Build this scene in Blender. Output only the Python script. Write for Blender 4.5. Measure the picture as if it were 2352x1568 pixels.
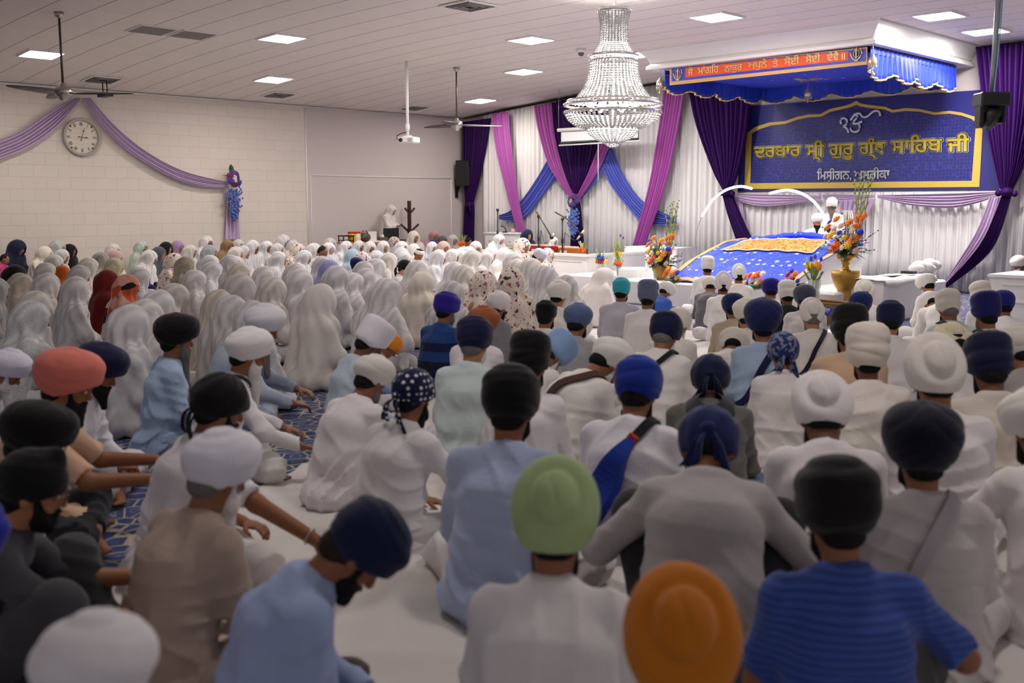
import bpy, bmesh, math, random
import numpy as np
from mathutils import Vector, Matrix
sc = bpy.context.scene
for o in list(bpy.data.objects): bpy.data.objects.remove(o)
COL = sc.collection
R = math.radians
# ---------------------------------------------------------------- camera
F, YH, EYE = 2350.0, 470.0, 1.68            # focal length in pixels of the 2352 wide frame, horizon row, eye height
TH = math.atan((784 - YH) / F)
cam = bpy.data.cameras.new('camera'); camo = bpy.data.objects.new('camera', cam); COL.objects.link(camo)
camo.location = (0, 0, EYE); camo.rotation_euler = (math.pi / 2 - TH, 0, 0)
cam.sensor_width = 36; cam.lens = 36 * F / 2352; cam.clip_end = 200
cam.dof.use_dof = True; cam.dof.focus_distance = 16.0; cam.dof.aperture_fstop = 2.2
sc.camera = camo
# ---------------------------------------------------------------- light and exposure
sc.view_settings.view_transform = 'Standard'; sc.view_settings.look = 'None'
sc.view_settings.gamma = 1; sc.view_settings.use_curve_mapping = False
sc.view_settings.exposure = 0.12
PANEL = 135.0                                 # emission of the ceiling light panels
wd = bpy.data.worlds.new('world'); sc.world = wd; wd.use_nodes = True
wd.node_tree.nodes['Background'].inputs[0].default_value = (.86, .80, .82, 1)
wd.node_tree.nodes['Background'].inputs[1].default_value = 0.46
try:
    cy = sc.cycles
    cy.max_bounces = 6; cy.diffuse_bounces = 3; cy.glossy_bounces = 3; cy.transmission_bounces = 4; cy.transparent_max_bounces = 10
    cy.sample_clamp_indirect = 4; cy.caustics_reflective = False; cy.caustics_refractive = False
    cy.use_denoising = True; cy.use_adaptive_sampling = True; cy.adaptive_threshold = .02
except Exception: pass

# ---------------------------------------------------------------- plan of the hall
def ray(x, y):
    u = (x - 1176) / F; v = (784 - y) / F
    return np.array([u, math.cos(TH) + v * math.sin(TH), v * math.cos(TH) - math.sin(TH)])
def at_z(x, y, z):                            # where the line of sight through a pixel meets a height
    r = ray(x, y); t = (z - EYE) / r[2]; return r * t + np.array([0, 0, EYE])
AV = np.array([.711, .703, 0]); BV = np.array([.703, -.711, 0]); UP = np.array([0, 0, 1.])
CW = at_z(1065, 272, EYE + 2.45); CORNER = np.array([CW[0], CW[1], 0])
def at_stage(x, y, d=0):                      # d metres in front of the stage wall
    r = ray(x, y); n = -AV; p0 = CORNER + n * d
    t = (p0 - [0, 0, EYE]).dot(n) / r.dot(n); return r * t + np.array([0, 0, EYE])
def at_clock(x, y, d=0):
    r = ray(x, y); n = BV; p0 = CORNER + n * d
    t = (p0 - [0, 0, EYE]).dot(n) / r.dot(n); return r * t + np.array([0, 0, EYE])
def at_dist(x, y, Y):
    r = ray(x, y); return r * (Y / r[1]) + np.array([0, 0, EYE])
def ceil_z(p):
    s = max(0., (np.array([p[0], p[1], 0]) - CORNER).dot(BV)); S = 10.
    return EYE + 2.45 + (.096 * s - .0048 * s * s if s < S else .48)
def at_ceil(x, y):
    z = EYE + 2.7
    for _ in range(60): p = at_z(x, y, z); z = .5 * z + .5 * ceil_z(p)
    p = at_z(x, y, z); p[2] = ceil_z(p); return p
def st(s, n, z=0): return CORNER + BV * s - AV * n + UP * z       # along the stage wall, out from it, up

# ---------------------------------------------------------------- materials
def lin(c):
    if isinstance(c, str):
        c = c.lstrip('#'); c = [int(c[i:i + 2], 16) / 255 for i in (0, 2, 4)]
        c = [x / 12.92 if x <= .04045 else ((x + .055) / 1.055) ** 2.4 for x in c]
    return (c[0], c[1], c[2], 1)
MATS = {}
def mat(name, color='#cccccc', rough=.7, metal=0., emit=None, es=1., trans=0., alpha=1., bump=None, fn=None, spec=None, sheen=0.):
    if name in MATS: return MATS[name]
    m = bpy.data.materials.new(name); m.use_nodes = True; nt = m.node_tree; b = nt.nodes['Principled BSDF']
    b.inputs['Base Color'].default_value = lin(color); b.inputs['Roughness'].default_value = rough; b.inputs['Metallic'].default_value = metal
    if emit: b.inputs['Emission Color'].default_value = lin(emit); b.inputs['Emission Strength'].default_value = es
    if trans: b.inputs['Transmission Weight'].default_value = trans
    if alpha < 1: b.inputs['Alpha'].default_value = alpha
    if spec is not None: b.inputs['Specular IOR Level'].default_value = spec
    if sheen: b.inputs['Sheen Weight'].default_value = sheen
    if bump:
        n = nt.nodes.new('ShaderNodeTexNoise'); n.inputs['Scale'].default_value = bump[0]; n.inputs['Detail'].default_value = 3
        tc = nt.nodes.new('ShaderNodeTexCoord'); nt.links.new(tc.outputs['Object'], n.inputs['Vector'])
        bp = nt.nodes.new('ShaderNodeBump'); bp.inputs['Strength'].default_value = bump[1]; bp.inputs['Distance'].default_value = .02
        nt.links.new(n.outputs['Fac'], bp.inputs['Height']); nt.links.new(bp.outputs['Normal'], b.inputs['Normal'])
    if fn: fn(nt, b)
    MATS[name] = m; return m
def nd(nt, t, **k):
    n = nt.nodes.new(t)
    for a, v in k.items():
        if a.startswith('i_'):
            key = a[2:]; n.inputs[int(key) if key.isdigit() else key.replace('_', ' ')].default_value = v
        else: setattr(n, a, v)
    return n
def ramp(nt, fac, stops, const=False):
    r = nt.nodes.new('ShaderNodeValToRGB'); e = r.color_ramp.elements
    if const: r.color_ramp.interpolation = 'CONSTANT'
    while len(e) < len(stops): e.new(.5)
    for i, (p, c) in enumerate(stops): e[i].position = p; e[i].color = lin(c)
    nt.links.new(fac, r.inputs[0]); return r.outputs[0]
def cloth_fn(kind):
    def fn(nt, b):
        oi = nd(nt, 'ShaderNodeObjectInfo'); tc = nd(nt, 'ShaderNodeTexCoord'); col = oi.outputs['Color']; L = nt.links
        def mix(f, a, c, bt='MIX'):
            m = nd(nt, 'ShaderNodeMix', data_type='RGBA', blend_type=bt)
            for s, v in ((m.inputs[0], f), (m.inputs[6], a), (m.inputs[7], c)):
                if hasattr(v, 'links'): L.new(v, s)
                else: s.default_value = v if isinstance(v, (int, float)) else lin(v)
            return m.outputs[2]
        def vor(scale, loc=(0, 0, 0), wob=0.):
            mp = nd(nt, 'ShaderNodeMapping'); mp.inputs['Location'].default_value = loc; nz = nd(nt, 'ShaderNodeTexNoise'); nz.inputs['Scale'].default_value = scale * 1.1; nz.inputs['Detail'].default_value = 1; L.new(tc.outputs['Object'], nz.inputs['Vector'])
            vm = nd(nt, 'ShaderNodeVectorMath', operation='MULTIPLY_ADD'); vm.inputs[1].default_value = (wob, wob, wob); L.new(nz.outputs['Color'], vm.inputs[0]); L.new(tc.outputs['Object'], vm.inputs[2]); L.new(vm.outputs[0], mp.inputs['Vector'])
            v = nd(nt, 'ShaderNodeTexVoronoi'); v.inputs['Scale'].default_value = scale; L.new(mp.outputs[0], v.inputs['Vector']); return v
        def step(v, lo, hi):
            m = nd(nt, 'ShaderNodeMapRange'); m.inputs[1].default_value = lo; m.inputs[2].default_value = hi; L.new(v, m.inputs[0]); return m.outputs[0]
        if kind == 'floral':
            a, c = vor(15, wob=.11), vor(30, (3, 1, 2), .07)
            base = mix(step(a.outputs['Distance'], .36, .30), col, ramp(nt, nd_sep(nt, a.outputs['Color']), [(0, '#7a2a52'), (.4, '#a86a8c'), (.6, '#c7835c'), (.8, '#3a2a3e')], True))
            base = mix(step(c.outputs['Distance'], .25, .2), base, '#4a4648'); col = base
        elif kind == 'stripe':
            w = nd(nt, 'ShaderNodeSeparateXYZ'); L.new(tc.outputs['Object'], w.inputs[0])
            s = nd(nt, 'ShaderNodeMath', operation='MULTIPLY'); s.inputs[1].default_value = 44.; L.new(w.outputs[2], s.inputs[0])
            f = nd(nt, 'ShaderNodeMath', operation='FRACT'); L.new(s.outputs[0], f.inputs[0])
            col = mix(step(f.outputs[0], .45, .6), col, mix(.38, col, '#101a4e'))
        elif kind == 'block':
            w = nd(nt, 'ShaderNodeSeparateXYZ'); L.new(tc.outputs['Object'], w.inputs[0])
            col = ramp(nt, w.outputs[2], [(0, '#0e1838'), (.26, '#0c1430'), (.33, '#1c3c78'), (.42, '#101c44'), (.50, '#1d417f'), (.6, '#234a86')], True)
        elif kind == 'dots':
            v = vor(34); v.inputs['Randomness'].default_value = .15; col = mix(step(v.outputs['Distance'], .34, .28), col, '#dcdce4')
        elif kind == 'paisley':
            v = vor(40); n = nd(nt, 'ShaderNodeTexNoise'); n.inputs['Scale'].default_value = 30; L.new(tc.outputs['Object'], n.inputs['Vector'])
            col = mix(step(n.outputs['Fac'], .52, .57), col, mix(.5, col, '#aab0c4'))
        elif kind == 'geo':
            v = vor(4.6, (.37, .2, .15)); v.feature = 'F1'
            col = ramp(nt, nd_sep(nt, v.outputs['Color']), [(0, '#e2d8ce'), (.22, '#c4542a'), (.45, '#d6a090'), (.66, '#c98a70'), (.74, '#e6ddd4'), (.93, '#1c1a26')], True)
        elif kind == 'lace':
            n = nd(nt, 'ShaderNodeTexVoronoi'); n.inputs['Scale'].default_value = 45; L.new(tc.outputs['Object'], n.inputs['Vector'])
            col = mix(step(n.outputs['Distance'], .2, .5), col, mix(.3, col, '#a8a2a2'))
        n = nd(nt, 'ShaderNodeTexNoise'); n.inputs['Scale'].default_value = 9; n.inputs['Detail'].default_value = 5; L.new(tc.outputs['Object'], n.inputs['Vector'])
        L.new(mix(step(n.outputs['Fac'], .3, .75), mix(.09, col, '#000000'), col), b.inputs['Base Color'])
        n2 = nd(nt, 'ShaderNodeTexNoise'); n2.inputs['Scale'].default_value = 14; n2.inputs['Detail'].default_value = 4; n2.inputs['Distortion'].default_value = 1.2; L.new(tc.outputs['Object'], n2.inputs['Vector'])
        bp = nd(nt, 'ShaderNodeBump'); bp.inputs['Strength'].default_value = .3; bp.inputs['Distance'].default_value = .012
        L.new(n2.outputs['Fac'], bp.inputs['Height']); L.new(bp.outputs[0], b.inputs['Normal'])
        if kind in ('sheer', 'lace'):
            # thin muslin: part of the light passes straight through
            w = nd(nt, 'ShaderNodeTexWave'); w.inputs['Scale'].default_value = 5; w.inputs['Distortion'].default_value = 6; L.new(tc.outputs['Object'], w.inputs['Vector'])
            m = nd(nt, 'ShaderNodeMapRange'); m.inputs[3].default_value = .74; m.inputs[4].default_value = .98; L.new(w.outputs['Fac'], m.inputs[0])
            L.new(m.outputs[0], b.inputs['Alpha'])
    return fn
def nd_sep(nt, c):
    s = nt.nodes.new('ShaderNodeSeparateColor'); nt.links.new(c, s.inputs[0]); return s.outputs[0]
def cloth(kind='plain'): return mat('cloth_' + kind, rough=.85, spec=.2, sheen=.15, fn=cloth_fn(kind))

# ---------------------------------------------------------------- object helpers
def new_mesh(name, V, Fc, m=None, smooth=True):
    me = bpy.data.meshes.new(name)
    me.from_pydata([tuple(map(float, v)) for v in V], [], [tuple(map(int, f)) for f in Fc])
    if smooth: me.polygons.foreach_set('use_smooth', [True] * len(me.polygons))
    if m: me.materials.append(m)
    me.update(); return me
def link(name, me, parent=None, loc=None, rot=None, color=None):
    o = bpy.data.objects.new(name, me); COL.objects.link(o)
    if parent is not None: o.parent = parent
    if loc is not None: o.location = [float(x) for x in loc]
    if rot is not None: o.rotation_euler = rot
    if color: o.color = lin(color)
    return o
def tag(o, label=None, cat=None, group=None, kind=None):
    for k, v in (('label', label), ('category', cat), ('group', group), ('kind', kind)):
        if v: o[k] = v
    return o
def thing(name, label, cat, loc=(0, 0, 0), rz=0, group=None, kind=None):
    o = bpy.data.objects.new(name, None); o.empty_display_size = .1; COL.objects.link(o)
    o.location = [float(x) for x in loc]; o.rotation_euler = (0, 0, rz); return tag(o, label, cat, group, kind)
class MB:                                      # collects shapes into one mesh
    def __init__(s): s.V = []; s.F = []
    def add(s, V, Fc):
        k = len(s.V); s.V += [tuple(v) for v in V]; s.F += [tuple(i + k for i in f) for f in Fc]; return s
    def box(s, c, d, M=None):
        c = np.array(c, float); d = np.array(d, float) / 2
        V = [np.array([x, y, z]) * d for x in (-1, 1) for y in (-1, 1) for z in (-1, 1)]
        if M is not None: V = [np.array(M) @ v for v in V]
        return s.add([v + c for v in V], [(0, 1, 3, 2), (4, 6, 7, 5), (0, 4, 5, 1), (2, 3, 7, 6), (0, 2, 6, 4), (1, 5, 7, 3)])
    def tube(s, pts, r, n=8, cap=True):
        pts = [np.array(p, float) for p in pts]; rr = r if hasattr(r, '__len__') else [r] * len(pts); V = []; Fc = []
        for i, p in enumerate(pts):
            t = pts[min(i + 1, len(pts) - 1)] - pts[max(i - 1, 0)]; t /= np.linalg.norm(t) + 1e-9
            a = np.cross(t, [0, 0, 1.] if abs(t[2]) < .9 else [1., 0, 0]); a /= np.linalg.norm(a); b = np.cross(t, a)
            V += [p + rr[i] * (math.cos(q) * a + math.sin(q) * b) for q in np.linspace(0, 2 * math.pi, n, endpoint=False)]
        for i in range(len(pts) - 1):
            for j in range(n): Fc.append((i * n + j, (i + 1) * n + j, (i + 1) * n + (j + 1) % n, i * n + (j + 1) % n))
        if cap: Fc += [tuple(range(n)), tuple((len(pts) - 1) * n + j for j in reversed(range(n)))]
        return s.add(V, Fc)
    def lathe(s, prof, n=24, c=(0, 0, 0), M=None, fl=None):
        V = []; Fc = []
        for i, (r, z) in enumerate(prof):
            for q in np.linspace(0, 2 * math.pi, n, endpoint=False):
                rr = r * (1 + (fl(q, z) if fl else 0)); V.append(np.array([rr * math.cos(q), rr * math.sin(q), z]))
        if M is not None: V = [np.array(M) @ v for v in V]
        V = [v + np.array(c, float) for v in V]
        for i in range(len(prof) - 1):
            for j in range(n): Fc.append((i * n + j, i * n + (j + 1) % n, (i + 1) * n + (j + 1) % n, (i + 1) * n + j))
        return s.add(V, Fc)
    def ball(s, c, r, nu=10, nv=7, M=None):
        r = np.array([r, r, r] if not hasattr(r, '__len__') else r, float); V = []; Fc = []
        for i in range(nv + 1):
            t = math.pi * i / nv
            for j in range(nu):
                q = 2 * math.pi * j / nu; v = np.array([math.sin(t) * math.cos(q), math.sin(t) * math.sin(q), math.cos(t)]) * r
                V.append((np.array(M) @ v if M is not None else v) + np.array(c, float))
        for i in range(nv):
            for j in range(nu): Fc.append((i * nu + j, (i + 1) * nu + j, (i + 1) * nu + (j + 1) % nu, i * nu + (j + 1) % nu))
        return s.add(V, Fc)
    def sheet(s, fn, nu, nv, thick=None):       # fn(u,v) -> point
        V = [fn(i / nu, j / nv) for i in range(nu + 1) for j in range(nv + 1)]
        return s.add(V, [(i * (nv + 1) + j, (i + 1) * (nv + 1) + j, (i + 1) * (nv + 1) + j + 1, i * (nv + 1) + j + 1) for i in range(nu) for j in range(nv)])
    def prism(s, poly, f, depth):                 # f maps (x,y,d)
        n = len(poly); return s.add([f(x, y, 0) for x, y in poly] + [f(x, y, depth) for x, y in poly],
            [tuple(range(n)), tuple(range(2 * n - 1, n - 1, -1))] + [(i, i + n, (i + 1) % n + n, (i + 1) % n) for i in range(n)])
    def build(s, name, m, parent=None, smooth=True, color=None, loc=None, rot=None, thick=None):
        o = link(name, new_mesh(name, s.V, s.F, m, smooth), parent, loc, rot, color)
        if thick:
            md = o.modifiers.new('thick', 'SOLIDIFY'); md.thickness = thick; md.offset = 0
        return o
def struct(o): o['kind'] = 'structure'; return o
WB = np.array([BV, -AV, UP]).T                   # columns: along the stage wall, out of it, up
RZB = math.atan2(BV[1], BV[0])                   # z rotation that lays local x along the stage wall
RZC = math.atan2(AV[1], AV[0])                   # local x along the clock wall
rnd = random.Random(7)
# ================================================================ the room
def brick_fn(w, h, mortar, c1, c2, cm, off=.5, bumpd=.004):
    def fn(nt, b):
        tc = nd(nt, 'ShaderNodeTexCoord'); br = nd(nt, 'ShaderNodeTexBrick'); br.offset = off
        for k, v in (('Scale', 1), ('Mortar Size', mortar), ('Mortar Smooth', .3), ('Brick Width', w), ('Row Height', h)): br.inputs[k].default_value = v
        br.inputs['Color1'].default_value = lin(c1); br.inputs['Color2'].default_value = lin(c2); br.inputs['Mortar'].default_value = lin(cm)
        nt.links.new(tc.outputs['Object'], br.inputs['Vector']); nt.links.new(br.outputs['Color'], b.inputs['Base Color'])
        bp = nd(nt, 'ShaderNodeBump', invert=True); bp.inputs['Strength'].default_value = .5; bp.inputs['Distance'].default_value = bumpd
        nt.links.new(br.outputs['Fac'], bp.inputs['Height']); nt.links.new(bp.outputs[0], b.inputs['Normal'])
    return fn
def ceil_fn(nt, b):
    tc = nd(nt, 'ShaderNodeTexCoord'); outs = []
    for w, off, ms, cm in ((400, 0, .010, '#938a85'), (1.22, .5, .006, '#cfc6c0')):
        br = nd(nt, 'ShaderNodeTexBrick'); br.offset = off
        for k, v in (('Scale', 1), ('Mortar Size', ms), ('Mortar Smooth', .3), ('Brick Width', w), ('Row Height', .61)): br.inputs[k].default_value = v
        br.inputs['Color1'].default_value = lin('#f2e9e3'); br.inputs['Color2'].default_value = lin('#efe6e0'); br.inputs['Mortar'].default_value = lin(cm); nt.links.new(tc.outputs['Object'], br.inputs['Vector']); outs.append(br.outputs['Color'])
    m = nd(nt, 'ShaderNodeMix', data_type='RGBA', blend_type='DARKEN'); m.inputs[0].default_value = 1; nt.links.new(outs[0], m.inputs[6]); nt.links.new(outs[1], m.inputs[7]); nt.links.new(m.outputs[2], b.inputs['Base Color'])
M_ceil = mat('ceiling_tile', rough=.9, fn=ceil_fn)
M_cmu = mat('painted_block', rough=.6, fn=brick_fn(.5, .25, .007, '#ddd2c8', '#dacfc5', '#cfc4ba'))
M_wall = mat('painted_wall', '#ccc1bf', rough=.65)
M_white = mat('white_paint', '#f1eeec', rough=.5)
M_black = mat('black_plastic', '#141416', rough=.45)
M_dark = mat('dark_metal', '#2a2728', rough=.4, metal=.6)
M_steel = mat('brushed_steel', '#b9b4ac', rough=.3, metal=.9)
M_brass = mat('brass', '#b98d3e', rough=.28, metal=.9)
M_gold = mat('gold_paint', '#b08a3c', rough=.42, metal=.45)
M_lamp = mat('lamp_panel', '#ffffff', emit='#fffaf6', es=PANEL)
M_lamp2 = mat('fill_panel_dim', '#ffffff', emit='#fff6f0', es=PANEL * .3)  # for the unseen fill panels added over the foreground
M_lamp3 = mat('lamp_panel_lowered', '#ffffff', emit='#fff6ec', es=PANEL * .5)  # same panels, output lowered to keep the clock wall side dimmer
M_glow = mat('white_tube', '#ffffff', emit='#ffffff', es=2.2)
M_sheet = mat('floor_cotton', '#d8d2ce', rough=.9, bump=(3, .5))
M_linen = mat('white_linen', '#e6e3e2', rough=.9, bump=(3, .5))
def carpet_fn(nt, b):
    tc = nd(nt, 'ShaderNodeTexCoord'); v = nd(nt, 'ShaderNodeTexVoronoi'); v.feature = 'DISTANCE_TO_EDGE'; v.inputs['Scale'].default_value = 7.5
    w = nd(nt, 'ShaderNodeTexNoise'); w.inputs['Scale'].default_value = 5; w.inputs['Detail'].default_value = 2
    nt.links.new(tc.outputs['Object'], v.inputs['Vector']); nt.links.new(tc.outputs['Object'], w.inputs['Vector'])
    m = nd(nt, 'ShaderNodeMath', operation='MULTIPLY'); nt.links.new(v.outputs['Distance'], m.inputs[0]); nt.links.new(w.outputs['Fac'], m.inputs[1])
    nt.links.new(ramp(nt, m.outputs[0], [(0, '#b9ac94'), (.018, '#a89d8c'), (.03, '#31406f'), (.16, '#3c4c7e'), (.19, '#8f8a86'), (.21, '#384876')]), b.inputs['Base Color'])
M_carpet = mat('patterned_carpet', rough=.95, fn=carpet_fn)
CR = (0, 0, RZB)
def strip(name, s0, s1, n0, n1, f, m, ns, nn):
    b = MB(); b.sheet(lambda u, v: (s0 + (s1 - s0) * u, -(n0 + (n1 - n0) * v), f(s0 + (s1 - s0) * u, n0 + (n1 - n0) * v)), ns, nn)
    return struct(b.build(name, m, loc=CORNER, rot=CR))
strip('floor', -.3, 27, -.3, 27, lambda s, n: 0, M_carpet, 1, 1)
strip('ceiling', -.3, 27, -.3, 27, lambda s, n: ceil_z(st(s, n)), M_ceil, 54, 1)
b = MB(); b.box((13, .1, 2.5), (27, .2, 5)); struct(b.build('wall_stage', M_wall, loc=CORNER, rot=CR, smooth=False))
# the wall with the clock: painted block, then a plastered stretch next to the stage
def clock_wall(name, n0, n1, m, z0=0, z1=4.3):
    b = MB(); b.sheet(lambda u, v: (-(n0 + (n1 - n0) * u), z0 + (z1 - z0) * v, 0), 1, 1)
    o = b.build(name, m, smooth=False); M = Matrix((AV, UP, BV)).transposed().to_4x4(); M.translation = CORNER; o.matrix_world = M; return struct(o)
clock_wall('wall_left', 5.35, 27, M_cmu); clock_wall('wall_left_plaster', -.2, 5.35, M_wall)
def cl(n, z, d=0): return CORNER - AV * n + BV * d + UP * z
b = MB(); b.tube([cl(5.35, 0, .01), cl(5.35, 4.2, .01)], .02, 6); struct(b.build('trim_1', M_white))
p, q = at_clock(713, 402, .01), at_clock(1036, 410, .01)
b = MB(); b.tube([p, q], .015, 6); b.tube([p, p - UP * (p[2])], .012, 6); b.tube([q, q - UP * q[2]], .012, 6); struct(b.build('trim_2', M_white))
b = MB(); b.tube([st(.1, .06, 4.13)] + [st(s, .06, ceil_z(st(s, .06)) - .03) for s in np.arange(.5, 16, .5)], .025, 6); struct(b.build('trim_3', mat('curtain_track', '#3b3637', rough=.5)))
b = MB(); b.tube([cl(n, 4.11, .02) for n in (0, 27)], .02, 6); struct(b.build('trim_4', M_white))

# ceiling lights
LIGHTS = [(95, 123, 'above the long-rod fan near the clock'), (648, 86, 'between the grey return grille and the chandelier'), (628, 181, 'above the seated women, over the block wall'),
          (1220, 90, 'beside the chandelier stem, nearer row'), (1203, 163, 'beside the chandelier, behind the nearer one'), (1103, 230, 'over the coat stand corner, farthest of all'),
          (1645, 37, 'in front of the canopy soffit'), (2157, 34, 'right of the soffit corner, larger looking'), (2264, 70, 'crossed by the hanging spotlight pole'), (1462, 124, 'half hidden behind the chandelier')]
def panel(p, label, ml=None):
    t = thing('ceiling_light', label, 'ceiling light', p, RZB, 'square ceiling light panels')
    tilt = 0.
    fr = MB()
    for c, d in (((0, .31, -.012), (.66, .04, .03)), ((0, -.31, -.012), (.66, .04, .03)), ((.31, 0, -.012), (.04, .58, .03)), ((-.31, 0, -.012), (.04, .58, .03))): fr.box(c, d)
    fr.build('frame', M_white, t, False)
    df = MB(); df.box((0, 0, -.012), (.58, .58, .016)); df.build('diffuser', ml or M_lamp, t, False)
    e = .3; s = (np.array(p) - CORNER).dot(BV)
    if s < 10: t.rotation_euler = Matrix.Rotation(RZB, 3, 'Z') @ Matrix.Rotation(-math.atan(.096 - .0096 * s), 3, 'Y') and (Matrix.Rotation(RZB, 3, 'Z') @ Matrix.Rotation(-math.atan(.096 - .0096 * s), 3, 'Y')).to_euler()
    return t
for x, y, w in LIGHTS: panel(at_ceil(x, y) - UP * .004, 'lit square ceiling panel ' + w, M_lamp3 if x < 700 or x == 1103 else M_lamp)
# dim fill panels added out of view overhead to brighten the foreground
for s, n in ((17, 9.6), (12.8, 12.6), (20.5, 15.5), (17, 17)): panel(st(s, n, ceil_z(st(s, n)) - .004), 'added unseen ceiling fill panel brightening the foreground', M_lamp2)
# vents
def vent(x, y, w):
    p = at_ceil(x, y) - UP * .004; s = (p - CORNER).dot(BV)
    t = thing('ceiling_vent', 'square louvred ceiling air vent ' + w, 'vent', p, RZB, 'square ceiling vents')
    t.rotation_euler = (Matrix.Rotation(RZB, 3, 'Z') @ Matrix.Rotation(-math.atan(max(0, .096 - .0096 * s)), 3, 'Y')).to_euler()
    k = MB(); k.box((0, 0, -.004), (.56, .56, .008)); k.build('backing', M_black, t, False)
    f = MB(); l = MB()
    for i, e in enumerate((.31, .235, .165, .095)):
        g = f if i == 0 else l
        for sx, sy in ((1, 0), (-1, 0), (0, 1), (0, -1)):
            g.box((sx * e, sy * e, -.012 - .012 * (i > 0)), (.05 if sx else 2 * e, .05 if sy else 2 * e, .02) if i == 0 else (.022 if sx else 2 * e, .022 if sy else 2 * e, .016))
    f.build('frame', M_white, t, False); l.build('louvre', mat('vent_grey', '#8f8884', rough=.5), t, False)
for x, y, w in ((235, 182, 'above the black bracket device near the clock'), (641, 217, 'between the block wall and the second lit panel'), (952, 247, 'behind the white projector rod'), (1077, 12, 'at the top of the picture left of the chandelier')): vent(x, y, w)
for x, y, w in ((348, 68, 'farther from the lit panel'), (442, 79, 'nearer to the lit panel')):
    p = at_ceil(x, y); t = thing('return_grille', 'flat grey perforated ceiling grille, the one ' + w, 'grille', p - UP * .006, RZB, 'grey return air grilles')
    s = (p - CORNER).dot(BV); t.rotation_euler = (Matrix.Rotation(RZB, 3, 'Z') @ Matrix.Rotation(-math.atan(max(0, .096 - .0096 * s)), 3, 'Y')).to_euler()
    g = MB(); g.box((0, 0, -.004), (.6, .6, .012)); g.build('grille_panel', mat('grille_grey', '#7d7674', rough=.7), t, False)
    g = MB(); [g.box(c, d) for c, d in (((0, .31, -.006), (.64, .02, .02)), ((0, -.31, -.006), (.64, .02, .02)), ((.31, 0, -.006), (.02, .6, .02)), ((-.31, 0, -.006), (.02, .6, .02)))]; g.build('frame', M_white, t, False)
# fans
def fan(x0, y0, x1, y1, label, ang):
    p = at_ceil(x0, y0); z1 = at_dist(x1, y1, p[1])[2]; L = p[2] - z1
    t = thing('ceiling_fan', label, 'fan', p - UP * L, 0, 'long-rod ceiling fans')
    m = MB(); m.tube([(0, 0, .1), (0, 0, L - .02)], .018, 10); m.build('rod', mat('bronze', '#5f5650', rough=.4, metal=.7), t)
    m = MB(); m.lathe([(.001, L), (.07, L), (.06, L - .06), (.02, L - .09), (.001, L - .09)], 16); m.build('ceiling_cap', M_steel, t)
    m = MB(); m.lathe([(.001, .16), (.035, .15), (.05, .1), (.11, .08), (.13, .03), (.12, -.03), (.07, -.06), (.06, -.1), (.001, -.12)], 20); m.build('motor', M_steel, t)
    for k in range(3):
        a = ang + k * 2 * math.pi / 3; c, s = math.cos(a), math.sin(a); m = MB()
        prof = [(.1, .05), (.2, .1), (.4, .095), (.7, .07), (.95, .035), (1.02, .01)]
        V = []; Fc = []
        for r, w in prof:
            for dy, dz in ((-w, -.25 * w), (w, .25 * w), (w, .25 * w + .012), (-w, -.25 * w + .012)): V.append((r * c - dy * s, r * s + dy * c, dz))
        for i in range(len(prof) - 1):
            for j in range(4): Fc.append((4 * i + j, 4 * i + (j + 1) % 4, 4 * i + 4 + (j + 1) % 4, 4 * i + 4 + j))
        Fc += [(3, 2, 1, 0), tuple(4 * (len(prof) - 1) + j for j in range(4))]
        m.add(V, Fc); m.build('blade', mat('fan_blade', '#4b4443', rough=.45), t)
fan(135, 28, 146, 214, 'dark three-blade ceiling fan hanging in front of the clock wall swag', .12)
fan(1048, 155, 1047, 288, 'dark three-blade ceiling fan hanging before the corner by the wall speaker', .3)
# projector
p = at_ceil(934, 140); z1 = at_dist(941, 322, p[1])[2]; t = thing('projector', 'white projector on a long white ceiling rod', 'projector', (p[0], p[1], z1), -.35)
L = p[2] - z1
m = MB(); m.tube([(0, 0, .1), (0, 0, L)], .03, 10); m.tube([(0, 0, .2), (0, 0, .32)], .042, 10); m.build('rod', M_white, t)
m = MB(); m.lathe([(.001, .1), (.09, .09), (.1, .06), (.001, .055)], 12); m.build('mount', M_white, t)
m = MB(); m.box((.03, 0, 0), (.36, .3, .12)); o = m.build('body', M_white, t, False); o.modifiers.new('bevel', 'BEVEL').width = .02
m = MB(); m.tube([(-.08, -.15, 0), (-.08, -.18, 0)], .04, 12); m.build('lens', M_black, t)
m = MB(); [m.box((.12, -.152, -.03 + k * .015), (.1, .004, .006)) for k in range(5)]; m.build('grille', mat('vent_grey'), t, False)
m = MB(); m.tube([(-.15, 0, 0), (-.24, 0, .03), (-.25, 0, .09), (-.14, 0, .14), (-.02, 0, .16)], .01, 6); m.build('cable', M_black, t)
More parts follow.
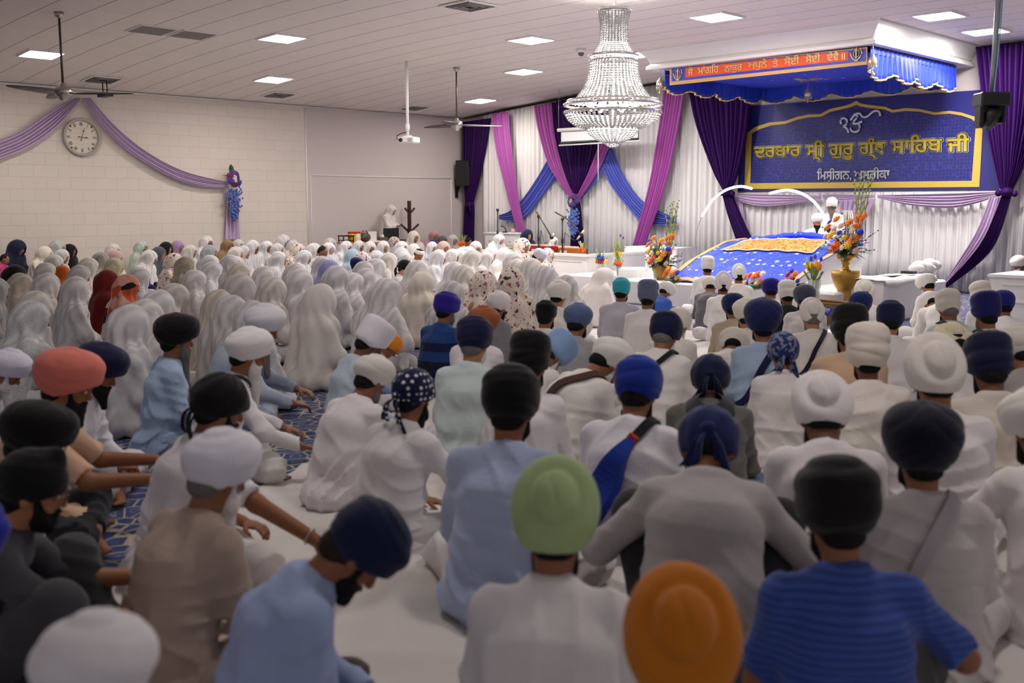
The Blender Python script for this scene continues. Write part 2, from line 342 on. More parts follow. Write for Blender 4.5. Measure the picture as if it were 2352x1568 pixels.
# hanging moving-head spotlight on the right
p = at_ceil(2297, -60); Y = p[1]; zb = at_dist(2278, 213, Y)[2]; x1 = at_dist(2278, 213, Y)[0]
t = thing('spotlight', 'black moving-head spotlight hanging from a grey pole before purple drape', 'spotlight', (x1, Y, zb))
m = MB(); m.tube([(0, 0, 0), (p[0] - x1, 0, p[2] - zb)], .035, 12); m.build('pole', mat('pole_grey', '#9aa6a8', rough=.4, metal=.5), t)
m = MB(); m.tube([(.03, -.04, -.12), (.0, -.06, -.05), (.01, -.045, .05), (.035, -.04, .5), (p[0] - x1 + .035, -.04, p[2] - zb - .01)], .009, 6); m.build('cable', mat('blue_cable', '#8fb4d8', rough=.5), t)
m = MB(); m.box((0, 0, -.09), (.38, .3, .18)); o = m.build('base', M_black, t, False); o.modifiers.new('bevel', 'BEVEL').width = .02
m = MB(); m.box((-.14, 0, -.3), (.06, .18, .3)); m.box((.14, 0, -.28), (.05, .18, .24)); m.box((0, 0, -.2), (.3, .16, .05)); o = m.build('yoke', M_dark, t, False); o.modifiers.new('bevel', 'BEVEL').width = .015
m = MB(); m.lathe([(.001, -.14), (.09, -.13), (.11, -.02), (.1, .1), (.08, .16), (.001, .16)], 16, (0, 0, -.33), Matrix.Rotation(.9, 3, 'X')); m.build('head', M_black, t)
# black bracket device under the left vent, small detectors
p = at_ceil(240, 184); d = thing('wall_washer', 'small black fixture hanging under the ceiling vent near the clock', 'fixture', p - UP * .3, RZB)
m = MB(); m.box((0, 0, 0), (.42, .16, .07)); m.build('body', M_black, d, False)
m = MB(); [m.tube([(x, 0, 0), (x, 0, .285)], .012, 6) for x in (-.1, .1)]; m.build('bracket', M_dark, d)
p = at_ceil(1335, 112); d = thing('smoke_detector', 'small white motion sensor on the ceiling left of the chandelier', 'sensor', p)
m = MB(); m.lathe([(.001, 0), (.1, 0), (.1, -.05), (.07, -.07), (.001, -.07)], 14); m.build('base', M_white, d)
m = MB(); m.ball((0, 0, -.09), (.06, .06, .05)); m.build('sensor_dome', mat('sensor_grey', '#55504e', rough=.3), d)

# ---------------------------------------------------------------- chandelier
CP = at_ceil(1412, 8); CP = at_dist(1411, 10, 14.6); CP[2] = ceil_z(CP)
def cy_(y): return at_dist(1410, y, CP[1])[2] - CP[2]
def cr_(px): return px / F * CP[1] * 1.0
ch = thing('chandelier', 'large tiered crystal chandelier hanging from the ceiling', 'chandelier', CP)
M_crys = mat('crystal', '#ffffff', rough=.08, trans=.35, spec=.9)
M_silver = mat('silver_band', '#e6e4e4', rough=.15, metal=.75)
m = MB(); m.lathe([(.001, 0), (cr_(62), 0), (cr_(58), -.02), (cr_(40), -.03), (cr_(34), -.05), (.001, -.05)], 32); m.build('ceiling_cap', M_white, ch)
def bands(name, lst):
    m = MB()
    for y, rp, h in lst:
        z = cy_(y); r = cr_(rp); m.lathe([(r - .03, z - h / 2), (r, z - h / 2), (r + .012, z), (r, z + h / 2), (r - .03, z + h / 2), (r - .03, z - h / 2)], 48)
    m.build(name, M_silver, ch)
bands('top_band', [(24, 36, .07)]); bands('upper_band', [(128, 55, .035), (140, 54, .03)]); bands('bowl_band', [(232, 104, .025), (241, 111, .035), (258, 110, .035)])
bands('lower_band', [(292, 62, .03)]); bands('finial_band', [(327, 20, .04)])
def strands(name, prof, n, size, jit=0.):
    m = MB(); ys = np.array([a[0] for a in prof]); rs = np.array([a[1] for a in prof])
    pts = [(cr_(r), cy_(y)) for y, r in prof]; Ls = np.r_[0, np.cumsum([math.hypot(pts[i + 1][0] - pts[i][0], pts[i + 1][1] - pts[i][1]) for i in range(len(pts) - 1)])]
    nb = max(2, int(Ls[-1] / (size * 2.05)))
    for k in range(n):
        a = 2 * math.pi * (k + .5 * (k % 2)) / n
        for j in range(nb):
            l = Ls[-1] * (j + .5) / nb; r = np.interp(l, Ls, [q[0] for q in pts]); z = np.interp(l, Ls, [q[1] for q in pts]); s = size * (.8 + .4 * rnd.random())
            c = np.array([r * math.cos(a), r * math.sin(a), z])
            m.add([c + (s, 0, 0), c + (0, s, 0), c - (s, 0, 0), c - (0, s, 0), c + (0, 0, s * 1.15), c - (0, 0, s * 1.15)], [(0, 1, 4), (1, 2, 4), (2, 3, 4), (3, 0, 4), (1, 0, 5), (2, 1, 5), (3, 2, 5), (0, 3, 5)])
    o = m.build(name, M_crys, ch, False); o['kind'] = 'stuff'; return o
strands('neck_crystals', [(28, 34), (60, 29), (100, 31), (126, 44)], 56, .015)
strands('skirt_crystals', [(142, 53), (170, 55), (200, 64), (228, 84), (236, 100)], 88, .017)
strands('bowl_crystals', [(260, 108), (275, 100), (288, 82), (294, 62)], 110, .017)
strands('lower_crystals', [(294, 60), (308, 52), (320, 36), (327, 20)], 60, .015)
strands('finial_crystals', [(328, 19), (334, 12), (338, 3)], 14, .016)
m = MB(); m.tube([(0, 0, -.02), (0, 0, cy_(325))], .025, 8); m.build('stem', M_silver, ch)
for zq in (185,):
    L_ = bpy.data.lights.new('chandelier_lamp', 'POINT'); L_.energy = 130; L_.color = (1, .95, .9); L_.shadow_soft_size = .12; lo_ = bpy.data.objects.new('chandelier_lamp', L_); COL.objects.link(lo_); lo_.parent = ch; lo_.location = (0, 0, cy_(zq))
for k in range(6):
    a = k * math.pi / 3; m = MB(); m.ball((.3 * math.cos(a), .3 * math.sin(a), cy_(246)), (.035, .035, .06)); m.build('bulb', mat('bulb', '#ffffff', emit='#fff4e6', es=60), ch)

# ---------------------------------------------------------------- drapes
PC = {}
def poly(P, v):
    key = id(P); c = PC.get(key)
    if c is None or c[0] is not P:
        A = [np.array(p, float) for p in P]; c = PC[key] = (P, A, np.r_[0, np.cumsum([np.linalg.norm(A[i + 1] - A[i]) for i in range(len(A) - 1)])])
    A, L = c[1], c[2]; t = v * L[-1]
    i = min(int(np.searchsorted(L, t, side='right')) - 1, len(A) - 2); f = (t - L[i]) / max(L[i + 1] - L[i], 1e-9)
    p0, p1, p2, p3 = A[max(i - 1, 0)], A[i], A[i + 1], A[min(i + 2, len(A) - 1)]
    return .5 * (2 * p1 + (p2 - p0) * f + (2 * p0 - 5 * p1 + 4 * p2 - p3) * f * f + (3 * p1 - p0 - 3 * p2 + p3) * f ** 3)
def drape(name, Lp, Rp, m, at, off, pl, amp, nrm, nv=40, parent=None, swell=0.):
    Lw = [at(x, y, off) for x, y in Lp]; Rw = [at(x, y, off) for x, y in Rp]; b = MB(); nu = pl * 7; ph = rnd.random() * 6
    ac = {}
    def fn(u, v):
        if v not in ac: a, c = poly(Lw, v), poly(Rw, v); ac[v] = (a, c, math.dist(a, c))
        a, c, w = ac[v]
        k = math.sin(2 * math.pi * pl * u + ph + .6 * math.sin(3 * v + u * 4)) + .4 * math.sin(2 * math.pi * pl * 2.3 * u + 2)
        return a + (c - a) * u + nrm * (amp * min(1., w / .18) * k + swell * math.sin(math.pi * u))
    b.sheet(fn, nu, nv); o = b.build(name, m, parent, thick=.008); return o
NS, NC = -AV, BV
M_purple = mat('purple_velvet', '#2c0a48', rough=.6, spec=.12); M_mag = mat('magenta_cloth', '#9a3f96', rough=.6, sheen=.3); M_blue = mat('blue_cloth', '#4450b4', rough=.6, sheen=.3)
M_lil = mat('lilac_cloth', '#bfa4c8', rough=.65, sheen=.3); M_drape = mat('white_drape', '#e4e0df', rough=.8)
def back_drape(name, s0, s1, z1, label, nn=.12):
    b = MB(); n = int((s1 - s0) * 26)
    def fn(u, v):
        s = s0 + (s1 - s0) * u; zt = z1(s) if callable(z1) else z1
        return st(s, nn + .035 * math.sin(s * 31 + 1.5 * math.sin(s * 2.1)) + .02 * math.sin(s * 73), .02 + (zt - .02) * v)
    b.sheet(fn, n * 4, 3); o = b.build(name, M_drape, thick=.006); tag(o, label, 'curtain')
back_drape('white_curtain', .95, 9.3, lambda s: ceil_z(st(s, 0)) - .08, 'long pleated white backdrop curtain behind the magenta and blue drapes')
back_drape('white_curtain', 9.3, 14.95, 1.93, 'white pleated curtain below the blue banner')
back_drape('white_curtain', 14.95, 19, 4.5, 'white pleated curtain right of the banner behind purple drape')
def one(o, label, cat='drape', group=None): tag(o, label, cat, group); return o
S_ = at_stage
one(drape('purple_curtain', [(1066, 280), (1067, 380), (1071, 455), (1070, 482), (1067, 562)], [(1128, 271), (1115, 350), (1097, 425), (1087, 464), (1088, 482), (1086, 562)], M_purple, S_, .25, 9, .05, NS), 'dark purple tied curtain in the corner beside the wall speaker', 'curtain')
t = thing('curtain_tie', 'knotted purple tie around the corner curtain', 'curtain tie', at_stage(1079, 470, .3)); m = MB(); m.ball((0, 0, 0), (.13, .13, .09)); m.build('knot', M_purple, t); m = MB(); m.tube([(0, -.1, -.02), (.02, -.13, -.15), (.04, -.1, -.26)], .03, 6); m.build('tail', M_purple, t)
one(drape('blue_swag', [(1146, 494), (1172, 483), (1203, 452), (1237, 402), (1262, 355)], [(1146, 503), (1178, 509), (1210, 495), (1245, 450), (1280, 400)], M_blue, S_, .28, 5, .035, NS), 'blue swag left of the centre knot, crossing behind the leftmost magenta drape')
one(drape('blue_swag', [(1278, 398), (1290, 430), (1308, 452)], [(1286, 398), (1300, 430), (1320, 456)], M_blue, S_, .26, 2, .02, NS), 'thin blue edge of swag gathered into the centre knot from the left')
one(drape('magenta_drape', [(1128, 261), (1140, 345), (1159, 420), (1178, 490), (1200, 560)], [(1166, 257), (1173, 340), (1184, 420), (1196, 490), (1212, 560)], M_mag, S_, .4, 6, .04, NS), 'leftmost magenta drape running down in front of blue swag')
one(drape('purple_curtain', [(1262, 237), (1274, 310), (1298, 400), (1317, 455), (1317, 475), (1311, 572)], [(1385, 210), (1386, 300), (1362, 390), (1330, 455), (1332, 475), (1341, 572)], M_purple, S_, .3, 11, .05, NS), 'dark purple curtain gathered at the centre knot behind the screen', 'curtain')
one(drape('magenta_drape', [(1226, 244), (1239, 310), (1264, 385), (1310, 452)], [(1265, 237), (1272, 310), (1293, 395), (1320, 457)], M_mag, S_, .45, 5, .035, NS), 'magenta drape falling into the centre knot from the left')
one(drape('magenta_drape', [(1388, 300), (1372, 340), (1350, 398), (1322, 455)], [(1425, 262), (1404, 325), (1378, 385), (1332, 456)], M_mag, S_, .45, 4, .03, NS), 'magenta drape falling into the centre knot from the right under the screen')
one(drape('blue_swag', [(1400, 338), (1380, 372), (1352, 418), (1326, 458)], [(1405, 345), (1394, 378), (1364, 424), (1330, 462)], M_blue, S_, .36, 2, .02, NS), 'thin blue edge of swag gathered into the centre knot from the right')
one(drape('blue_swag', [(1402, 330), (1424, 388), (1455, 440), (1492, 474), (1553, 501)], [(1384, 384), (1405, 426), (1440, 471), (1482, 512), (1553, 516)], M_blue, S_, .34, 6, .04, NS), 'blue swag right of the centre knot, crossing behind the rightmost magenta drape')
one(drape('magenta_drape', [(1527, 190), (1512, 300), (1490, 430), (1454, 564)], [(1575, 188), (1556, 300), (1526, 430), (1479, 566)], M_mag, S_, .5, 7, .04, NS), 'rightmost magenta drape slanting down beside the banner side')
one(drape('purple_curtain', [(1578, 195), (1600, 290), (1640, 392), (1664, 436), (1663, 446), (1674, 490), (1694, 552)], [(1725, 200), (1713, 310), (1692, 400), (1676, 436), (1679, 446), (1697, 492), (1725, 552)], M_purple, S_, .4, 12, .06, NS), 'dark purple tied curtain between the magenta drape and the banner', 'curtain')
one(drape('purple_curtain', [(2244, 108), (2262, 250), (2281, 350), (2301, 436), (2303, 452), (2255, 562), (2170, 655)], [(2420, 92), (2390, 250), (2352, 380), (2325, 436), (2320, 455), (2275, 575), (2176, 660)], M_purple, S_, .45, 13, .06, NS), 'large dark purple tied curtain right of the banner', 'curtain')
for x, y, w in ((1670, 441, 'left of the banner'), (2312, 441, 'right of the banner')):
    t = thing('curtain_tie', 'knotted purple tie on the curtain ' + w, 'curtain tie', at_stage(x, y, .5)); m = MB(); m.ball((0, 0, 0), (.12, .12, .09)); m.ball((.1, -.1, -.03), .06); m.ball((-.1, .1, -.02), .06); m.build('knot', M_purple, t)
one(drape('lilac_swag', [(1680, 444), (1740, 446), (1800, 447), (1885, 450)], [(1680, 454), (1735, 471), (1800, 470), (1885, 456)], M_lil, S_, .3, 4, .025, NS), 'lilac swag below the banner on the side of the magenta drape', 'drape')
one(drape('lilac_swag', [(1890, 447), (1940, 446), (2010, 448)], [(1890, 456), (1940, 462), (2010, 452)], M_lil, S_, .3, 4, .025, NS), 'short lilac swag behind the standing attendant')
one(drape('lilac_swag', [(2016, 448), (2120, 446), (2220, 443), (2300, 440)], [(2016, 454), (2100, 472), (2200, 476), (2300, 448)], M_lil, S_, .3, 5, .03, NS), 'long lilac swag below the banner on the side of large purple curtain')
one(drape('lilac_tail', [(1927, 460), (1930, 510), (1938, 560)], [(2010, 456), (1985, 510), (1965, 560)], M_lil, S_, .36, 7, .04, NS), 'lilac tail hanging behind the white whisk', 'drape')
one(drape('lilac_tail', [(1682, 452), (1690, 500), (1705, 552)], [(1706, 456), (1712, 500), (1722, 552)], M_lil, S_, .24, 3, .03, NS), 'lilac tail hanging beside the tied purple curtain left of the attendant')
one(drape('lilac_tail', [(2275, 455), (2240, 540), (2170, 648)], [(2300, 452), (2268, 545), (2178, 655)], M_lil, S_, .3, 4, .03, NS), 'lilac tail running along the inside of the large purple curtain')
C_ = at_clock
one(drape('lilac_swag', [(206, 225), (258, 285), (330, 345), (420, 393), (523, 419)], [(189, 225), (233, 290), (300, 352), (392, 407), (460, 427), (523, 430)], M_lil, C_, .12, 6, .035, NC), 'lilac swag on the block wall from above the clock to the flower bunch')
one(drape('lilac_swag', [(172, 224), (112, 258), (40, 305), (-40, 335)], [(186, 226), (131, 290), (61, 340), (-40, 380)], M_lil, C_, .12, 6, .035, NC), 'lilac swag on the block wall leaving the picture left of the clock')
one(drape('lilac_tail', [(521, 440), (519, 490), (516, 550)], [(549, 440), (550, 490), (552, 550)], M_lil, C_, .1, 4, .035, NC), 'lilac tail hanging under the flower bunch on block wall')

# ---------------------------------------------------------------- clock
p = at_clock(187, 315, .03); rr = np.linalg.norm(at_clock(187, 271, .03) - p) * 1.0
t = thing('wall_clock', 'round grey-rimmed wall clock with Roman numerals on block wall', 'clock', p)
M = Matrix((AV, UP, BV)).transposed().to_4x4(); M.translation = p; t.matrix_world = M
m = MB(); m.lathe([(rr * .84, .0), (rr, .0), (rr, .05), (rr * .96, .07), (rr * .88, .06), (rr * .84, .03), (rr * .84, 0)], 48); m.build('rim', mat('clock_rim', '#aaa29a', rough=.35), t)
m = MB(); m.lathe([(.001, .012), (rr * .86, .012), (rr * .86, .0), (.001, 0)], 40); m.build('dial', mat('clock_dial', '#d9d0c2', rough=.6), t, False)
M_ink = mat('ink', '#2a2522', rough=.6)
rom = {12: 'XII', 1: 'I', 2: 'II', 3: 'III', 4: 'IV', 5: 'V', 6: 'VI', 7: 'VII', 8: 'VIII', 9: 'IX', 10: 'X', 11: 'XI'}
m = MB()
for h, sx in rom.items():
    a = math.pi / 2 - h * math.pi / 6; R_ = Matrix.Rotation(a - math.pi / 2, 3, 'Z'); wd_ = {'I': .04, 'V': .09, 'X': .09}; tot = sum(wd_[c] for c in sx); x = -tot / 2
    for c in sx:
        for sgn in ((0,) if c == 'I' else (1, -1)):
            cx = x + wd_[c] / 2; z0, z1_ = .6, .78
            if c == 'I': q = [(cx, z0), (cx, z1_)]
            elif c == 'V': q = [(cx, z0), (cx + sgn * .035, z1_)]
            else: q = [(cx - sgn * .035, z0), (cx + sgn * .035, z1_)]
            m.tube([R_ @ Vector((a_ * rr, b_ * rr, .014)) for a_, b_ in q], rr * .010, 5)
        x += wd_[c]
m.build('numerals', M_ink, t)
def hand(name, ang, ln):
    m = MB(); c, s = math.sin(ang), math.cos(ang); m.tube([(-c * .13 * rr, -s * .13 * rr, .03), (c * ln * rr, s * ln * rr, .03)], [.012 * rr, .008 * rr], 6)
    m.ball((c * ln * .66 * rr, s * ln * .66 * rr, .03), (.04 * rr, .04 * rr, .006)); m.ball((-c * .16 * rr, -s * .16 * rr, .03), (.035 * rr, .035 * rr, .006)); m.build(name, M_ink, t)
hand('minute_hand', R(18), .5); hand('hour_hand', R(94), .36)
for a in (45, 135, 225, 315):
    m = MB(); m.ball((.78 * rr * math.sin(R(a)), .78 * rr * math.cos(R(a)), .014), (.05 * rr, .05 * rr, .005)); m.build('fleur_mark', M_ink, t)
m = MB(); [m.box((0, y * rr, .0125), (1.64 * rr * math.sqrt(1 - y * y / .74), .006 * rr, .002)) for y in (-.6, -.36, -.08, .2, .46, .68)]; m.build('board_lines', mat('clock_line', '#8d8474'), t, False)

# ---------------------------------------------------------------- soffit, canopy
zs = at_stage(2014, 101, 3.95)[2]; sl, sr = 9.75, 14.3; nf = 4.0
b = MB()
prof = [(nf + .16, 4.61), (nf + .16, 4.58), (nf + .1, 4.54), (nf + .02, 4.44), (nf - .02, 4.36), (nf - .05, zs + .14), (nf - .02, zs + .1), (nf + .04, zs + .05), (nf + .04, zs)]
def corner(off, z): e = off - nf; return [(sl - e, 0), (sl - e, off), (sr + e, off), (sr + e, 0)]
V = []; Fc = []
for off, z in prof: V += [(s, -n, z) for s, n in corner(off, z)]
for i in range(len(prof) - 1):
    for j in range(3): Fc.append((4 * i + j, 4 * i + j + 1, 4 * i + 5 + j, 4 * i + 4 + j))
k = 4 * (len(prof) - 1); Fc.append((k, k + 1, k + 2, k + 3)); b.add(V, Fc)
struct(b.build('trim_soffit', M_white, loc=CORNER, rot=CR, smooth=False))
M_royal = None
def star_fn(base, dots, sc_, lo=.22):
    def fn(nt, b):
        tc = nd(nt, 'ShaderNodeTexCoord'); v = nd(nt, 'ShaderNodeTexVoronoi'); v.inputs['Scale'].default_value = sc_; v.inputs['Randomness'].default_value = .35
        w = nd(nt, 'ShaderNodeTexVoronoi'); w.inputs['Scale'].default_value = sc_ * 2.7
        nt.links.new(tc.outputs['Object'], v.inputs['Vector']); nt.links.new(tc.outputs['Object'], w.inputs['Vector'])
        a = nd(nt, 'ShaderNodeMath', operation='LESS_THAN'); a.inputs[1].default_value = lo; nt.links.new(v.outputs['Distance'], a.inputs[0])
        c = nd(nt, 'ShaderNodeMath', operation='LESS_THAN'); c.inputs[1].default_value = .11; nt.links.new(w.outputs['Distance'], c.inputs[0])
        d = nd(nt, 'ShaderNodeMath', operation='MAXIMUM'); nt.links.new(a.outputs[0], d.inputs[0]); nt.links.new(c.outputs[0], d.inputs[1])
        nt.links.new(ramp(nt, d.outputs[0], [(0, base), (1, dots)]), b.inputs['Base Color'])
    return fn
M_roy = mat('royal_blue_star', rough=.55, fn=star_fn('#1634c4', '#e8dcc0', 3.6, .2)); M_roy2 = mat('royal_blue_satin', '#1233b8', rough=.5, sheen=.2)
M_rum = mat('rumalla_blue', rough=.6, fn=star_fn('#2644d8', '#f3e6d2', 6.5, .2))
M_org = mat('orange_satin', '#e2531f', rough=.55, bump=(60, .2)); M_trim = mat('gold_trim', '#d9a565', rough=.5, bump=(80, .4)); M_gl = mat('gold_thread', '#e2c27e', rough=.45, metal=.2)
can = thing('canopy', 'royal blue fabric canopy with orange inscribed front under the soffit', 'canopy', st(12, 2.2, 3.9), RZB)
def loc(p): return np.array(can.matrix_basis.inverted() @ Vector(p)) if False else np.array([(np.array(p) - st(12, 2.2, 3.9)).dot(BV), (np.array(p) - st(12, 2.2, 3.9)).dot(AV), p[2] - 3.9])
nF = 3.9
def fp(x, y, d=0): return loc(at_stage(x, y, nF + d))
TL, TR, BL, BR = fp(1538, 155), fp(1992, 108), fp(1538, 196), fp(1992, 148)
def qd(a, b_, c, d, u, v): return (a * (1 - u) + b_ * u) * (1 - v) + (c * (1 - u) + d * u) * v
def fpan(name, u0, u1, v0, v1, dep, m, par):
    b = MB(); P = [qd(TL, TR, BL, BR, u, v) for u, v in ((u0, v0), (u1, v0), (u1, v1), (u0, v1))]; o = np.array([0, -1, 0])
    b.add([p + o * dep for p in P] + [p + o * (dep - .012) for p in P], [(0, 1, 2, 3), (7, 6, 5, 4), (0, 4, 5, 1), (1, 5, 6, 2), (2, 6, 7, 3), (3, 7, 4, 0)]); return b.build(name, m, par, False)
val = fpan('valance', 0, 1, 0, 1, .0, M_trim, can)
us = lambda px: (fp(px, 150)[0] - TL[0]) / (TR[0] - TL[0])
fpan('blue_border', us(1543), us(1987), .07, .8, .006, M_roy2, val); fpan('orange_field', us(1575), us(1948), .12, .66, .012, M_org, val)
def textmesh(body, off=0., ex=0.):
    c = bpy.data.curves.new('lettering', 'FONT'); c.body = body; c.offset = off; c.extrude = ex; c.resolution_u = 4
    o = bpy.data.objects.new('tmp', c); COL.objects.link(o); dg = bpy.context.evaluated_depsgraph_get(); me = bpy.data.meshes.new_from_object(o.evaluated_get(dg)); bpy.data.objects.remove(o); return me
def word(body, o3, ex_, ey_, name, m, par, off=0., dn=None):
    # o3: head line's left end; ex_: along the word; ey_: base line to head line; off: extra stroke weight around the outline
    me0 = textmesh(body); vs = np.array([v.co[:2] for v in me0.vertices]); fs = [tuple(p.vertices) for p in me0.polygons]; ec = {}
    for f in fs:
        for i in range(len(f)): e = (f[i], f[(i + 1) % len(f)]); k = tuple(sorted(e)); ec[k] = ec.get(k, 0) + 1
    V = [tuple(v) for v in vs]; Fc = list(fs)
    if off:
        for (a, c), n_ in ec.items():
            if n_ != 1: continue
            p, q = vs[a], vs[c]; d = q - p; l = np.hypot(*d)
            if l < 1e-5: continue
            d /= l; nr = np.array([-d[1], d[0]]) * off; e = d * off * .5; k = len(V); V += [tuple(x) for x in (p - e + nr, q + e + nr, q + e * 1.6, q + e - nr, p - e - nr, p - e * 1.6)]; Fc.append((k, k + 1, k + 2, k + 3, k + 4, k + 5))
    x0, x1 = vs[:, 0].min(), vs[:, 0].max(); co = np.array(V)
    P = np.array(o3)[None] + np.outer((co[:, 0] - x0) / (x1 - x0), ex_) + np.outer(co[:, 1] / .622 - 1, ey_) + np.array(dn)[None]
    return link(name, new_mesh(name, P, Fc, m, False), par)
for w_, xa, xb, yt, yb in (('ਜੋ', 1582, 1593, 160.5, 173), ('ਮਾਂਗਿਹ', 1605, 1652, 157, 170.5), ('ਠਾਕੁਰ', 1665, 1706, 152, 165), ('ਅਪੁਨੇ', 1720, 1763, 145.5, 159), ('ਤੇ', 1776, 1789, 141, 154), ('ਸੋਈ', 1803, 1837, 136, 150), ('ਸੋਈ', 1852, 1885, 131, 144.5), ('ਦੇਵੈ', 1901, 1928, 126.5, 140), ('॥', 1935, 1942, 123, 137)):
    a, b_ = fp(xa, yt), fp(xb, yt - .105 * (xb - xa)); c = fp(xa, yb)
    word(w_, a, b_ - a, a - c, 'lettering', M_gl, val, .018, dn=(0, -.022, 0))
def khanda(c, r, par):
    # double-edged sword in a ring between two curved blades
    m = MB(); d = np.array([0, -.02, 0]); X = np.array([1., 0, 0]); Z = np.array([0, 0, 1.])
    def flat(pts, w):
        m.tube([c + d + X * x * r + Z * z * r for x, z in pts], [q * r for q in w] if hasattr(w, '__len__') else w * r, 6)
    flat([(0, -1), (0, -.55), (0, 0), (0, .7), (0, 1.05)], [.05, .05, .1, .13, .01]); flat([(-.14, -.62), (.14, -.62)], .05)
    flat([(.42 * math.cos(a), .1 + .5 * math.sin(a)) for a in np.linspace(0, 2 * math.pi, 25)], .055)
    for s in (-1, 1): flat([(s * .3, .9), (s * .68, .55), (s * .78, .1), (s * .55, -.4), (s * .15, -.75), (s * -.25, -.95)], [.01, .07, .1, .1, .07, .04])
    m.build('emblem', M_gl, par)
khanda(fp(1558, 171), .125, val); khanda(fp(1968, 125), .125, val)
# canopy cloth: underside, ruffles along the sides and back
c0 = [loc(st(s, n, 0)) for s, n in ((sl + .3, nF), (sr - .1, nF), (sr - .1, .5), (sl + .3, .5))]
ztop = zs - 3.9
b = MB()
b.sheet(lambda u, v: (c0[0][0] + (c0[1][0] - c0[0][0]) * u, c0[0][1] + (c0[2][1] - c0[0][1]) * v, ztop - .12 - .10 * math.sin(math.pi * u) * math.sin(math.pi * v)), 24, 20); b.build('canopy_underside', M_roy, can, thick=.01)
def ruffle(name, a, c, drop, sc_n):
    b = MB(); n = 120; dv = (np.array(c) - np.array(a)); nn = np.array([-dv[1], dv[0], 0]); nn /= np.linalg.norm(nn)
    def fn(u, v):
        z = -drop * v * (.75 + .25 * abs(math.sin(math.pi * sc_n * u))); k = math.sin(u * 2 * math.pi * sc_n * 5.3) * .03 * (.3 + v)
        return np.array(a) + dv * u + nn * (k + .05 * v * math.sin(math.pi * sc_n * u)) + np.array([0, 0, ztop - .02 + z])
    b.sheet(fn, n, 6); o = b.build(name, M_roy2, can, thick=.008)
    e = MB(); e.tube([fn(i / n, 1.) for i in range(n + 1)], .018, 5); e.build('gold_fringe', M_gl, o)
A_ = [np.array([p[0], p[1], 0]) for p in c0]
ruffle('side_ruffle', A_[1], A_[2], .5, 4); ruffle('back_ruffle', A_[2], A_[3], .42, 5); ruffle('side_ruffle', A_[3], A_[0], .42, 4)
m = MB(); cx, cyv = (c0[0][0] + c0[1][0]) / 2, (c0[0][1] + c0[2][1]) / 2
for k in range(60):
    a = rnd.random() * 6.28; q = rnd.random() ** .5; m.ball((cx + .9 * q * math.cos(a), cyv + .6 * q * math.sin(a), ztop - .235 + .05 * q), (.1, .06, .012), 8, 4)
m.build('gold_embroidery', mat('embroidery', '#b98a4a', rough=.5, metal=.3), can)
# bell ornaments
def bell(p, ztop_, label):
    t = thing('bell_ornament', label, 'ornament', p, 0, 'silver bell ornaments round the canopy'); t.scale = (.72, .72, .72); M_b = mat('antique_silver', '#c9bfa4', rough=.3, metal=.8)
    m = MB(); m.lathe([(.005, .16), (.03, .14), (.035, .11), (.08, .07), (.1, .0), (.1, -.1), (.08, -.12), (.001, -.12)], 16); m.build('dome', M_b, t)
    m = MB()
    for k in range(12): a = k * math.pi / 6; m.tube([(.095 * math.cos(a), .095 * math.sin(a), -.1), (.095 * math.cos(a), .095 * math.sin(a), -.17)], .008, 5)
    m.tube([(0, 0, -.1), (0, 0, -.27)], .014, 6); m.ball((0, 0, -.24), .03); m.build('pendants', M_b, t)
    m = MB(); m.tube([(0, 0, .15), (0, 0, (ztop_ - p[2]) / .72)], .006, 5); m.build('chain', M_b, t)
p = at_stage(2004, 140, 4.0); bell(p, zs + .02, 'bell ornament hanging at the soffit corner by the orange inscription end')
p = at_stage(1516, 192, 4.02); p = at_stage(1516, 192, 3.9); bell(p, 4.55, 'bell ornament hanging beyond the chandelier at the start of inscription')
p = at_stage(1856, 212, 1.8); bell(p, zs - .2, 'bell ornament hanging below the middle of the blue canopy')
# twin spot fixture above the banner
p = at_stage(1972, 212, .12); t = thing('twin_spotlight', 'white twin-head emergency light above the middle of the banner', 'light fixture', p, RZB)
m = MB(); m.box((0, 0, .0), (.12, .22, .05)); m.build('base', M_white, t, False)
for s in (-.14, .14):
    m = MB(); m.lathe([(.001, 0), (.075, 0), (.06, .06), (.001, .08)], 14, (s, -.08, .0), Matrix.Rotation(math.pi / 2, 3, 'X')); m.build('lamp_head', mat('lamp_head', '#cfc9c6', rough=.3), t)

# ---------------------------------------------------------------- the big banner
M_navy = mat('banner_navy', '#2c2d78', rough=.35, spec=.5)
def hexfn(nt, b):
    tc = nd(nt, 'ShaderNodeTexCoord'); v = nd(nt, 'ShaderNodeTexVoronoi'); v.feature = 'DISTANCE_TO_EDGE'; v.inputs['Scale'].default_value = 15; v.inputs['Randomness'].default_value = .25
    nt.links.new(tc.outputs['Object'], v.inputs['Vector']); nt.links.new(ramp(nt, v.outputs['Distance'], [(0, '#343a8c'), (.06, '#33388a'), (.09, '#272767'), (1, '#252560')]), b.inputs['Base Color'])
M_hex = mat('banner_field', rough=.35, fn=hexfn); M_by = mat('banner_yellow', '#d0b04c', rough=.4); M_ty = mat('title_yellow', '#d9c02e', rough=.4); M_tw = mat('title_white', '#d6d6e2', rough=.4); M_tn = mat('title_navy', '#1d1f58', rough=.4)
bo = at_stage(1970, 330); ban = thing('banner', 'wide navy wall banner with yellow arched border and Gurmukhi title', 'banner', bo, RZB)
def bl(x, y, d=0):
    p = at_stage(x, y, .03 + d) - bo; return np.array([p.dot(BV), p.dot(AV), p[2]])
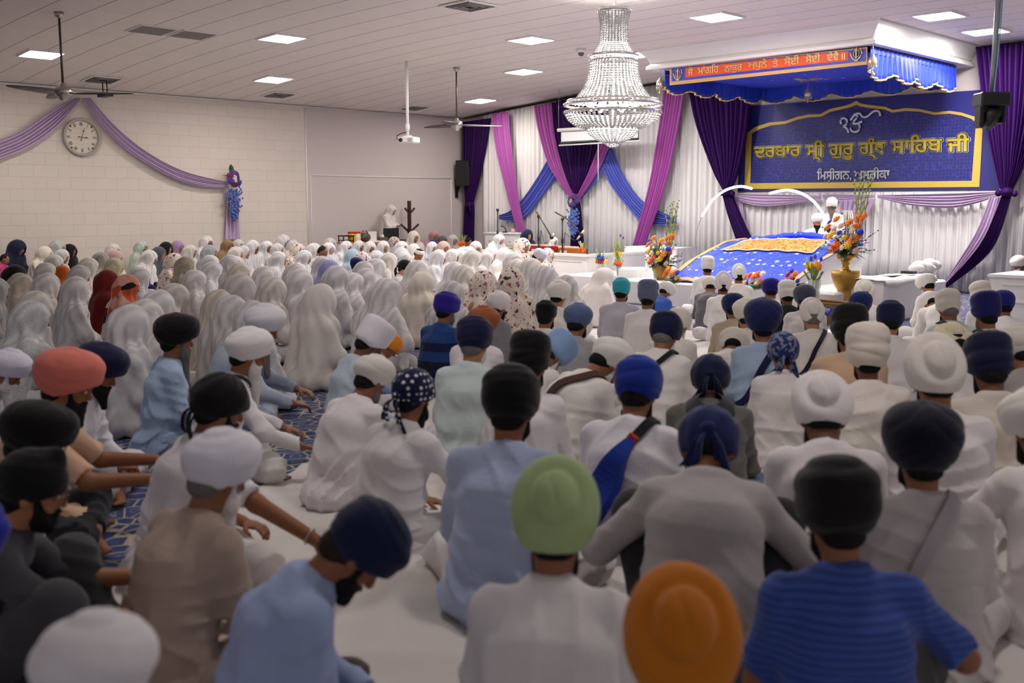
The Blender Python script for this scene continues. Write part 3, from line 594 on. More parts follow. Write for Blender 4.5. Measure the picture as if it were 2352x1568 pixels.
def bpoly(name, pts, d, m, par):
    b = MB(); P = [bl(x, y) for x, y in pts]; n = len(P); b.add([p - (0, d, 0) for p in P] + [p - (0, d - .006, 0) for p in P], [tuple(range(n)), tuple(reversed(range(n, 2 * n)))] + [(i, n + i, n + (i + 1) % n, (i + 1) % n) for i in range(n)]); return b.build(name, m, par, False)
sheet_ = bpoly('cloth_sheet', [(1724, 243), (2258, 206), (2300, 436), (1688, 440)], 0, M_navy, ban)
Z3 = lambda L: [(1500 + x / 2.614, y / 2.614) for x, y in L]
outer = Z3([(550, 1135), (560, 800), (620, 760), (700, 735), (790, 728), (870, 700), (930, 688), (1005, 686), (1060, 655), (1150, 635), (1190, 622), (1222, 605), (1250, 622), (1300, 630), (1400, 642), (1440, 660), (1520, 648), (1600, 654), (1690, 674), (1780, 665), (1850, 675), (1930, 700), (1983, 725), (1960, 1122)])
inner = Z3([(585, 1100), (595, 800), (640, 776), (715, 752), (797, 743), (870, 718), (935, 705), (1013, 700), (1065, 672), (1150, 652), (1195, 642), (1222, 628), (1246, 640), (1300, 648), (1396, 658), (1436, 676), (1520, 666), (1600, 670), (1688, 690), (1780, 682), (1850, 692), (1910, 712), (1940, 735), (1915, 1085)])
bpoly('patterned_field', inner, .004, M_hex, sheet_)
b = MB(); n = len(outer); PO = [bl(*q) - (0, .012, 0) for q in outer]; PI = [bl(*q) - (0, .012, 0) for q in inner]; b.add(PO + PI, [(i, (i + 1) % n, n + (i + 1) % n, n + i) for i in range(n)]); b.build('yellow_border', M_by, sheet_, False)
def title(body, xa, xb, yt, yb, slope, layers):
    a, c, e = bl(xa, yt), bl(xa, yb), bl(xb, yt + slope * (xb - xa))
    for off, m, d, nm in layers: word(body, a, e - a, a - c, nm, m, sheet_, off, dn=(0, -d, 0))
LY = [(.085, M_tw, .013, 'lettering_outline'), (.066, M_tn, .018, 'lettering_inner_outline'), (.026, M_ty, .023, 'lettering')]  # printed layers: white outer outline, navy inner outline, yellow letter
for wd_, xa, xb, yt, yb in (('ਦਰਬਾਰ', 612, 890, 886, 945), ('ਸ੍ੀ', 922, 1028, 876, 940), ('ਗੁਰੂ', 1060, 1208, 868, 932), ('ਗ੍ੰਥ', 1240, 1400, 860, 925), ('ਸਾਿਹਬ', 1435, 1735, 848, 918), ('ਜੀ', 1770, 1897, 838, 910)):
    title(wd_, 1500 + xa / 2.614, 1500 + xb / 2.614, yt / 2.614, yb / 2.614, -.042, LY)
LW = [(.07, M_tn, .013, 'lettering_outline'), (.03, M_tw, .018, 'lettering')]
title('ਿਮਸ਼ੀਗਨ,', 1500 + 988 / 2.614, 1500 + 1192 / 2.614, 1032 / 2.614, 1078 / 2.614, -.02, LW); title('ਅਮਰੀਕਾ', 1500 + 1210 / 2.614, 1500 + 1422 / 2.614, 1028 / 2.614, 1074 / 2.614, -.02, LW)
def strokes(lst, d, r, name, m):
    b = MB()
    for pts in lst:
        P = [bl(*q) - (0, d, 0) for q in Z3(pts)]; P = [poly(P, i / 24) for i in range(25)]; b.tube(P, r, 6)
    b.build(name, m, sheet_)
EK = [[(1135, 745), (1132, 720), (1150, 708), (1170, 722), (1165, 748), (1148, 758), (1168, 770), (1180, 798)],
      [(1190, 722), (1218, 690), (1235, 700), (1205, 738), (1240, 745), (1246, 772), (1225, 792), (1196, 785), (1190, 765)], [(1215, 745), (1242, 738), (1262, 728)],
      [(1196, 720), (1210, 690), (1245, 680), (1262, 700), (1290, 700), (1330, 668), (1362, 670), (1370, 696)]]
strokes(EK, .014, .035, 'numeral_outline', M_tn); strokes(EK, .03, .026, 'sacred_numeral', M_tw)
# projection screen
p = at_stage(1376, 312, 1.2); t = thing('projection_screen', 'rolled-down white projection screen hanging behind the chandelier', 'screen', p, RZB)
def sl_(x, y, d=1.2): q = at_stage(x, y, d) - p; return np.array([q.dot(BV), q.dot(AV), q[2]])
m = MB(); m.tube([sl_(1282, 299), sl_(1468, 288)], .045, 10); m.build('case', M_white, t)
m = MB(); P = [sl_(1288, 304), sl_(1466, 294), sl_(1466, 321), sl_(1288, 331)]; m.add(P + [q + (0, .01, 0) for q in P], [(0, 1, 2, 3), (7, 6, 5, 4), (0, 4, 5, 1), (1, 5, 6, 2), (2, 6, 7, 3), (3, 7, 4, 0)]); m.build('fabric', mat('screen_white', '#f4f2f2', rough=.8), t, False)
m = MB(); m.tube([sl_(1288, 328), sl_(1466, 319)], .03, 4); m.tube([sl_(1288, 304), sl_(1288, 331)], .012, 4); m.tube([sl_(1466, 294), sl_(1466, 321)], .012, 4); m.build('border', M_black, t)
m = MB(); m.tube([sl_(1284, 334), sl_(1470, 323)], .018, 8); m.build('bottom_bar', M_white, t)
m = MB(); m.tube([sl_(1374, 330), sl_(1374, 414)], .012, 5); m.build('pull_cord', M_white, t)
m = MB()
for x, y in ((1283, 296), (1462, 286)): q = sl_(x, y); m.tube([q, (q[0], q[1], ceil_z(at_stage(x, y, 1.2)) - p[2])], .006, 5)
m.build('hanging_wire', M_steel, t)
# wall speaker
p = at_clock(1068, 398, .32); t = thing('wall_speaker', 'black loudspeaker on a wall bracket in the corner by purple curtain', 'speaker', p, RZC + R(28))
m = MB(); m.prism([(-.2, .22), (.2, .22), (.26, -.2), (-.26, -.2)], lambda x, y, d: (x, y - .0, -.36 + d * .72), 1); o = m.build('cabinet', M_black, t, False); o.modifiers.new('bevel', 'BEVEL').width = .02
m = MB(); m.box((0, -.205, -.08), (.44, .015, .5)); m.build('grille', mat('speaker_grille', '#1f1f22', rough=.8, bump=(200, .5)), t, False)
m = MB(); m.lathe([(.001, 0), (.13, 0), (.15, .02), (.17, 0)], 16, (0, -.214, .22), Matrix.Rotation(math.pi / 2, 3, 'X') @ Matrix.Scale(.8, 3)); m.build('horn', M_dark, t)
t2 = thing('speaker_bracket', 'black angled wall bracket under the loudspeaker', 'bracket', at_clock(1047, 432, .0), RZC)
a = at_clock(1047, 432, 0)
def w2(px, py, d): q = at_clock(px, py, d) - a; return (q.dot(AV), q.dot(BV) , q[2])
m = MB(); m.box((0, -.03, 0), (.07, .06, .55)); m.build('wall_plate', M_dark, t2, False)
m = MB(); m.tube([(0, -.04, .05), (.03, -.11, .03)], .025, 6); m.tube([(0, -.04, -.2), (.03, -.11, .03)], .02, 6); m.build('arm', M_dark, t2)
# ================================================================ white sheets on the carpet
def floor_sheet(name, c, ang, w, L, label, seed, z=.006):
    rg = np.random.default_rng(seed); k = rg.normal(size=(7, 2)) * np.array([3.2, 2.2]); ph = rg.random(7) * 6; nx, ny = int(w / .055), int(L / .055)
    x = np.linspace(-w / 2, w / 2, nx); y = np.linspace(0, L, ny); X, Yy = np.meshgrid(x, y, indexing='ij')
    Z = sum(np.maximum(0, np.sin(X * k[i, 0] + Yy * k[i, 1] + 1.4 * np.sin(X * k[i - 1, 1] + Yy * .7 + ph[i - 1]) + ph[i])) ** 7 for i in range(7)) * .022
    Z += .004 * np.sin(9 * X + 2 * np.sin(3 * Yy)) * np.sin(4 * Yy) + z + .004
    e = .018 * np.sin(3 * Yy + seed) + .010 * np.sin(7.3 * Yy); X = X + e * (X / w * 2); P = np.stack([X, Yy, Z], -1).reshape(-1, 3)
    i, j = np.meshgrid(np.arange(nx - 1), np.arange(ny - 1), indexing='ij'); a = (i * ny + j).ravel(); Q = np.stack([a, a + ny, a + ny + 1, a + 1], 1)
    o = link(name, raw_mesh_(name, P, Q, M_sheet), None, (c[0], c[1], 0), (0, 0, ang)); return tag(o, label, 'sheet')
def raw_mesh_(name, X, Q, m):
    return new_mesh(name, X, Q, m)
A0 = -R(13)
for i, (cx, cyy, w, L, lb) in enumerate(((-1.15, 2.0, 2.33, 12.5, 'white cloth runner on the floor between the women and the men'), (1.2, 1.2, 2.35, 12.6, 'white cloth runner on the floor under the men in the middle'), (3.6, .8, 2.35, 10.6, 'white cloth runner on the floor under the men at the right'), (6.0, 3.0, 2.35, 8.0, 'white cloth runner on the floor at the far right'))):
    floor_sheet('floor_sheet', (cx, cyy), A0, w, L, lb, i + 3, .006)
floor_sheet('floor_sheet', (-4.4, 11.6), R(20), 3.6, 11, 'white cloth runner on the floor under the women by the carpet', 11, .006)
floor_sheet('floor_sheet', (-.8, 15.2), R(-2), 3.0, 10, 'white cloth runner on the floor under the women near the singers', 12, .006)

# ================================================================ stage furniture
def stg(x, y, n): return at_stage(x, y, n)
def sbox(name, s0, s1, n0, n1, z0, z1, m, label, cat, bev=.015):
    t = None; b = MB(); b.box(((s1 - s0) / 2, (n1 - n0) / 2, (z1 - z0) / 2), (s1 - s0, n1 - n0, z1 - z0))
    o = b.build(name, m, None, False, loc=st(s0, n1, z0), rot=CR); o.modifiers.new('bevel', 'BEVEL').width = bev; return tag(o, label, cat)
# altar platform: low front deck, and the taller white block at its right
sbox('platform', 11.1, 15.1, 2.6, 6.42, 0, .42, M_linen, 'low white-covered platform under the blue altar cloth', 'platform', .03)
def side_block():
    t = thing('white_counter', 'long white counter with a loose white sheet on top, right of altar', 'counter', st(15.4, 6.1, 0), RZB)
    b = MB(); b.box((.0, .8, .3), (.5, 1.6, .6)); o = b.build('body', M_white, t, False); o.modifiers.new('bevel', 'BEVEL').width = .01
    b = MB(); b.sheet(lambda u, v: (-.3 + .62 * u, -.05 + 1.7 * v, .605 + .02 * abs(math.sin(9 * v + 4 * u)) * (1 if .1 < u < .9 else .4) - (.07 * (1 + .3 * math.sin(7 * v)) if u > .97 else 0)), 20, 50); b.build('top_sheet', M_linen, t, thick=.008)
    return t
side_block()
# blue altar cloth over its frame
def pt(x, y, n): return at_stage(x, y, n)
AL = thing('altar', 'altar frame covered by a star-patterned blue cloth with an orange panel', 'altar', st(13.1, 4.9, .42), RZB)
o0 = st(13.1, 4.9, .42)
def al(p): q = np.array(p) - o0; return np.array([q.dot(BV), q.dot(AV), q[2]])
prof = [(6.34, .02), (6.1, .12), (5.4, .38), (4.9, .52), (4.55, .60), (4.2, .63), (3.9, .64)]      # out from the wall, height over the deck
sL, sR = 11.95, 14.3
def alp(u, v):                                   # u along the stage, v from the foot to the top
    P_ = [v3_(n, z) for n, z in prof]; q = polyA(prof, v); s = sL + (sR - sL) * u + (v - .5) * .1 * (u - .5); w = .012 * math.sin(40 * u + 3 * math.sin(9 * v)) * (1 - .5 * v) + .05 * v * math.exp(-((u - .55) / .3) ** 2)
    return al(st(s, q[0], .42 + q[1] + w))
def v3_(*a): return np.array(a, float)
def polyA(P, v):
    A = np.array(P, float); L = np.r_[0, np.cumsum(np.linalg.norm(np.diff(A, axis=0), axis=1))]; return np.array([np.interp(v * L[-1], L, A[:, i]) for i in range(A.shape[1])])
b = MB(); b.sheet(alp, 48, 30); clo = b.build('blue_cloth', M_rum, AL, thick=.012)
for u0, u1, nm in ((0, .035, 'gold_border'), (.965, 1, 'gold_border')):
    b = MB(); b.sheet(lambda u, v: alp(u0 + (u1 - u0) * u, v) + np.array([0, -.006, .012]), 3, 30); b.build(nm, M_trim, clo, thick=.006)
b = MB(); b.sheet(lambda u, v: alp(.035 + .93 * u, .045 * v) + np.array([0, -.006, .012]), 40, 2); b.build('gold_border', M_trim, clo, thick=.006)
def orn_fn(nt, b):
    tc = nd(nt, 'ShaderNodeTexCoord'); v = nd(nt, 'ShaderNodeTexVoronoi'); v.inputs['Scale'].default_value = 22; nt.links.new(tc.outputs['Object'], v.inputs['Vector'])
    n = nd(nt, 'ShaderNodeTexNoise'); n.inputs['Scale'].default_value = 14; n.inputs['Detail'].default_value = 4; nt.links.new(tc.outputs['Object'], n.inputs['Vector'])
    m = nd(nt, 'ShaderNodeMath', operation='ADD'); nt.links.new(v.outputs['Distance'], m.inputs[0]); nt.links.new(n.outputs['Fac'], m.inputs[1])
    nt.links.new(ramp(nt, m.outputs[0], [(0, '#f3c06a'), (.62, '#f0a040'), (.74, '#e77a1e'), (.86, '#f4d590'), (1, '#e2661a')]), b.inputs['Base Color'])
b = MB(); b.sheet(lambda u, v: alp(.14 + .72 * u + .06 * v * (1 - 2 * u), .52 + .30 * v) + np.array([0, -.01, .022]), 40, 12); pan = b.build('orange_panel', mat('orange_brocade', rough=.55, fn=orn_fn), clo, thick=.008)
b = MB(); e = [(u, 0) for u in np.linspace(0, 1, 20)] + [(1, v) for v in np.linspace(0, 1, 8)] + [(u, 1) for u in np.linspace(1, 0, 20)] + [(0, v) for v in np.linspace(1, 0, 8)]
b.tube([alp(.14 + .72 * u + .06 * v * (1 - 2 * u), .52 + .30 * v) + np.array([0, -.012, .028]) for u, v in e], .012, 5); b.build('panel_edge', mat('panel_edge', '#f3d9b8', rough=.6), pan)
b = MB(); b.tube([al(st(s, 3.88, 1.07 + .03 * math.sin(3 * s) + .05 * math.exp(-((s - 13.1) / .7) ** 2))) for s in np.linspace(12.05, 14.2, 26)], [.05 + .02 * abs(math.sin(i)) for i in range(26)], 10); b.build('rolled_cushion', M_rum, AL)
b = MB(); b.prism([(3.92, .42), (6.2, .42), (6.2, .5), (5.4, .76), (4.9, .90), (4.2, 1.0), (3.92, 1.0)], lambda n, z, d: al(st(12.02 + 2.2 * d, n, z)), 1); b.build('frame', M_white, AL, False)
# curved light tubes over the altar
def arc_tube(pix, n, label, tail):
    P = [at_stage(x, y, n) for x, y in pix]; o = P[0]; t = thing('curved_light_tube', label, 'lamp', o)
    b = MB(); b.tube([poly(P, i / 30) - o for i in range(31)], .024, 8); b.build('glowing_tube', M_glow, t)
    T = [at_stage(x, y, n) for x, y in tail]; b = MB(); b.tube([poly(T, i / 16) - o for i in range(17)], .008, 5); b.build('stalk', M_steel, t)
arc_tube([(1727, 433), (1700, 428), (1668, 436), (1640, 456), (1622, 481), (1612, 497)], 3.2, 'white glowing arched tube lamp left of the reader, over blue cloth', [(1612, 497), (1602, 525), (1596, 560), (1594, 600)])
arc_tube([(1768, 444), (1800, 437), (1830, 440), (1860, 455), (1882, 478), (1899, 508)], 3.3, 'white glowing arched tube lamp bending down in front of the reader', [(1899, 508), (1906, 530), (1912, 556), (1918, 590)])
# whisk held up beside the attendant
p = at_stage(1945, 487, 1.7); t = thing('whisk', 'pale horsehair whisk hanging beside the standing attendant', 'whisk', p, RZB)
b = MB()
for k in range(70):
    a = rnd.random() * 6.28; q = rnd.random(); b.tube([(.02 * math.cos(a), .02 * math.sin(a), .0), (.10 * math.cos(a) * q, .06 * math.sin(a) * q, .03), (.16 * math.cos(a) * q, .09 * math.sin(a) * q, -.2), (.19 * math.cos(a) * q + .03, .1 * math.sin(a) * q, -.58 - .12 * rnd.random())], [.008, .01, .009, .004], 4, False)
o = b.build('hair', mat('horsehair', '#d8d2c6', rough=.8), t); o['kind'] = 'stuff'
b = MB(); b.tube([(-.32, -.02, -.22), (-.06, 0, -.03), (0, 0, 0)], .016, 8); b.build('handle', M_steel, t)
# microphone at the reader
p = at_stage(1903, 530, 3.75); t = thing('gooseneck_microphone', 'black gooseneck microphone in front of the reader', 'microphone', p)
b = MB(); b.ball((0, 0, .02), (.035, .035, .05)); b.build('head', M_black, t); b = MB(); b.tube([(0, 0, -.02), (.03, -.01, -.2), (.06, -.02, -.42)], .012, 6); b.build('neck', M_black, t)

# ---------------------------------------------------------------- flowers
FCOL = {'o': '#e8862a', 'y': '#f2c02a', 'w': '#f3eee6', 'b': '#1f3fb4', 'p': '#d9b09a', 'r': '#b4182c', 'd': '#ee6a2a', 'v': '#5b4a9a', 'l': '#e7e3a0', 'm': '#7a2a6a'}
def petal(nm): return mat('petal_' + nm, FCOL[nm], rough=.6)
M_leaf = mat('leaf', '#35592c', rough=.55); M_leaf2 = mat('leaf_pale', '#8f9d55', rough=.6); M_stem = mat('stem', '#5c7a3a', rough=.6); M_glassv = mat('vase_glass', '#f2f6f6', rough=.05, alpha=.28, spec=.8); M_grey = mat('dusty_leaf', '#6f7a70', rough=.7)
def bloom(par, c, r, col, face=(0, -1, .4), kind='daisy'):
    f = np.array(face, float); f /= np.linalg.norm(f); a = np.cross(f, [0, 0, 1.]); a /= np.linalg.norm(a); u = np.cross(a, f); Mx = np.stack([a, u, f], 1); b = MB(); c = np.array(c, float)
    if kind == 'ball': b.ball(c, r * .8, 10, 7)
    elif kind == 'tulip':
        for k in range(4): q = k * math.pi / 2; b.ball(c + (.25 * r * math.cos(q), .25 * r * math.sin(q), 0), (r * .42, r * .42, r), 8, 6)
    else:
        for ring, n_, rr, tl in ((0, 9, 1., .15), (1, 7, .66, .5), (2, 5, .36, .9)):
            for k in range(n_):
                q = 2 * math.pi * (k + .5 * ring) / n_; d = Mx @ np.array([math.cos(q), math.sin(q), tl]); Rm = np.stack([np.cross(f, d / np.linalg.norm(d)), d / np.linalg.norm(d), f], 1)
                b.ball(c + d * r * rr * .55, (r * .26, r * .42, r * .10), 6, 4, Rm)
        b.ball(c + f * r * .25, r * .28, 6, 4)
    return b.build('flower', petal(col), par)
def leaf_mesh(b, base, tip, w, n=5):
    base, tip = np.array(base, float), np.array(tip, float); d = tip - base; x = np.cross(d, [0, 0, 1.]); x /= np.linalg.norm(x) + 1e-6
    V = []
    for i in range(n + 1):
        t = i / n; p = base + d * t + np.array([0, 0, .12 * np.linalg.norm(d) * math.sin(math.pi * t)]); ww = w * math.sin(math.pi * min(.97, .1 + .87 * t)); V += [p - x * ww, p + (0, 0, -.15 * ww), p + x * ww]
    b.add(V, [(3 * i + j, 3 * i + j + 1, 3 * i + 4 + j, 3 * i + 3 + j) for i in range(n) for j in (0, 1)])
def spike(par, base, tip, cols, nm='gladiolus'):
    base, tip = np.array(base, float), np.array(tip, float); b = MB(); mid = (base + tip) / 2 + np.array([.04 * rnd.uniform(-1, 1), 0, .02]); P = [base, mid, tip]; b.tube([poly(P, i / 8) for i in range(9)], [.009] * 6 + [.007, .005, .003], 5)
    for k in range(9):
        q = poly(P, .48 + .058 * k); s = (-1) ** k; b.ball(q + (s * .02, 0, .01), (.013, .013, .034 - .0022 * k), 6, 4)
    o = b.build(nm, M_leaf2, par)
    for k in range(3): q = poly(P, .26 + .1 * k); bloom(o, q + np.array([(-1) ** k * .03, -.01, 0]), .05, cols, (.3 * (-1) ** k, -1, .4))
def big_bouquet(base, sc, label, pedestal, mirror=1):
    t = thing('flower_arrangement', label, 'flower arrangement', base, RZB - R(20)); sc_ = sc
    b = MB(); bw = lambda z: z * sc
    if pedestal:
        # a footed dish for the flowers stands on the wide urn
        b.lathe([(.001, 0), (bw(.08), 0), (bw(.085), bw(.03)), (bw(.05), bw(.05)), (bw(.04), bw(.10)), (bw(.06), bw(.13)), (bw(.045), bw(.15)), (bw(.11), bw(.19)), (bw(.14), bw(.26)), (bw(.13), bw(.26)), (.001, bw(.23))], 28); zf = .26
    else:
        b.lathe([(.001, 0), (bw(.08), 0), (bw(.085), bw(.03)), (bw(.13), bw(.1)), (bw(.165), bw(.19)), (bw(.17), bw(.25)), (bw(.16), bw(.25)), (.001, bw(.21))], 28); zf = .24
    b.build('brass_bowl', M_brass if pedestal else M_gold, t)
    L = MB()
    for k in range(46):
        a = rnd.random() * 6.28; e = rnd.uniform(-.25, .9); l = rnd.uniform(.22, .42) * sc; d = np.array([math.cos(a) * math.cos(e), .7 * math.sin(a) * math.cos(e), math.sin(e)]); leaf_mesh(L, d * .06 + (0, 0, zf * sc), d * l + (0, 0, zf * sc), .035 * sc)
    o = L.build('foliage', M_leaf, t, thick=.003); o['kind'] = 'stuff'
    G = MB()
    for k in range(26):
        a = rnd.random() * 6.28; e = rnd.uniform(.1, 1.2); l = rnd.uniform(.3, .55) * sc; d = np.array([math.cos(a) * math.cos(e), .7 * math.sin(a) * math.cos(e), math.sin(e)]); G.tube([d * .05 + (0, 0, zf * sc), d * l + (0, 0, zf * sc)], .004, 4)
        for j in range(6): G.ball(d * l * (.55 + .09 * j) + np.array([rnd.uniform(-.02, .02), rnd.uniform(-.02, .02), zf * sc + rnd.uniform(-.02, .02)]), .013, 5, 4)
    o = G.build('filler_sprigs', M_grey, t); o['kind'] = 'stuff'
    for x, z, r, c, kd in ((-.26, .34, .075, 'o', 'daisy'), (-.05, .46, .07, 'o', 'daisy'), (.17, .42, .075, 'o', 'daisy'), (-.14, .24, .085, 'y', 'daisy'), (.0, .10, .10, 'd', 'daisy'), (.12, .22, .05, 'y', 'ball'), (.19, .13, .08, 'y', 'daisy'), (.25, .2, .08, 'o', 'daisy'), (-.03, .22, .05, 'w', 'ball'), (-.2, .12, .05, 'w', 'daisy'), (.10, .09, .055, 'w', 'daisy'),
                           (-.3, .22, .055, 'p', 'daisy'), (.05, .37, .06, 'p', 'daisy'), (.31, .05, .055, 'p', 'daisy'), (.33, .30, .06, 'b', 'ball'), (-.22, .42, .045, 'b', 'daisy'), (-.08, .33, .055, 'p', 'daisy'), (.03, .28, .05, 'b', 'daisy'), (-.10, .06, .06, 'o', 'daisy'), (.22, .32, .05, 'w', 'daisy'), (-.34, .10, .045, 'l', 'daisy')):
        y = -.16 + .4 * abs(x) ** 1.5 - .1 * (.3 - z); bloom(t, (x * mirror * sc, y * sc, (zf + z) * sc), r * sc, c, (x * mirror, -1, .45 + z), kd)
    for k, (x, h) in enumerate(((-.02, 1.0), (.10, 1.08), (.18, 1.1), (.26, 1.02), (.34, 1.12))): spike(t, (.12 * mirror * sc, .05, zf * sc), ((x + .05) * mirror * sc, .06, (zf + h) * sc), 'o')
    return t
YB = .42
p = at_stage(1533, 622, 6.1); big_bouquet(np.array([*st((p - CORNER).dot(BV) - .12, 6.1)[:2], YB]), 1.0, 'large orange and yellow bouquet in a gold bowl left of the blue cloth', False)
# urn at the right on the floor before the platform
p = at_z(1937, 735, 0); p = np.array([p[0], p[1], 0]); zt = at_dist(1940, 622, p[1])[2]; hh = zt
t = thing('urn', 'tall matte gold urn with a wide bowl standing before the platform', 'urn', p)
q = lambda px: px / F * p[1]
b = MB(); b.lathe([(.001, 0), (q(30), 0), (q(29), .03), (q(20), hh * .30), (q(17), hh * .55), (q(16), hh * .6), (q(19), hh * .64), (q(26), hh * .75), (q(31), hh * .9), (q(32), hh), (q(29), hh), (.001, hh * .88)], 36); b.build('body', M_gold, t)
big_bouquet((p[0], p[1], hh * .985 - .02), 1.08, 'large orange and yellow bouquet in a brass dish on the gold urn', True, 1)
def vase(x, y, n, z0, label, flowers, h=.3, r=.06, leaves=6, stemk=12, glass=True, r2=None):
    p = at_stage(x, y, n); p = np.array([p[0], p[1], z0]); t = thing('flower_vase', label, 'flower vase', p, RZB - R(20)); r2 = r2 or r
    if glass: b = MB(); b.lathe([(.001, 0), (r * .8, 0), (r * .85, .01), (r, h * .5), (r2, h), (r2 - .006, h), (r - .006, h * .5), (r * .8, .02), (.001, .02)], 20); b.build('glass', M_glassv, t)
    S = MB()
    for k in range(stemk): a = rnd.random() * 6.28; S.tube([(r * .4 * math.cos(a), r * .4 * math.sin(a), .03), (r2 * .7 * math.cos(a + .5), r2 * .7 * math.sin(a + .5), h), (r2 * 1.6 * math.cos(a + .6), r2 * 1.2 * math.sin(a + .6), h + .12)], .006, 5)
    S.build('stems', M_stem, t)['kind'] = 'stuff'
    L = MB()
    for k in range(leaves): a = rnd.uniform(-2.6, -.5) if k % 2 else rnd.random() * 6.28; l = rnd.uniform(.18, .34); leaf_mesh(L, (0, 0, h * .9), (math.cos(a) * .16, math.sin(a) * .10, h + l), .018)
    if leaves: L.build('leaves', M_leaf2, t, thick=.003)['kind'] = 'stuff'
    for fx, fz, fr, c, kd in flowers: bloom(t, (fx, -.05 + .3 * abs(fx), h + fz), fr, c, (fx * 2, -1, .5), kd)
    return t
# the row of vases at the front of the platform and on the low white step
sbox('white_step', 8.98, 9.9, 3.4, 5.6, 0, .36, M_linen, 'low white step between the panelled box and the altar platform', 'step')
vase(1340, 608, 4.3, .36, 'narrow glass vase with orange blooms beside the panelled box', [(-.08, .06, .07, 'd', 'daisy'), (.06, .05, .075, 'd', 'daisy'), (-.01, .1, .05, 'd', 'daisy')], .34, .05, 8)
vase(1380, 640, 5.0, .36, 'round glass vase with blue and red flowers', [(-.08, .10, .06, 'b', 'daisy'), (0, .13, .06, 'b', 'daisy'), (.09, .11, .06, 'b', 'daisy'), (-.1, .04, .055, 'r', 'daisy'), (.02, .05, .06, 'r', 'daisy'), (.1, .05, .055, 'r', 'daisy'), (-.19, .03, .05, 'y', 'tulip'), (.19, .04, .05, 'y', 'tulip')], .2, .09, 6, 16)
vase(1420, 615, 4.3, .36, 'tall glass vase with yellow blooms and long iris leaves', [(-.1, .06, .06, 'y', 'daisy'), (-.03, .08, .06, 'y', 'daisy'), (.05, .08, .06, 'y', 'daisy'), (.12, .05, .055, 'y', 'daisy'), (.1, .42, .03, 'v', 'tulip'), (.17, .38, .03, 'v', 'tulip')], .3, .06, 16)
vase(1421, 650, 5.4, .36, 'small glass vase with orange blooms in front of the iris vase', [(-.09, .05, .06, 'd', 'daisy'), (-.02, .06, .065, 'd', 'daisy'), (.06, .06, .06, 'd', 'daisy'), (.11, .04, .05, 'd', 'daisy')], .2, .06, 5)
vase(1506, 640, 6.2, .42, 'slim glass vase of pale pink lilies beside the gold bowl', [(-.06, .1, .05, 'p', 'daisy'), (.04, .2, .05, 'l', 'tulip'), (.09, .1, .045, 'p', 'daisy'), (-.02, .28, .035, 'l', 'tulip')], .36, .045, 14)
p = at_z(1868, 688, .1); t_ = vase(1868, 676, 6.7, .0, 'clear glass vase of yellow tulips between the altar cloth and urn', [(-.14, .2, .055, 'y', 'tulip'), (-.08, .17, .055, 'y', 'tulip'), (.0, .2, .055, 'y', 'tulip'), (.07, .22, .055, 'y', 'tulip'), (.12, .19, .055, 'o', 'tulip'), (-.02, .3, .04, 'v', 'tulip'), (.05, .33, .035, 'v', 'tulip'), (.14, .3, .035, 'v', 'tulip')], .62, .08, 14, 18, True, .11)
t_.location.z = 0
def posy(x, y, n, label, fl):
    p = at_stage(x, y, n); t = thing('flower_posy', label, 'flower posy', np.array([p[0], p[1], YB]), RZB - R(20)); L = MB()
    for k in range(14): a = rnd.random() * 6.28; leaf_mesh(L, (0, 0, .04), (math.cos(a) * .2, math.sin(a) * .09, .05 + .06 * rnd.random()), .03)
    L.build('leaves', M_leaf, t, thick=.003)['kind'] = 'stuff'
    b = MB(); b.lathe([(.001, .0), (.16, .0), (.15, .05), (.001, .05)], 16); b.build('dish', M_leaf, t)
    for fx, fz, fr, c in fl: bloom(t, (fx, -.08, .06 + fz), fr, c, (fx, -1, .6))
posy(1548, 640, 6.3, 'low posy of orange and white flowers at the gold bowl foot', [(-.14, .05, .07, 'o'), (-.04, .13, .075, 'o'), (.06, .08, .07, 'o'), (.0, .03, .06, 'w'), (.14, .1, .07, 'o'), (.2, .02, .055, 'y'), (.1, .0, .05, 'v'), (.22, .1, .06, 'b'), (-.1, .12, .06, 'd')])
posy(1742, 650, 6.3, 'low posy of orange and white flowers at the foot of the blue cloth', [(-.22, .08, .075, 'o'), (-.1, .12, .06, 'd'), (.0, .10, .075, 'o'), (.1, .14, .08, 'd'), (-.08, .03, .06, 'w'), (.06, .0, .065, 'w'), (.2, .16, .06, 'w'), (.15, .04, .06, 'o'), (-.16, .0, .05, 'b')])
posy(1828, 640, 6.3, 'small posy of red, orange and blue roses at the cloth corner', [(-.08, .16, .06, 'r'), (.0, .22, .05, 'b'), (.02, .1, .075, 'r'), (.07, .17, .075, 'o'), (-.12, .08, .05, 'o'), (.14, .08, .05, 'b')])
# basket with a sign
p = at_z(1905, 735, 0); p = np.array([p[0] - .1, p[1] - .45, 0]); t = thing('basket', 'low woven basket box with a small blue sign', 'basket', p, RZB)
def weave_fn(nt, b):
    tc = nd(nt, 'ShaderNodeTexCoord'); w = nd(nt, 'ShaderNodeTexBrick'); [w.inputs.__getitem__(k) for k in ()]; w.inputs['Scale'].default_value = 1; w.inputs['Brick Width'].default_value = .05; w.inputs['Row Height'].default_value = .022; w.inputs['Mortar Size'].default_value = .004
    mp = nd(nt, 'ShaderNodeMapping'); mp.inputs['Rotation'].default_value = (math.pi / 2, 0, 0); nt.links.new(tc.outputs['Object'], mp.inputs[0]); nt.links.new(mp.outputs[0], w.inputs['Vector'])
    w.inputs['Color1'].default_value = lin('#a8824e'); w.inputs['Color2'].default_value = lin('#7a5a34'); w.inputs['Mortar'].default_value = lin('#3a2818'); nt.links.new(w.outputs['Color'], b.inputs['Base Color'])
b = MB()
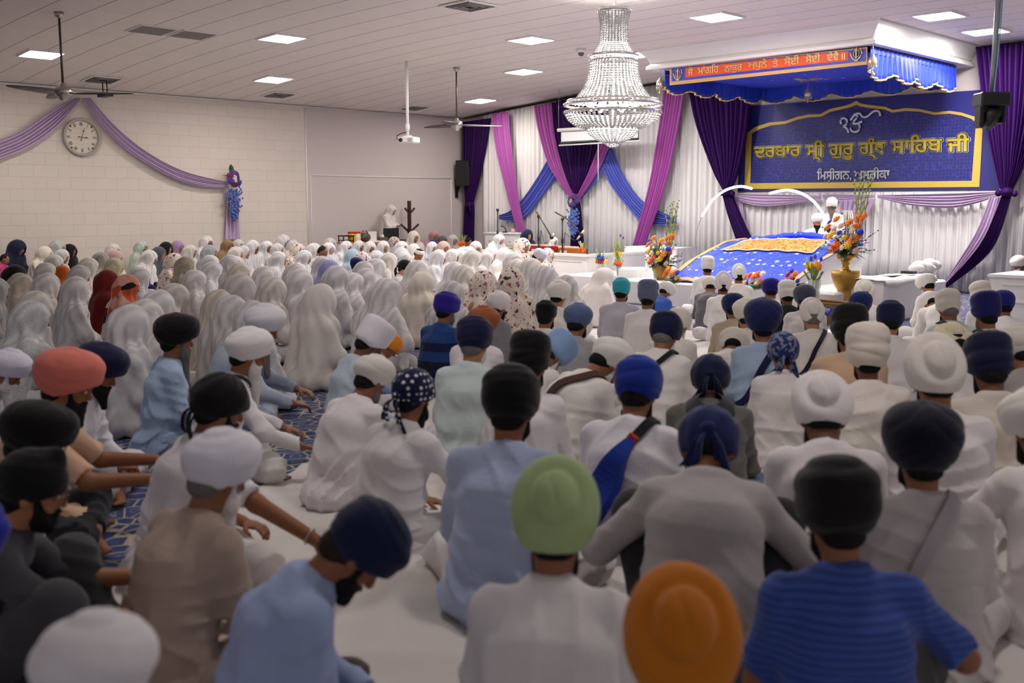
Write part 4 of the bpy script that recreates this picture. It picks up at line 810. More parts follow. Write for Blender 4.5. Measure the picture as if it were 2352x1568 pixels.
for c, d in (((0, -.2, .15), (.62, .03, .3)), ((0, .2, .15), (.62, .03, .3)), ((-.3, 0, .15), (.03, .4, .3)), ((.3, 0, .15), (.03, .4, .3)), ((0, 0, .02), (.6, .4, .03))): b.box(c, d)
b.build('woven_body', mat('wicker', rough=.8, fn=weave_fn), t, False)
b = MB(); b.tube([(-.31, -.2, .3), (.31, -.2, .3), (.31, .2, .3), (-.31, .2, .3), (-.31, -.2, .3)], .02, 8); b.build('rim', mat('wicker_rim', '#8a6538', rough=.8), t)
b = MB(); b.box((-.05, -.222, .2), (.34, .012, .1)); sg = b.build('sign', M_roy2, t, False); word('ਕਰਨ ਭੇਟਾ', np.array([-.18, -.23, .235]), np.array([.26, 0, 0]), np.array([0, 0, .05]), 'lettering', M_white, sg, .03, dn=(0, -.002, 0))
# ---------------------------------------------------------------- singers' stage at the left
sbox('singers_platform', 5.2, 7.95, 1.5, 4.6, 0, .28, M_linen, 'low white platform the singers sit on', 'platform')
t = thing('panelled_box', 'white panelled front board of the singers platform', 'panel', st(8.9, 4.75, 0), RZB)
q = at_stage(1332, 588, 4.72); zb = q[2]
b = MB(); b.box((-1.9, 0, zb / 2), (3.8, .06, zb)); b.box((0, .9, zb / 2), (.06, 1.8, zb)); o = b.build('board', M_white, t, False)
b = MB(); b.box((-1.9, -.01, zb + .02), (3.86, .12, .05)); b.box((0, .9, zb + .02), (.12, 1.8, .05)); b.build('top_rail', M_white, t, False)
b = MB()
for x0, x1 in ((-1.2, -.12), (-2.5, -1.35)):
    for c, d in ((((x0 + x1) / 2, -.035, zb - .1), (x1 - x0, .015, .02)), (((x0 + x1) / 2, -.035, .1), (x1 - x0, .015, .02)), ((x0, -.035, zb / 2), (.02, .015, zb - .2)), ((x1, -.035, zb / 2), (.02, .015, zb - .2))): b.box(c, d)
b.build('moulding', M_white, t, False)
def harmonium(x, y, n, col, label, w=.62):
    p = at_stage(x, y, n); t = thing('harmonium', label, 'harmonium', np.array([p[0], p[1], .28]), RZB); mw = mat('wood_' + col, col, rough=.4); h = max(.25, p[2] - .28)
    b = MB(); b.box((0, 0, h / 2), (w, .3, h)); o = b.build('case', mw, t, False); o.modifiers.new('bevel', 'BEVEL').width = .01
    b = MB(); b.box((-.05, -.02, h + .012), (w * .8, .13, .024)); b.build('keys', mat('ivory', '#e8e2d2', rough=.4), t, False)
    b = MB(); b.box((0, -.155, h * .75), (.2, .008, .12)); b.build('paper_label', mat('paper', '#d8d4d0'), t, False)
    b = MB(); b.box((0, .2, h * .6), (w * .9, .06, h * .7)); b.build('bellows', mat('bellows', '#5a1a1a', rough=.8), t, False)
harmonium(1240, 564, 3.9, '#8a1a1c', 'red harmonium in front of the navy-scarfed singer', .8); harmonium(1305, 568, 3.6, '#a8641c', 'orange brown harmonium in front of the white-scarfed singer', .8)
def drum(x, y, n, r, h, label):
    p = at_stage(x, y, n); t = thing('tabla', label, 'drum', np.array([p[0], p[1], .28]), 0, 'pair of tabla drums'); h = max(.2, p[2] - .28)
    b = MB(); b.lathe([(.001, 0), (r * .75, 0), (r * 1.05, h * .4), (r, h * .8), (r * .96, h), (.001, h)], 22); b.build('shell', mat('tabla_shell', '#cbb489', rough=.6), t)
    b = MB(); b.lathe([(r * .5, h + .004), (r * .94, h + .006), (r, h - .01), (r * .98, h - .03)], 22); b.build('rim', mat('tabla_rim', '#a58a58', rough=.7), t)
    b = MB(); b.lathe([(.001, h + .006), (r * .45, h + .006), (r * .45, h), (.001, h)], 16); b.build('black_patch', mat('tabla_spot', '#d8d4cc'), t)
    b = MB(); [b.tube([(r * 1.0 * math.cos(a), r * 1.0 * math.sin(a), h * .92), (r * 1.07 * math.cos(a + .12), r * 1.07 * math.sin(a + .12), h * .4), (r * .8 * math.cos(a), r * .8 * math.sin(a), .02)], .008, 4) for a in np.linspace(0, 6.28, 15)[:-1]]; b.build('lacing', mat('lace', '#e6dcc4'), t)['kind'] = 'stuff'
drum(1139, 566, 3.7, .15, .4, 'smaller tabla drum beside the left microphone stand'); drum(1161, 568, 3.5, .19, .4, 'wider tabla drum in front of the player')
# cabinet behind the tabla player
t = thing('cabinet', 'white drawer cabinet behind the tabla player', 'cabinet', st(3.35, .95, 0), RZB)
a, c = at_stage(1114, 536, 1.3), at_stage(1186, 536, 1.3); w = (c - a).dot(BV); zc_ = a[2]; t.location = st((a - CORNER).dot(BV) + w / 2, 1.3, 0)
b = MB(); b.box((0, .25, zc_ / 2), (w, .5, zc_)); b.box((0, .24, zc_ + .015), (w + .06, .56, .03)); b.build('body', M_white, t, False)
for k in (-1, 1):
    for z in (.8, .5):
        b = MB(); b.box((k * w * .32, -.01, zc_ * z), (w * .26, .02, zc_ * .22)); d_ = b.build('drawer', M_white, t, False); b = MB(); b.ball((k * w * .32, -.035, zc_ * z), .02, 8, 6); b.build('knob', M_steel, d_)
p = at_stage(1160, 533, 1.1); t = thing('desk_phone', 'small black cordless handset on the white cabinet', 'handset', (p[0], p[1], zc_ + .03)); b = MB(); b.box((0, 0, .015), (.14, .1, .03)); b.build('base', M_black, t, False); b = MB(); b.tube([(.03, 0, .03), (.0, 0, .12), (-.07, 0, .17), (-.12, 0, .16)], .014, 6); b.build('arm', M_black, t)
p = at_stage(1178, 533, 1.1); t = thing('mug', 'pink patterned mug on the white cabinet', 'mug', (p[0], p[1], zc_ + .03)); b = MB(); b.lathe([(.001, 0), (.045, 0), (.05, .1), (.045, .1), (.04, .01), (.001, .01)], 16); b.build('cup', mat('pink_ceramic', '#d9a3b6', rough=.3), t); b = MB(); b.tube([(.045, 0, .08), (.08, 0, .07), (.075, 0, .03), (.045, 0, .025)], .008, 6); b.build('handle', mat('pink_ceramic'), t)
# microphone stands
def mic_stand(x, yt, yb, n, z0, boom, label, gold=True):
    p = at_stage(x, yt, n); b0 = np.array([p[0], p[1], z0]); t = thing('microphone_stand', label, 'microphone stand', b0); H_ = p[2] - z0
    b = MB(); b.tube([(0, 0, .03), (0, 0, H_)], .016, 8); b.build('pole', M_black, t)
    for k in range(3): a = k * 2.094 + .4; b = MB(); b.tube([(0, 0, .12), (.28 * math.cos(a), .28 * math.sin(a), .015)], .014, 6); b.build('leg', M_black, t)
    b = MB(); b.tube([(0, 0, H_ * .55), (0, 0, H_ * .65)], .026, 8); b.ball((0, 0, H_), .035); b.build('clutch', M_black, t)
    if boom:
        P = [at_stage(px, py, n + dn) - b0 for px, py, dn in boom]; b = MB(); b.tube(P, .014, 6); b.build('boom', M_black, t); e = P[-1]; d = e - P[0]; d /= np.linalg.norm(d)
        b = MB(); f = np.array([.6, -.2, .75]); b.tube([e - f * .02, e + f * .10], .028, 8); b.tube([e - f * .14, e - f * .02], .02, 8); m_ = b.build('microphone', mat('champagne', '#cfc4a4', rough=.3, metal=.6), t); b = MB(); b.ball(e, .045); b.build('shock_mount', M_black, m_)
        b = MB(); b.tube([e - f * .14, e + np.array([-.15, 0, -.12]), (.05, -.03, H_ * .75), (.02, -.02, H_ * .3)], .007, 5); b.build('cable', M_black, t)
mic_stand(1143, 482, 580, 3.9, .28, None, 'straight black microphone stand in front of the white cabinet'); mic_stand(1237, 497, 575, 4.2, .28, [(1232, 486, 0), (1250, 515, .1), (1267, 545, .2)], 'black boom stand whose microphone points down left of the centre knot'); mic_stand(1292, 503, 585, 4.3, .28, [(1275, 487, 0), (1305, 504, .1), (1335, 538, .2)], 'black boom stand reaching right past the centre bouquet')
# white table, laptop flap and draped stool in the middle
t = thing('covered_table', 'table under a long white cloth behind the flower vases', 'table', st(8.6, 2.3, 0), RZB); a, c = at_stage(1366, 564, 2.6), at_stage(1478, 566, 2.6); w = 1.35; t.location = st(8.75, 2.2, 0); zt = a[2]
b = MB(); b.sheet(lambda u, v: (lambda q: (q[0] * (w / 2 + .02 + (.05 + .03 * math.sin(14 * u * 6.28)) * (1 - v)), q[1] * (.4 + .05 * (1 - v)), .02 + (zt - .02) * v))(((2 * abs(((u * 4 + .5) % 4) - 2) - 2) / 1 if False else max(-1, min(1, 1.35 * math.cos(2 * math.pi * u))), max(-1, min(1, 1.35 * math.sin(2 * math.pi * u))))), 96, 6); b.box((0, 0, zt), (w, .8, .02)); b.build('cloth', M_linen, t)
b = MB(); [b.box((x, y, zt / 2 - .02), (.04, .04, zt - .06)) for x in (-w / 2 + .1, w / 2 - .1) for y in (-.3, .3)]; b.build('frame', M_steel, t, False)
p = at_stage(1448, 592, 3.0); tag(MB().prism([(-.28, -.1), (.24, -.1), (.30, .14)], lambda x, y, d: (x, -.02 + .04 * d, y), 1).build('wedge_board', mat('taupe', '#6b625e', rough=.6), None, False, loc=(p[0], p[1], p[2]), rot=CR), 'dark taupe wedge-shaped board leaning by the covered table', 'board')
p = at_stage(1462, 640, 5.7); zt = at_stage(1462, 615, 5.7)[2]; t = thing('draped_stool', 'round stool draped in ribbed white cloth beside the gold bowl', 'stool', (p[0], p[1], 0)); b = MB(); b.lathe([(.31, .0), (.31, zt * .5), (.30, zt - .02), (.29, zt), (.001, zt + .005)], 96, fl=lambda q, z: .03 * math.sin(22 * q) * (1 - z / (zt + .01))); b.build('cloth', M_linen, t)
# low white box at the far right
q = at_stage(2276, 634, 5.2); sq = (q - CORNER).dot(BV); t = thing('white_box', 'white panelled box at the right edge of the stage', 'box', st(sq, 5.2, 0), RZB); b = MB(); b.box((1.2, .5, q[2] / 2), (2.4, 1., q[2])); b.build('body', M_white, t, False); b = MB(); b.box((1.2, .5, q[2] + .01), (2.46, 1.06, .04)); b.build('lid', M_white, t, False); b = MB(); b.box((1.2, -.005, q[2] * .5), (2.1, .02, .02)); b.box((1.2, -.005, q[2] * .85), (2.1, .02, .02)); b.build('moulding', M_white, t, False)
# bundle of cloth, small box and papers on the counter
p = at_stage(2005, 590, 4.2); t = thing('cloth_bundle', 'crumpled pile of pale cloth behind the bouquet on the counter', 'cloth', (st(15.4, 4.2)[0], st(15.4, 4.2)[1], .63), RZB); b = MB(); [b.ball((.08 * rnd.uniform(-1, 1), -.25 + .07 * k, .05 + .07 * rnd.random()), (.13, .1, .07 + .05 * rnd.random()), 12, 8) for k in range(8)]; b.build('folds', M_linen, t)
t = thing('book_stand', 'black small device lying on the white counter', 'device', st(15.4, 4.75, .635), RZB); b = MB(); b.box((0, 0, .02), (.2, .12, .04)); b.build('case', M_black, t, False)
t = thing('paper_sheet', 'flat sheets of paper on the white counter', 'paper', st(15.35, 5.25, .635), RZB); b = MB(); b.box((0, 0, .004), (.22, .3, .008)); b.build('sheets', mat('paper', '#d8d4d0'), t, False)
# ---------------------------------------------------------------- by the plaster wall: table, things on it, coat stand
a, c = at_clock(772, 557, 1.25), at_clock(930, 560, 1.25); nA, nC = -(a - CORNER).dot(AV), -(c - CORNER).dot(AV); zt = a[2] - .0
t = thing('low_table', 'plain wooden table along the plaster wall', 'table', cl((nA + nC) / 2, 0, 1.25), RZC); L = abs(nA - nC)
b = MB(); b.box((0, 0, zt - .02), (L, .6, .04)); b.build('tabletop', mat('pale_wood', '#b98f66', rough=.5), t, False)
for x in (-1, 1):
    for y in (-1, 1): b = MB(); b.box((x * (L / 2 - .08), y * .24, (zt - .04) / 2), (.05, .05, zt - .04)); b.build('leg', M_steel, t, False)
def on_table(x, dy=0, n=1.25): q = at_clock(x, 556, n); k = -(q - CORNER).dot(AV); return cl(k, zt, n + dy)
t = thing('storage_box', 'small open metal rack at the far end of the table', 'rack', on_table(795), RZC); b = MB(); b.box((0, 0, .16), (.34, .24, .03)); [b.box((x, y, .075), (.02, .02, .15)) for x in (-.15, .15) for y in (-.1, .1)]; b.box((0, 0, .05), (.32, .22, .02)); b.build('shelf_frame', M_dark, t, False)
for x, c, l in ((808, '#d9a91a', 'yellow plastic jar with red lid on the table'), (820, '#d8cdb4', 'cream plastic jar with red lid on the table')):
    t = thing('jar', l, 'jar', on_table(x), RZC); b = MB(); b.lathe([(.001, 0), (.09, 0), (.095, .02), (.095, .2), (.08, .22), (.001, .22)], 18); b.build('tub', mat('jar_' + c, c, rough=.35), t); b = MB(); b.lathe([(.001, .26), (.098, .26), (.1, .22), (.001, .22)], 18); b.build('lid', mat('red_lid', '#c0281c', rough=.4), t)
t = thing('shoulder_bag', 'brown slouched bag on the table beside the jars', 'bag', on_table(838), RZC); b = MB(); b.ball((0, 0, .11), (.17, .1, .12), 14, 9); b.build('pouch', mat('brown_leather', '#4a3a30', rough=.5), t); b = MB(); b.tube([(-.1, 0, .2), (-.06, 0, .27), (.06, 0, .27), (.1, 0, .2)], .012, 6); b.build('handle', mat('brown_leather'), t)
t = thing('paper_stack', 'tilted white papers leaning on the table', 'papers', on_table(855), RZC); b = MB(); b.box((0, .02, .13), (.3, .02, .25)); b.build('sheets', mat('paper'), t, False); b = MB(); b.box((0, -.09, .01), (.34, .2, .02)); b.build('folder', M_white, t, False)
t = thing('laptop', 'open black laptop case standing before the woman in white shawl', 'laptop', on_table(910, -.05), RZC); b = MB(); b.box((0, 0, .015), (.5, .3, .03)); b.build('base', M_black, t, False); b = MB(); b.box((0, .16, .17), (.5, .02, .3)); b.build('screen', M_black, t, False)
t = thing('tissue_box', 'small dark tissue box with a white tissue on the table', 'tissue box', on_table(879), RZC); b = MB(); b.box((0, 0, .05), (.24, .13, .1)); b.build('carton', mat('carton', '#5d5148'), t, False); b = MB(); b.ball((0, 0, .12), (.05, .03, .05), 8, 6); b.build('tissue', M_linen, t)
p = at_clock(941, 560, .5); zt_ = at_clock(941, 461, .5)[2]; t = thing('coat_stand', 'dark brown wooden coat stand with four angled arms', 'coat stand', (p[0], p[1], 0), RZC); Mw = mat('dark_wood', '#3a1d18', rough=.45)
b = MB(); b.box((0, 0, zt_ / 2), (.075, .075, zt_)); b.build('post', Mw, t, False)
for px, py, qx, qy in ((941, 490, 930, 478), (941, 490, 952, 478), (941, 534, 921, 515), (941, 534, 961, 515)):
    a, c = at_clock(px, py, .5) - p, at_clock(qx, qy, .5) - p; f = lambda q: (q.dot(AV), q.dot(BV), q[2] + p[2]); b = MB(); b.tube([f(a), f(c)], .03, 6); b.build('arm', Mw, t)
for k in range(4): a = k * math.pi / 2 + .4; b = MB(); b.tube([(0, 0, .12), (.28 * math.cos(a), .28 * math.sin(a), .02)], .03, 6); b.build('foot', Mw, t)
p = at_clock(1063, 565, 1.6); vz = at_clock(1063, 565, 1.6)[2]
vt = thing('flower_vase', 'glass vase of orange blooms in the far corner', 'flower vase', (p[0], p[1], 0)); b = MB(); b.lathe([(.001, 0), (.06, 0), (.05, vz * .5), (.09, vz), (.08, vz), (.04, vz * .5), (.001, .02)], 16); b.build('glass', M_glassv, vt)
for x, z in ((-.1, .05), (0, .09), (.1, .05), (-.04, .0), (.06, .0)): bloom(vt, (x, -.05, vz + z), .075, 'd')
b = MB(); [leaf_mesh(b, (0, 0, vz), (.14 * math.cos(a), .1 * math.sin(a), vz + .3), .02) for a in np.linspace(0, 6, 8)]; b.build('leaves', M_leaf2, vt, thick=.003)['kind'] = 'stuff'
# ---------------------------------------------------------------- hanging flower bunches
def bunch(p, M3, label, sc, blues):
    t = thing('flower_bunch', label, 'flower bunch', p); t.matrix_world = Matrix.Translation(p) @ M3
    for k in range(7): a = k * .9; bloom(t, (.10 * sc * math.cos(a), -.06 - .02 * k % 2, .12 * sc * math.sin(a) + .06), .09 * sc, 'm' if k % 2 else 'v', (math.cos(a), -1, math.sin(a)))
    b = MB(); leaf_mesh(b, (-.05, -.04, .1), (-.24 * sc, -.08, .12), .07); leaf_mesh(b, (-.02, -.04, .12), (-.06, -.08, .34 * sc), .06); b.build('leaves', M_leaf, t, thick=.004)
    b = MB()
    for k in range(blues):
        x = rnd.gauss(0, .07) * sc; L_ = rnd.uniform(.1, 1) ** .7 * sc * (1 - abs(x) * 2)
        b.ball((x, -.07 + rnd.uniform(-.05, .03), -L_ * .85), .026, 6, 4)
    o = b.build('hanging_blossoms', mat('wisteria', '#5670b4', rough=.6), t); o['kind'] = 'stuff'
MC = Matrix((AV, -BV, UP)).transposed().to_4x4(); MS = Matrix.Rotation(RZB, 4, 'Z')
bunch(at_clock(533, 416, .22), MC, 'purple and blue flower bunch pinning the swag to the block wall', 1.15, 220)
bunch(at_stage(1322, 466, .75), MS, 'blue and purple flower bunch at the centre knot of drapes', 1.0, 260)
# ================================================================ figures: smooth blended solids turned into meshes
def rot(ax, a): return np.array(Matrix.Rotation(a, 3, ax))
def sdf1(P, q):
    c = q['t']
    if c == 'cap':
        a, b = q['a'].astype(P.dtype), q['b'].astype(P.dtype); ba = b - a; pa = P - a; t = np.clip(pa @ ba / (ba @ ba + 1e-9), 0, 1); pa -= t[..., None] * ba
        e = np.sqrt(np.einsum('...i,...i->...', pa, pa)) - (q['ra'] + (q['rb'] - q['ra']) * t)
        if 'cut' in q: e = np.maximum(e, (P - b) @ (ba / np.linalg.norm(ba)) - q['cut'])
    elif c == 'ell':
        p = P - q['c'].astype(P.dtype); p = (p @ q['R'].astype(P.dtype) if 'R' in q else p) / q['r'].astype(P.dtype); g = p / q['r'].astype(P.dtype)
        k0 = np.sqrt(np.einsum('...i,...i->...', p, p)); e = k0 * (k0 - 1) / (np.sqrt(np.einsum('...i,...i->...', g, g)) + 1e-6)
    else: e = q['z'] - P[..., 2]
    return e
def comb(d, e, q):
    if q['t'] == 'flr': return np.maximum(d, e)
    k = q.get('k', .03)
    if q.get('sub'): h = np.clip(.5 - .5 * (d + e) / k, 0, 1); return d * (1 - h) - e * h + k * h * (1 - h)
    h = np.clip(.5 + .5 * (e - d) / k, 0, 1); return d * h + e * (1 - h) - k * h * (1 - h)
def sdf(P, prims):
    d = np.full(P.shape[:-1], 9., P.dtype)
    for q in prims: d = comb(d, sdf1(P, q), q)
    return d
def nets(V, o, h):
    S = V < 0; nx, ny, nz = V.shape; c = np.zeros((nx - 1, ny - 1, nz - 1), np.int8)
    for i in (0, 1):
        for j in (0, 1):
            for k in (0, 1): c += S[i:nx - 1 + i, j:ny - 1 + j, k:nz - 1 + k]
    A = np.argwhere((c > 0) & (c < 8)); idx = -np.ones(c.shape, np.int64); idx[tuple(A.T)] = np.arange(len(A))
    acc = np.zeros((len(A), 3)); cnt = np.zeros(len(A)); cor = [(i, j, k) for i in (0, 1) for j in (0, 1) for k in (0, 1)]
    val = {q: V[A[:, 0] + q[0], A[:, 1] + q[1], A[:, 2] + q[2]] for q in cor}
    for q in cor:
        for ax in range(3):
            if q[ax] == 0:
                w = list(q); w[ax] = 1; w = tuple(w); a, b = val[q], val[w]; m = (a < 0) != (b < 0)
                t = np.where(m, a / np.where(m, a - b, 1), 0); p = np.tile(np.array(q, float), (len(A), 1)); p[:, ax] += t
                acc += p * m[:, None]; cnt += m
    X = o + h * (A + acc / np.maximum(cnt, 1)[:, None]); Q = []
    for ax in range(3):
        sl = [slice(1, None)] * 3; sl[ax] = slice(0, -1)
        a = S[tuple(slice(0, n - 1) if i == ax else slice(1, n - 1) for i, n in enumerate(V.shape))]; b = S[tuple(slice(1, n) if i == ax else slice(1, n - 1) for i, n in enumerate(V.shape))]
        E = np.argwhere(a != b); inside = a[tuple(E.T)]; off = np.ones(3, int); off[ax] = 0; E = E + off
        u, v = [(1, 2), (2, 0), (0, 1)][ax]; eu = np.eye(3, dtype=int)[u]; ev = np.eye(3, dtype=int)[v]
        g = lambda D: idx[tuple((E - D).T)]
        q = np.stack([g(eu + ev), g(ev), g(0 * eu), g(eu)], 1); q[~inside] = q[~inside][:, ::-1]; Q.append(q)
    return X, np.concatenate(Q)
def blend_mesh(prims, h, disp=None, name='m', m=None):
    lo = np.full(3, 9e9); hi = -lo
    for q in prims:
        if q.get('sub') or q['t'] == 'flr': continue
        if q['t'] == 'cap':
            r = max(q['ra'], q['rb']); lo = np.minimum(lo, np.minimum(q['a'], q['b']) - r); hi = np.maximum(hi, np.maximum(q['a'], q['b']) + r)
        else: r = q['r'].max(); lo = np.minimum(lo, q['c'] - r); hi = np.maximum(hi, q['c'] + r)
    lo -= 2 * h + .02; hi += 2 * h + .02; B = 4; nb = np.ceil((hi - lo) / h / B).astype(int) + 1; n = nb * B
    C = lo + h * B * (np.stack(np.meshgrid(*[np.arange(k) for k in nb], indexing='ij'), -1).reshape(-1, 3) + .5) - h * .5; C = C.astype(np.float32)
    E = [sdf1(C, q) for q in prims]; d = np.full(len(C), 9., np.float32)
    for q, e in zip(prims, E): d = comb(d, e, q)
    hd = .87 * B * h; near = np.abs(d) < hd + .016; idb = np.nonzero(near)[0]
    o4 = np.stack(np.meshgrid(*[np.arange(B)] * 3, indexing='ij'), -1).reshape(-1, 3); bi = np.stack(np.unravel_index(idb, nb), 1)
    G = (bi[:, None, :] * B + o4[None]); P = (lo + h * G).astype(np.float32); D = np.full(P.shape[:2], 9., np.float32)
    for q, e in zip(prims, E):
        eb = e[idb]; k = q.get('k', .03)
        if q['t'] == 'flr': D = comb(D, sdf1(P, q), q); continue
        m_ = eb < (2 * hd + k + .02 if q.get('sub') else np.maximum(d[idb], 0) + 2 * hd + k + .02)
        if m_.any(): D[m_] = comb(D[m_], sdf1(P[m_], q), q)
    if disp is not None: D = D + disp(P.reshape(-1, 3)).reshape(D.shape)
    V = np.repeat(np.repeat(np.repeat(d.reshape(nb), B, 0), B, 1), B, 2); g = G.reshape(-1, 3); V[g[:, 0], g[:, 1], g[:, 2]] = D.ravel()
    X, Q = nets(V, lo, h)
    # one pass of smoothing
    for _ in range(1):
        s = np.zeros_like(X)
        E0 = np.concatenate([Q[:, 0], Q[:, 1], Q[:, 2], Q[:, 3]]); E1 = np.concatenate([Q[:, 1], Q[:, 2], Q[:, 3], Q[:, 0]])
        for cc in range(3): s[:, cc] = np.bincount(E0, X[E1, cc], len(X)) + np.bincount(E1, X[E0, cc], len(X))
        cn = np.bincount(E0, minlength=len(X)) + np.bincount(E1, minlength=len(X)); X = .5 * X + .5 * s / np.maximum(cn, 1)[:, None]
    return raw_mesh(name, X, Q, m)
def raw_mesh(name, X, Q, m=None):
    me = bpy.data.meshes.new(name); me.vertices.add(len(X)); me.vertices.foreach_set('co', X.astype(np.float32).ravel())
    me.loops.add(4 * len(Q)); me.loops.foreach_set('vertex_index', Q.astype(np.int32).ravel()); me.polygons.add(len(Q))
    me.polygons.foreach_set('loop_start', np.arange(0, 4 * len(Q), 4, dtype=np.int32)); me.polygons.foreach_set('use_smooth', np.ones(len(Q), bool))
    me.update(calc_edges=True); me.validate()
    if m: me.materials.append(m)
    return me
v3 = lambda *a: np.array(a, float)
def cap(a, b, ra, rb=None, k=.03, **q): return dict(t='cap', a=np.array(a, float), b=np.array(b, float), ra=ra, rb=ra if rb is None else rb, k=k, **q)
def ell(c, r, Rm=None, k=.03, **q):
    d = dict(t='ell', c=np.array(c, float), r=np.array(r, float), k=k, **q)
    if Rm is not None: d['R'] = Rm
    return d
M_skin = mat('skin', rough=.55, spec=.35, fn=lambda nt, b: nt.links.new(nd(nt, 'ShaderNodeObjectInfo').outputs['Color'], b.inputs['Base Color']))
M_hair = mat('hair', rough=.8, spec=.25, bump=(45, .6), fn=lambda nt, b: nt.links.new(nd(nt, 'ShaderNodeObjectInfo').outputs['Color'], b.inputs['Base Color']))
M_eye = mat('eye_white', '#d8d4cc', rough=.2); M_iris = mat('iris', '#1b120d', rough=.2); M_glass = mat('spectacle_frame', '#26221f', rough=.3, metal=.4)
SKIN = {'d': '#6e4630', 'm': '#8a5a3e', 'l': '#a97552', 'f': '#c39a78'}
HAIRC = {'k': '#0d0b0b', 'g': '#6d6a68', 'w': '#d9d6d2', 'b': '#2a1c14'}

def turban_mesh(style, rng, n=72, m=56):
    """Closed wound-cloth shell in the head's own frame (origin at the middle of the skull, +y forward)."""
    th = np.linspace(0, math.pi, m); ph = np.linspace(0, 2 * math.pi, n, endpoint=False); T, Pp = np.meshgrid(th, ph, indexing='ij')
    f0 = rng.random() * 6; tilt = 0.; lift = .065
    D = np.stack([np.sin(T) * np.cos(Pp), np.sin(T) * np.sin(Pp), np.cos(T)], -1)
    g = lambda x, w: np.exp(-(x / w) ** 2); cr = lambda x: (1 - np.abs(np.sin(x))) ** 2
    if style == 'round':                        # thick rolled rim round a softer crown
        rad = v3(.113, .131, .128); tilt = -.34 + rng.uniform(-.12, .12); r = 1 + .12 * g(T - 1.42, .40) - .12 * g(T, .75) - .06 * g(T - .62, .16)
        r += .012 * np.sin(9 * T + 2 * np.sin(Pp + f0) + Pp) * g(T - 1.4, .7) - .035 * cr(4.2 * T + 1.3 * np.sin(Pp + f0)) * g(T - 1.5, .7) - .02 * cr(3 * D[..., 0] * 3 + f0) * g(T, .7); lift = .058
    elif style == 'ring':                       # broad ring tilted up and back, as seen from behind
        rad = v3(.112, .140, .122); tilt = -1.42; r = 1 + .09 * g(T - 1.22, .33) - .13 * g(T - .70, .15) + .04 * g(T, .45) - .05 * g(T - 1.62, .07) - .04 * g(T - 1.95, .08); r += -.04 * cr(6.5 * T + 1.2 * np.sin(Pp + f0)) * g(T - 1.5, .5) - .03 * cr(6 * D[..., 0] + 2 * D[..., 1]) * g(T, .6); lift = .06
    elif style == 'tall':                       # high wrapped turban with a broad gathered top
        rad = v3(.111, .126, .134); r = (np.abs(D[..., 0]) ** 2.5 + np.abs(D[..., 1]) ** 2.5 + np.abs(D[..., 2]) ** 2.5) ** (-1 / 2.5); r = .35 + .65 * r; r *= 1 + .09 * g(T - .95, .3) - .06 * g(T, .5) - .05 * g(T - 1.55, .12)
        r += .008 * np.sin(12 * T + 2.2 * np.sin(Pp + f0)) - .04 * cr(5 * T + 1.1 * np.sin(Pp + f0)) + .016 * np.sin(17 * Pp) * g(T - .5, .35); lift = .068
    elif style == 'pagh':                       # smooth peaked turban, layers crossing to the front
        rad = v3(.120, .148, .128); tilt = -.16; r = 1 + .08 * g(T - 1.15, .5) * (1 + .25 * np.cos(2 * Pp)) - .05 * g(T - .3, .3); y = D[..., 1]
        r += -.03 * cr(7 * (D[..., 2] * .8 + np.abs(D[..., 0]) * .75) + f0); r += .08 * g(T - .95, .4) * np.clip(y, 0, 1) ** 2; lift = .062
    elif style == 'tight':                      # close flat-topped wrap with a raised crown
        rad = v3(.105, .124, .112); r = (np.abs(D[..., 0]) ** 2.8 + np.abs(D[..., 1]) ** 2.8 + np.abs(D[..., 2]) ** 2.8) ** (-1 / 2.8); r = .4 + .6 * r; r += .035 * g(T - 1.2, .2) - .03 * g(T - .85, .1) + (-.035) * cr(4.4 * T + 1.2 * np.sin(Pp + f0)); lift = .055
    elif style == 'cap':                        # flat-topped pillbox cloth cap
        rad = v3(.116, .130, .112); q = 5.; r = (np.sqrt(D[..., 0] ** 2 + D[..., 1] ** 2) ** q + np.abs(D[..., 2]) ** q) ** (-1 / q); r *= 1 + .06 * D[..., 2]; r += .014 * np.sin(3 * Pp + f0) * D[..., 2]; lift = .072
    elif style == 'patka':                      # tight cloth with a topknot
        rad = v3(.097, .116, .110); r = 1 + .30 * g(np.arccos(np.clip(D @ v3(0, .45, .89), -1, 1)), .30) + .008 * np.sin(14 * T + 2 * Pp); lift = .035
    else:                                       # bandana
        rad = v3(.099, .118, .112); r = 1 + .016 * np.sin(8 * Pp + 5 * T + f0) + .03 * g(T - 1.5, .2); lift = .032
    X = D * rad * r[..., None]
    if tilt: X = np.einsum('ij,klj->kli', rot('X', -tilt), X)
    X = X.reshape(-1, 3)
    # flatten the underside where it sits on the head
    X[:, 2] += lift; X[:, 1] -= .012
    zc = -.022 + X[:, 1] * (.56 if style not in ('bandana', 'patka') else .5); low = X[:, 2] < zc; X[low, 2] = zc[low] + .12 * (X[low, 2] - zc[low])
    Q = [(i * n + j, (i + 1) * n + j, (i + 1) * n + (j + 1) % n, i * n + (j + 1) % n) for i in range(m - 1) for j in range(n)]
    return X, np.array(Q)

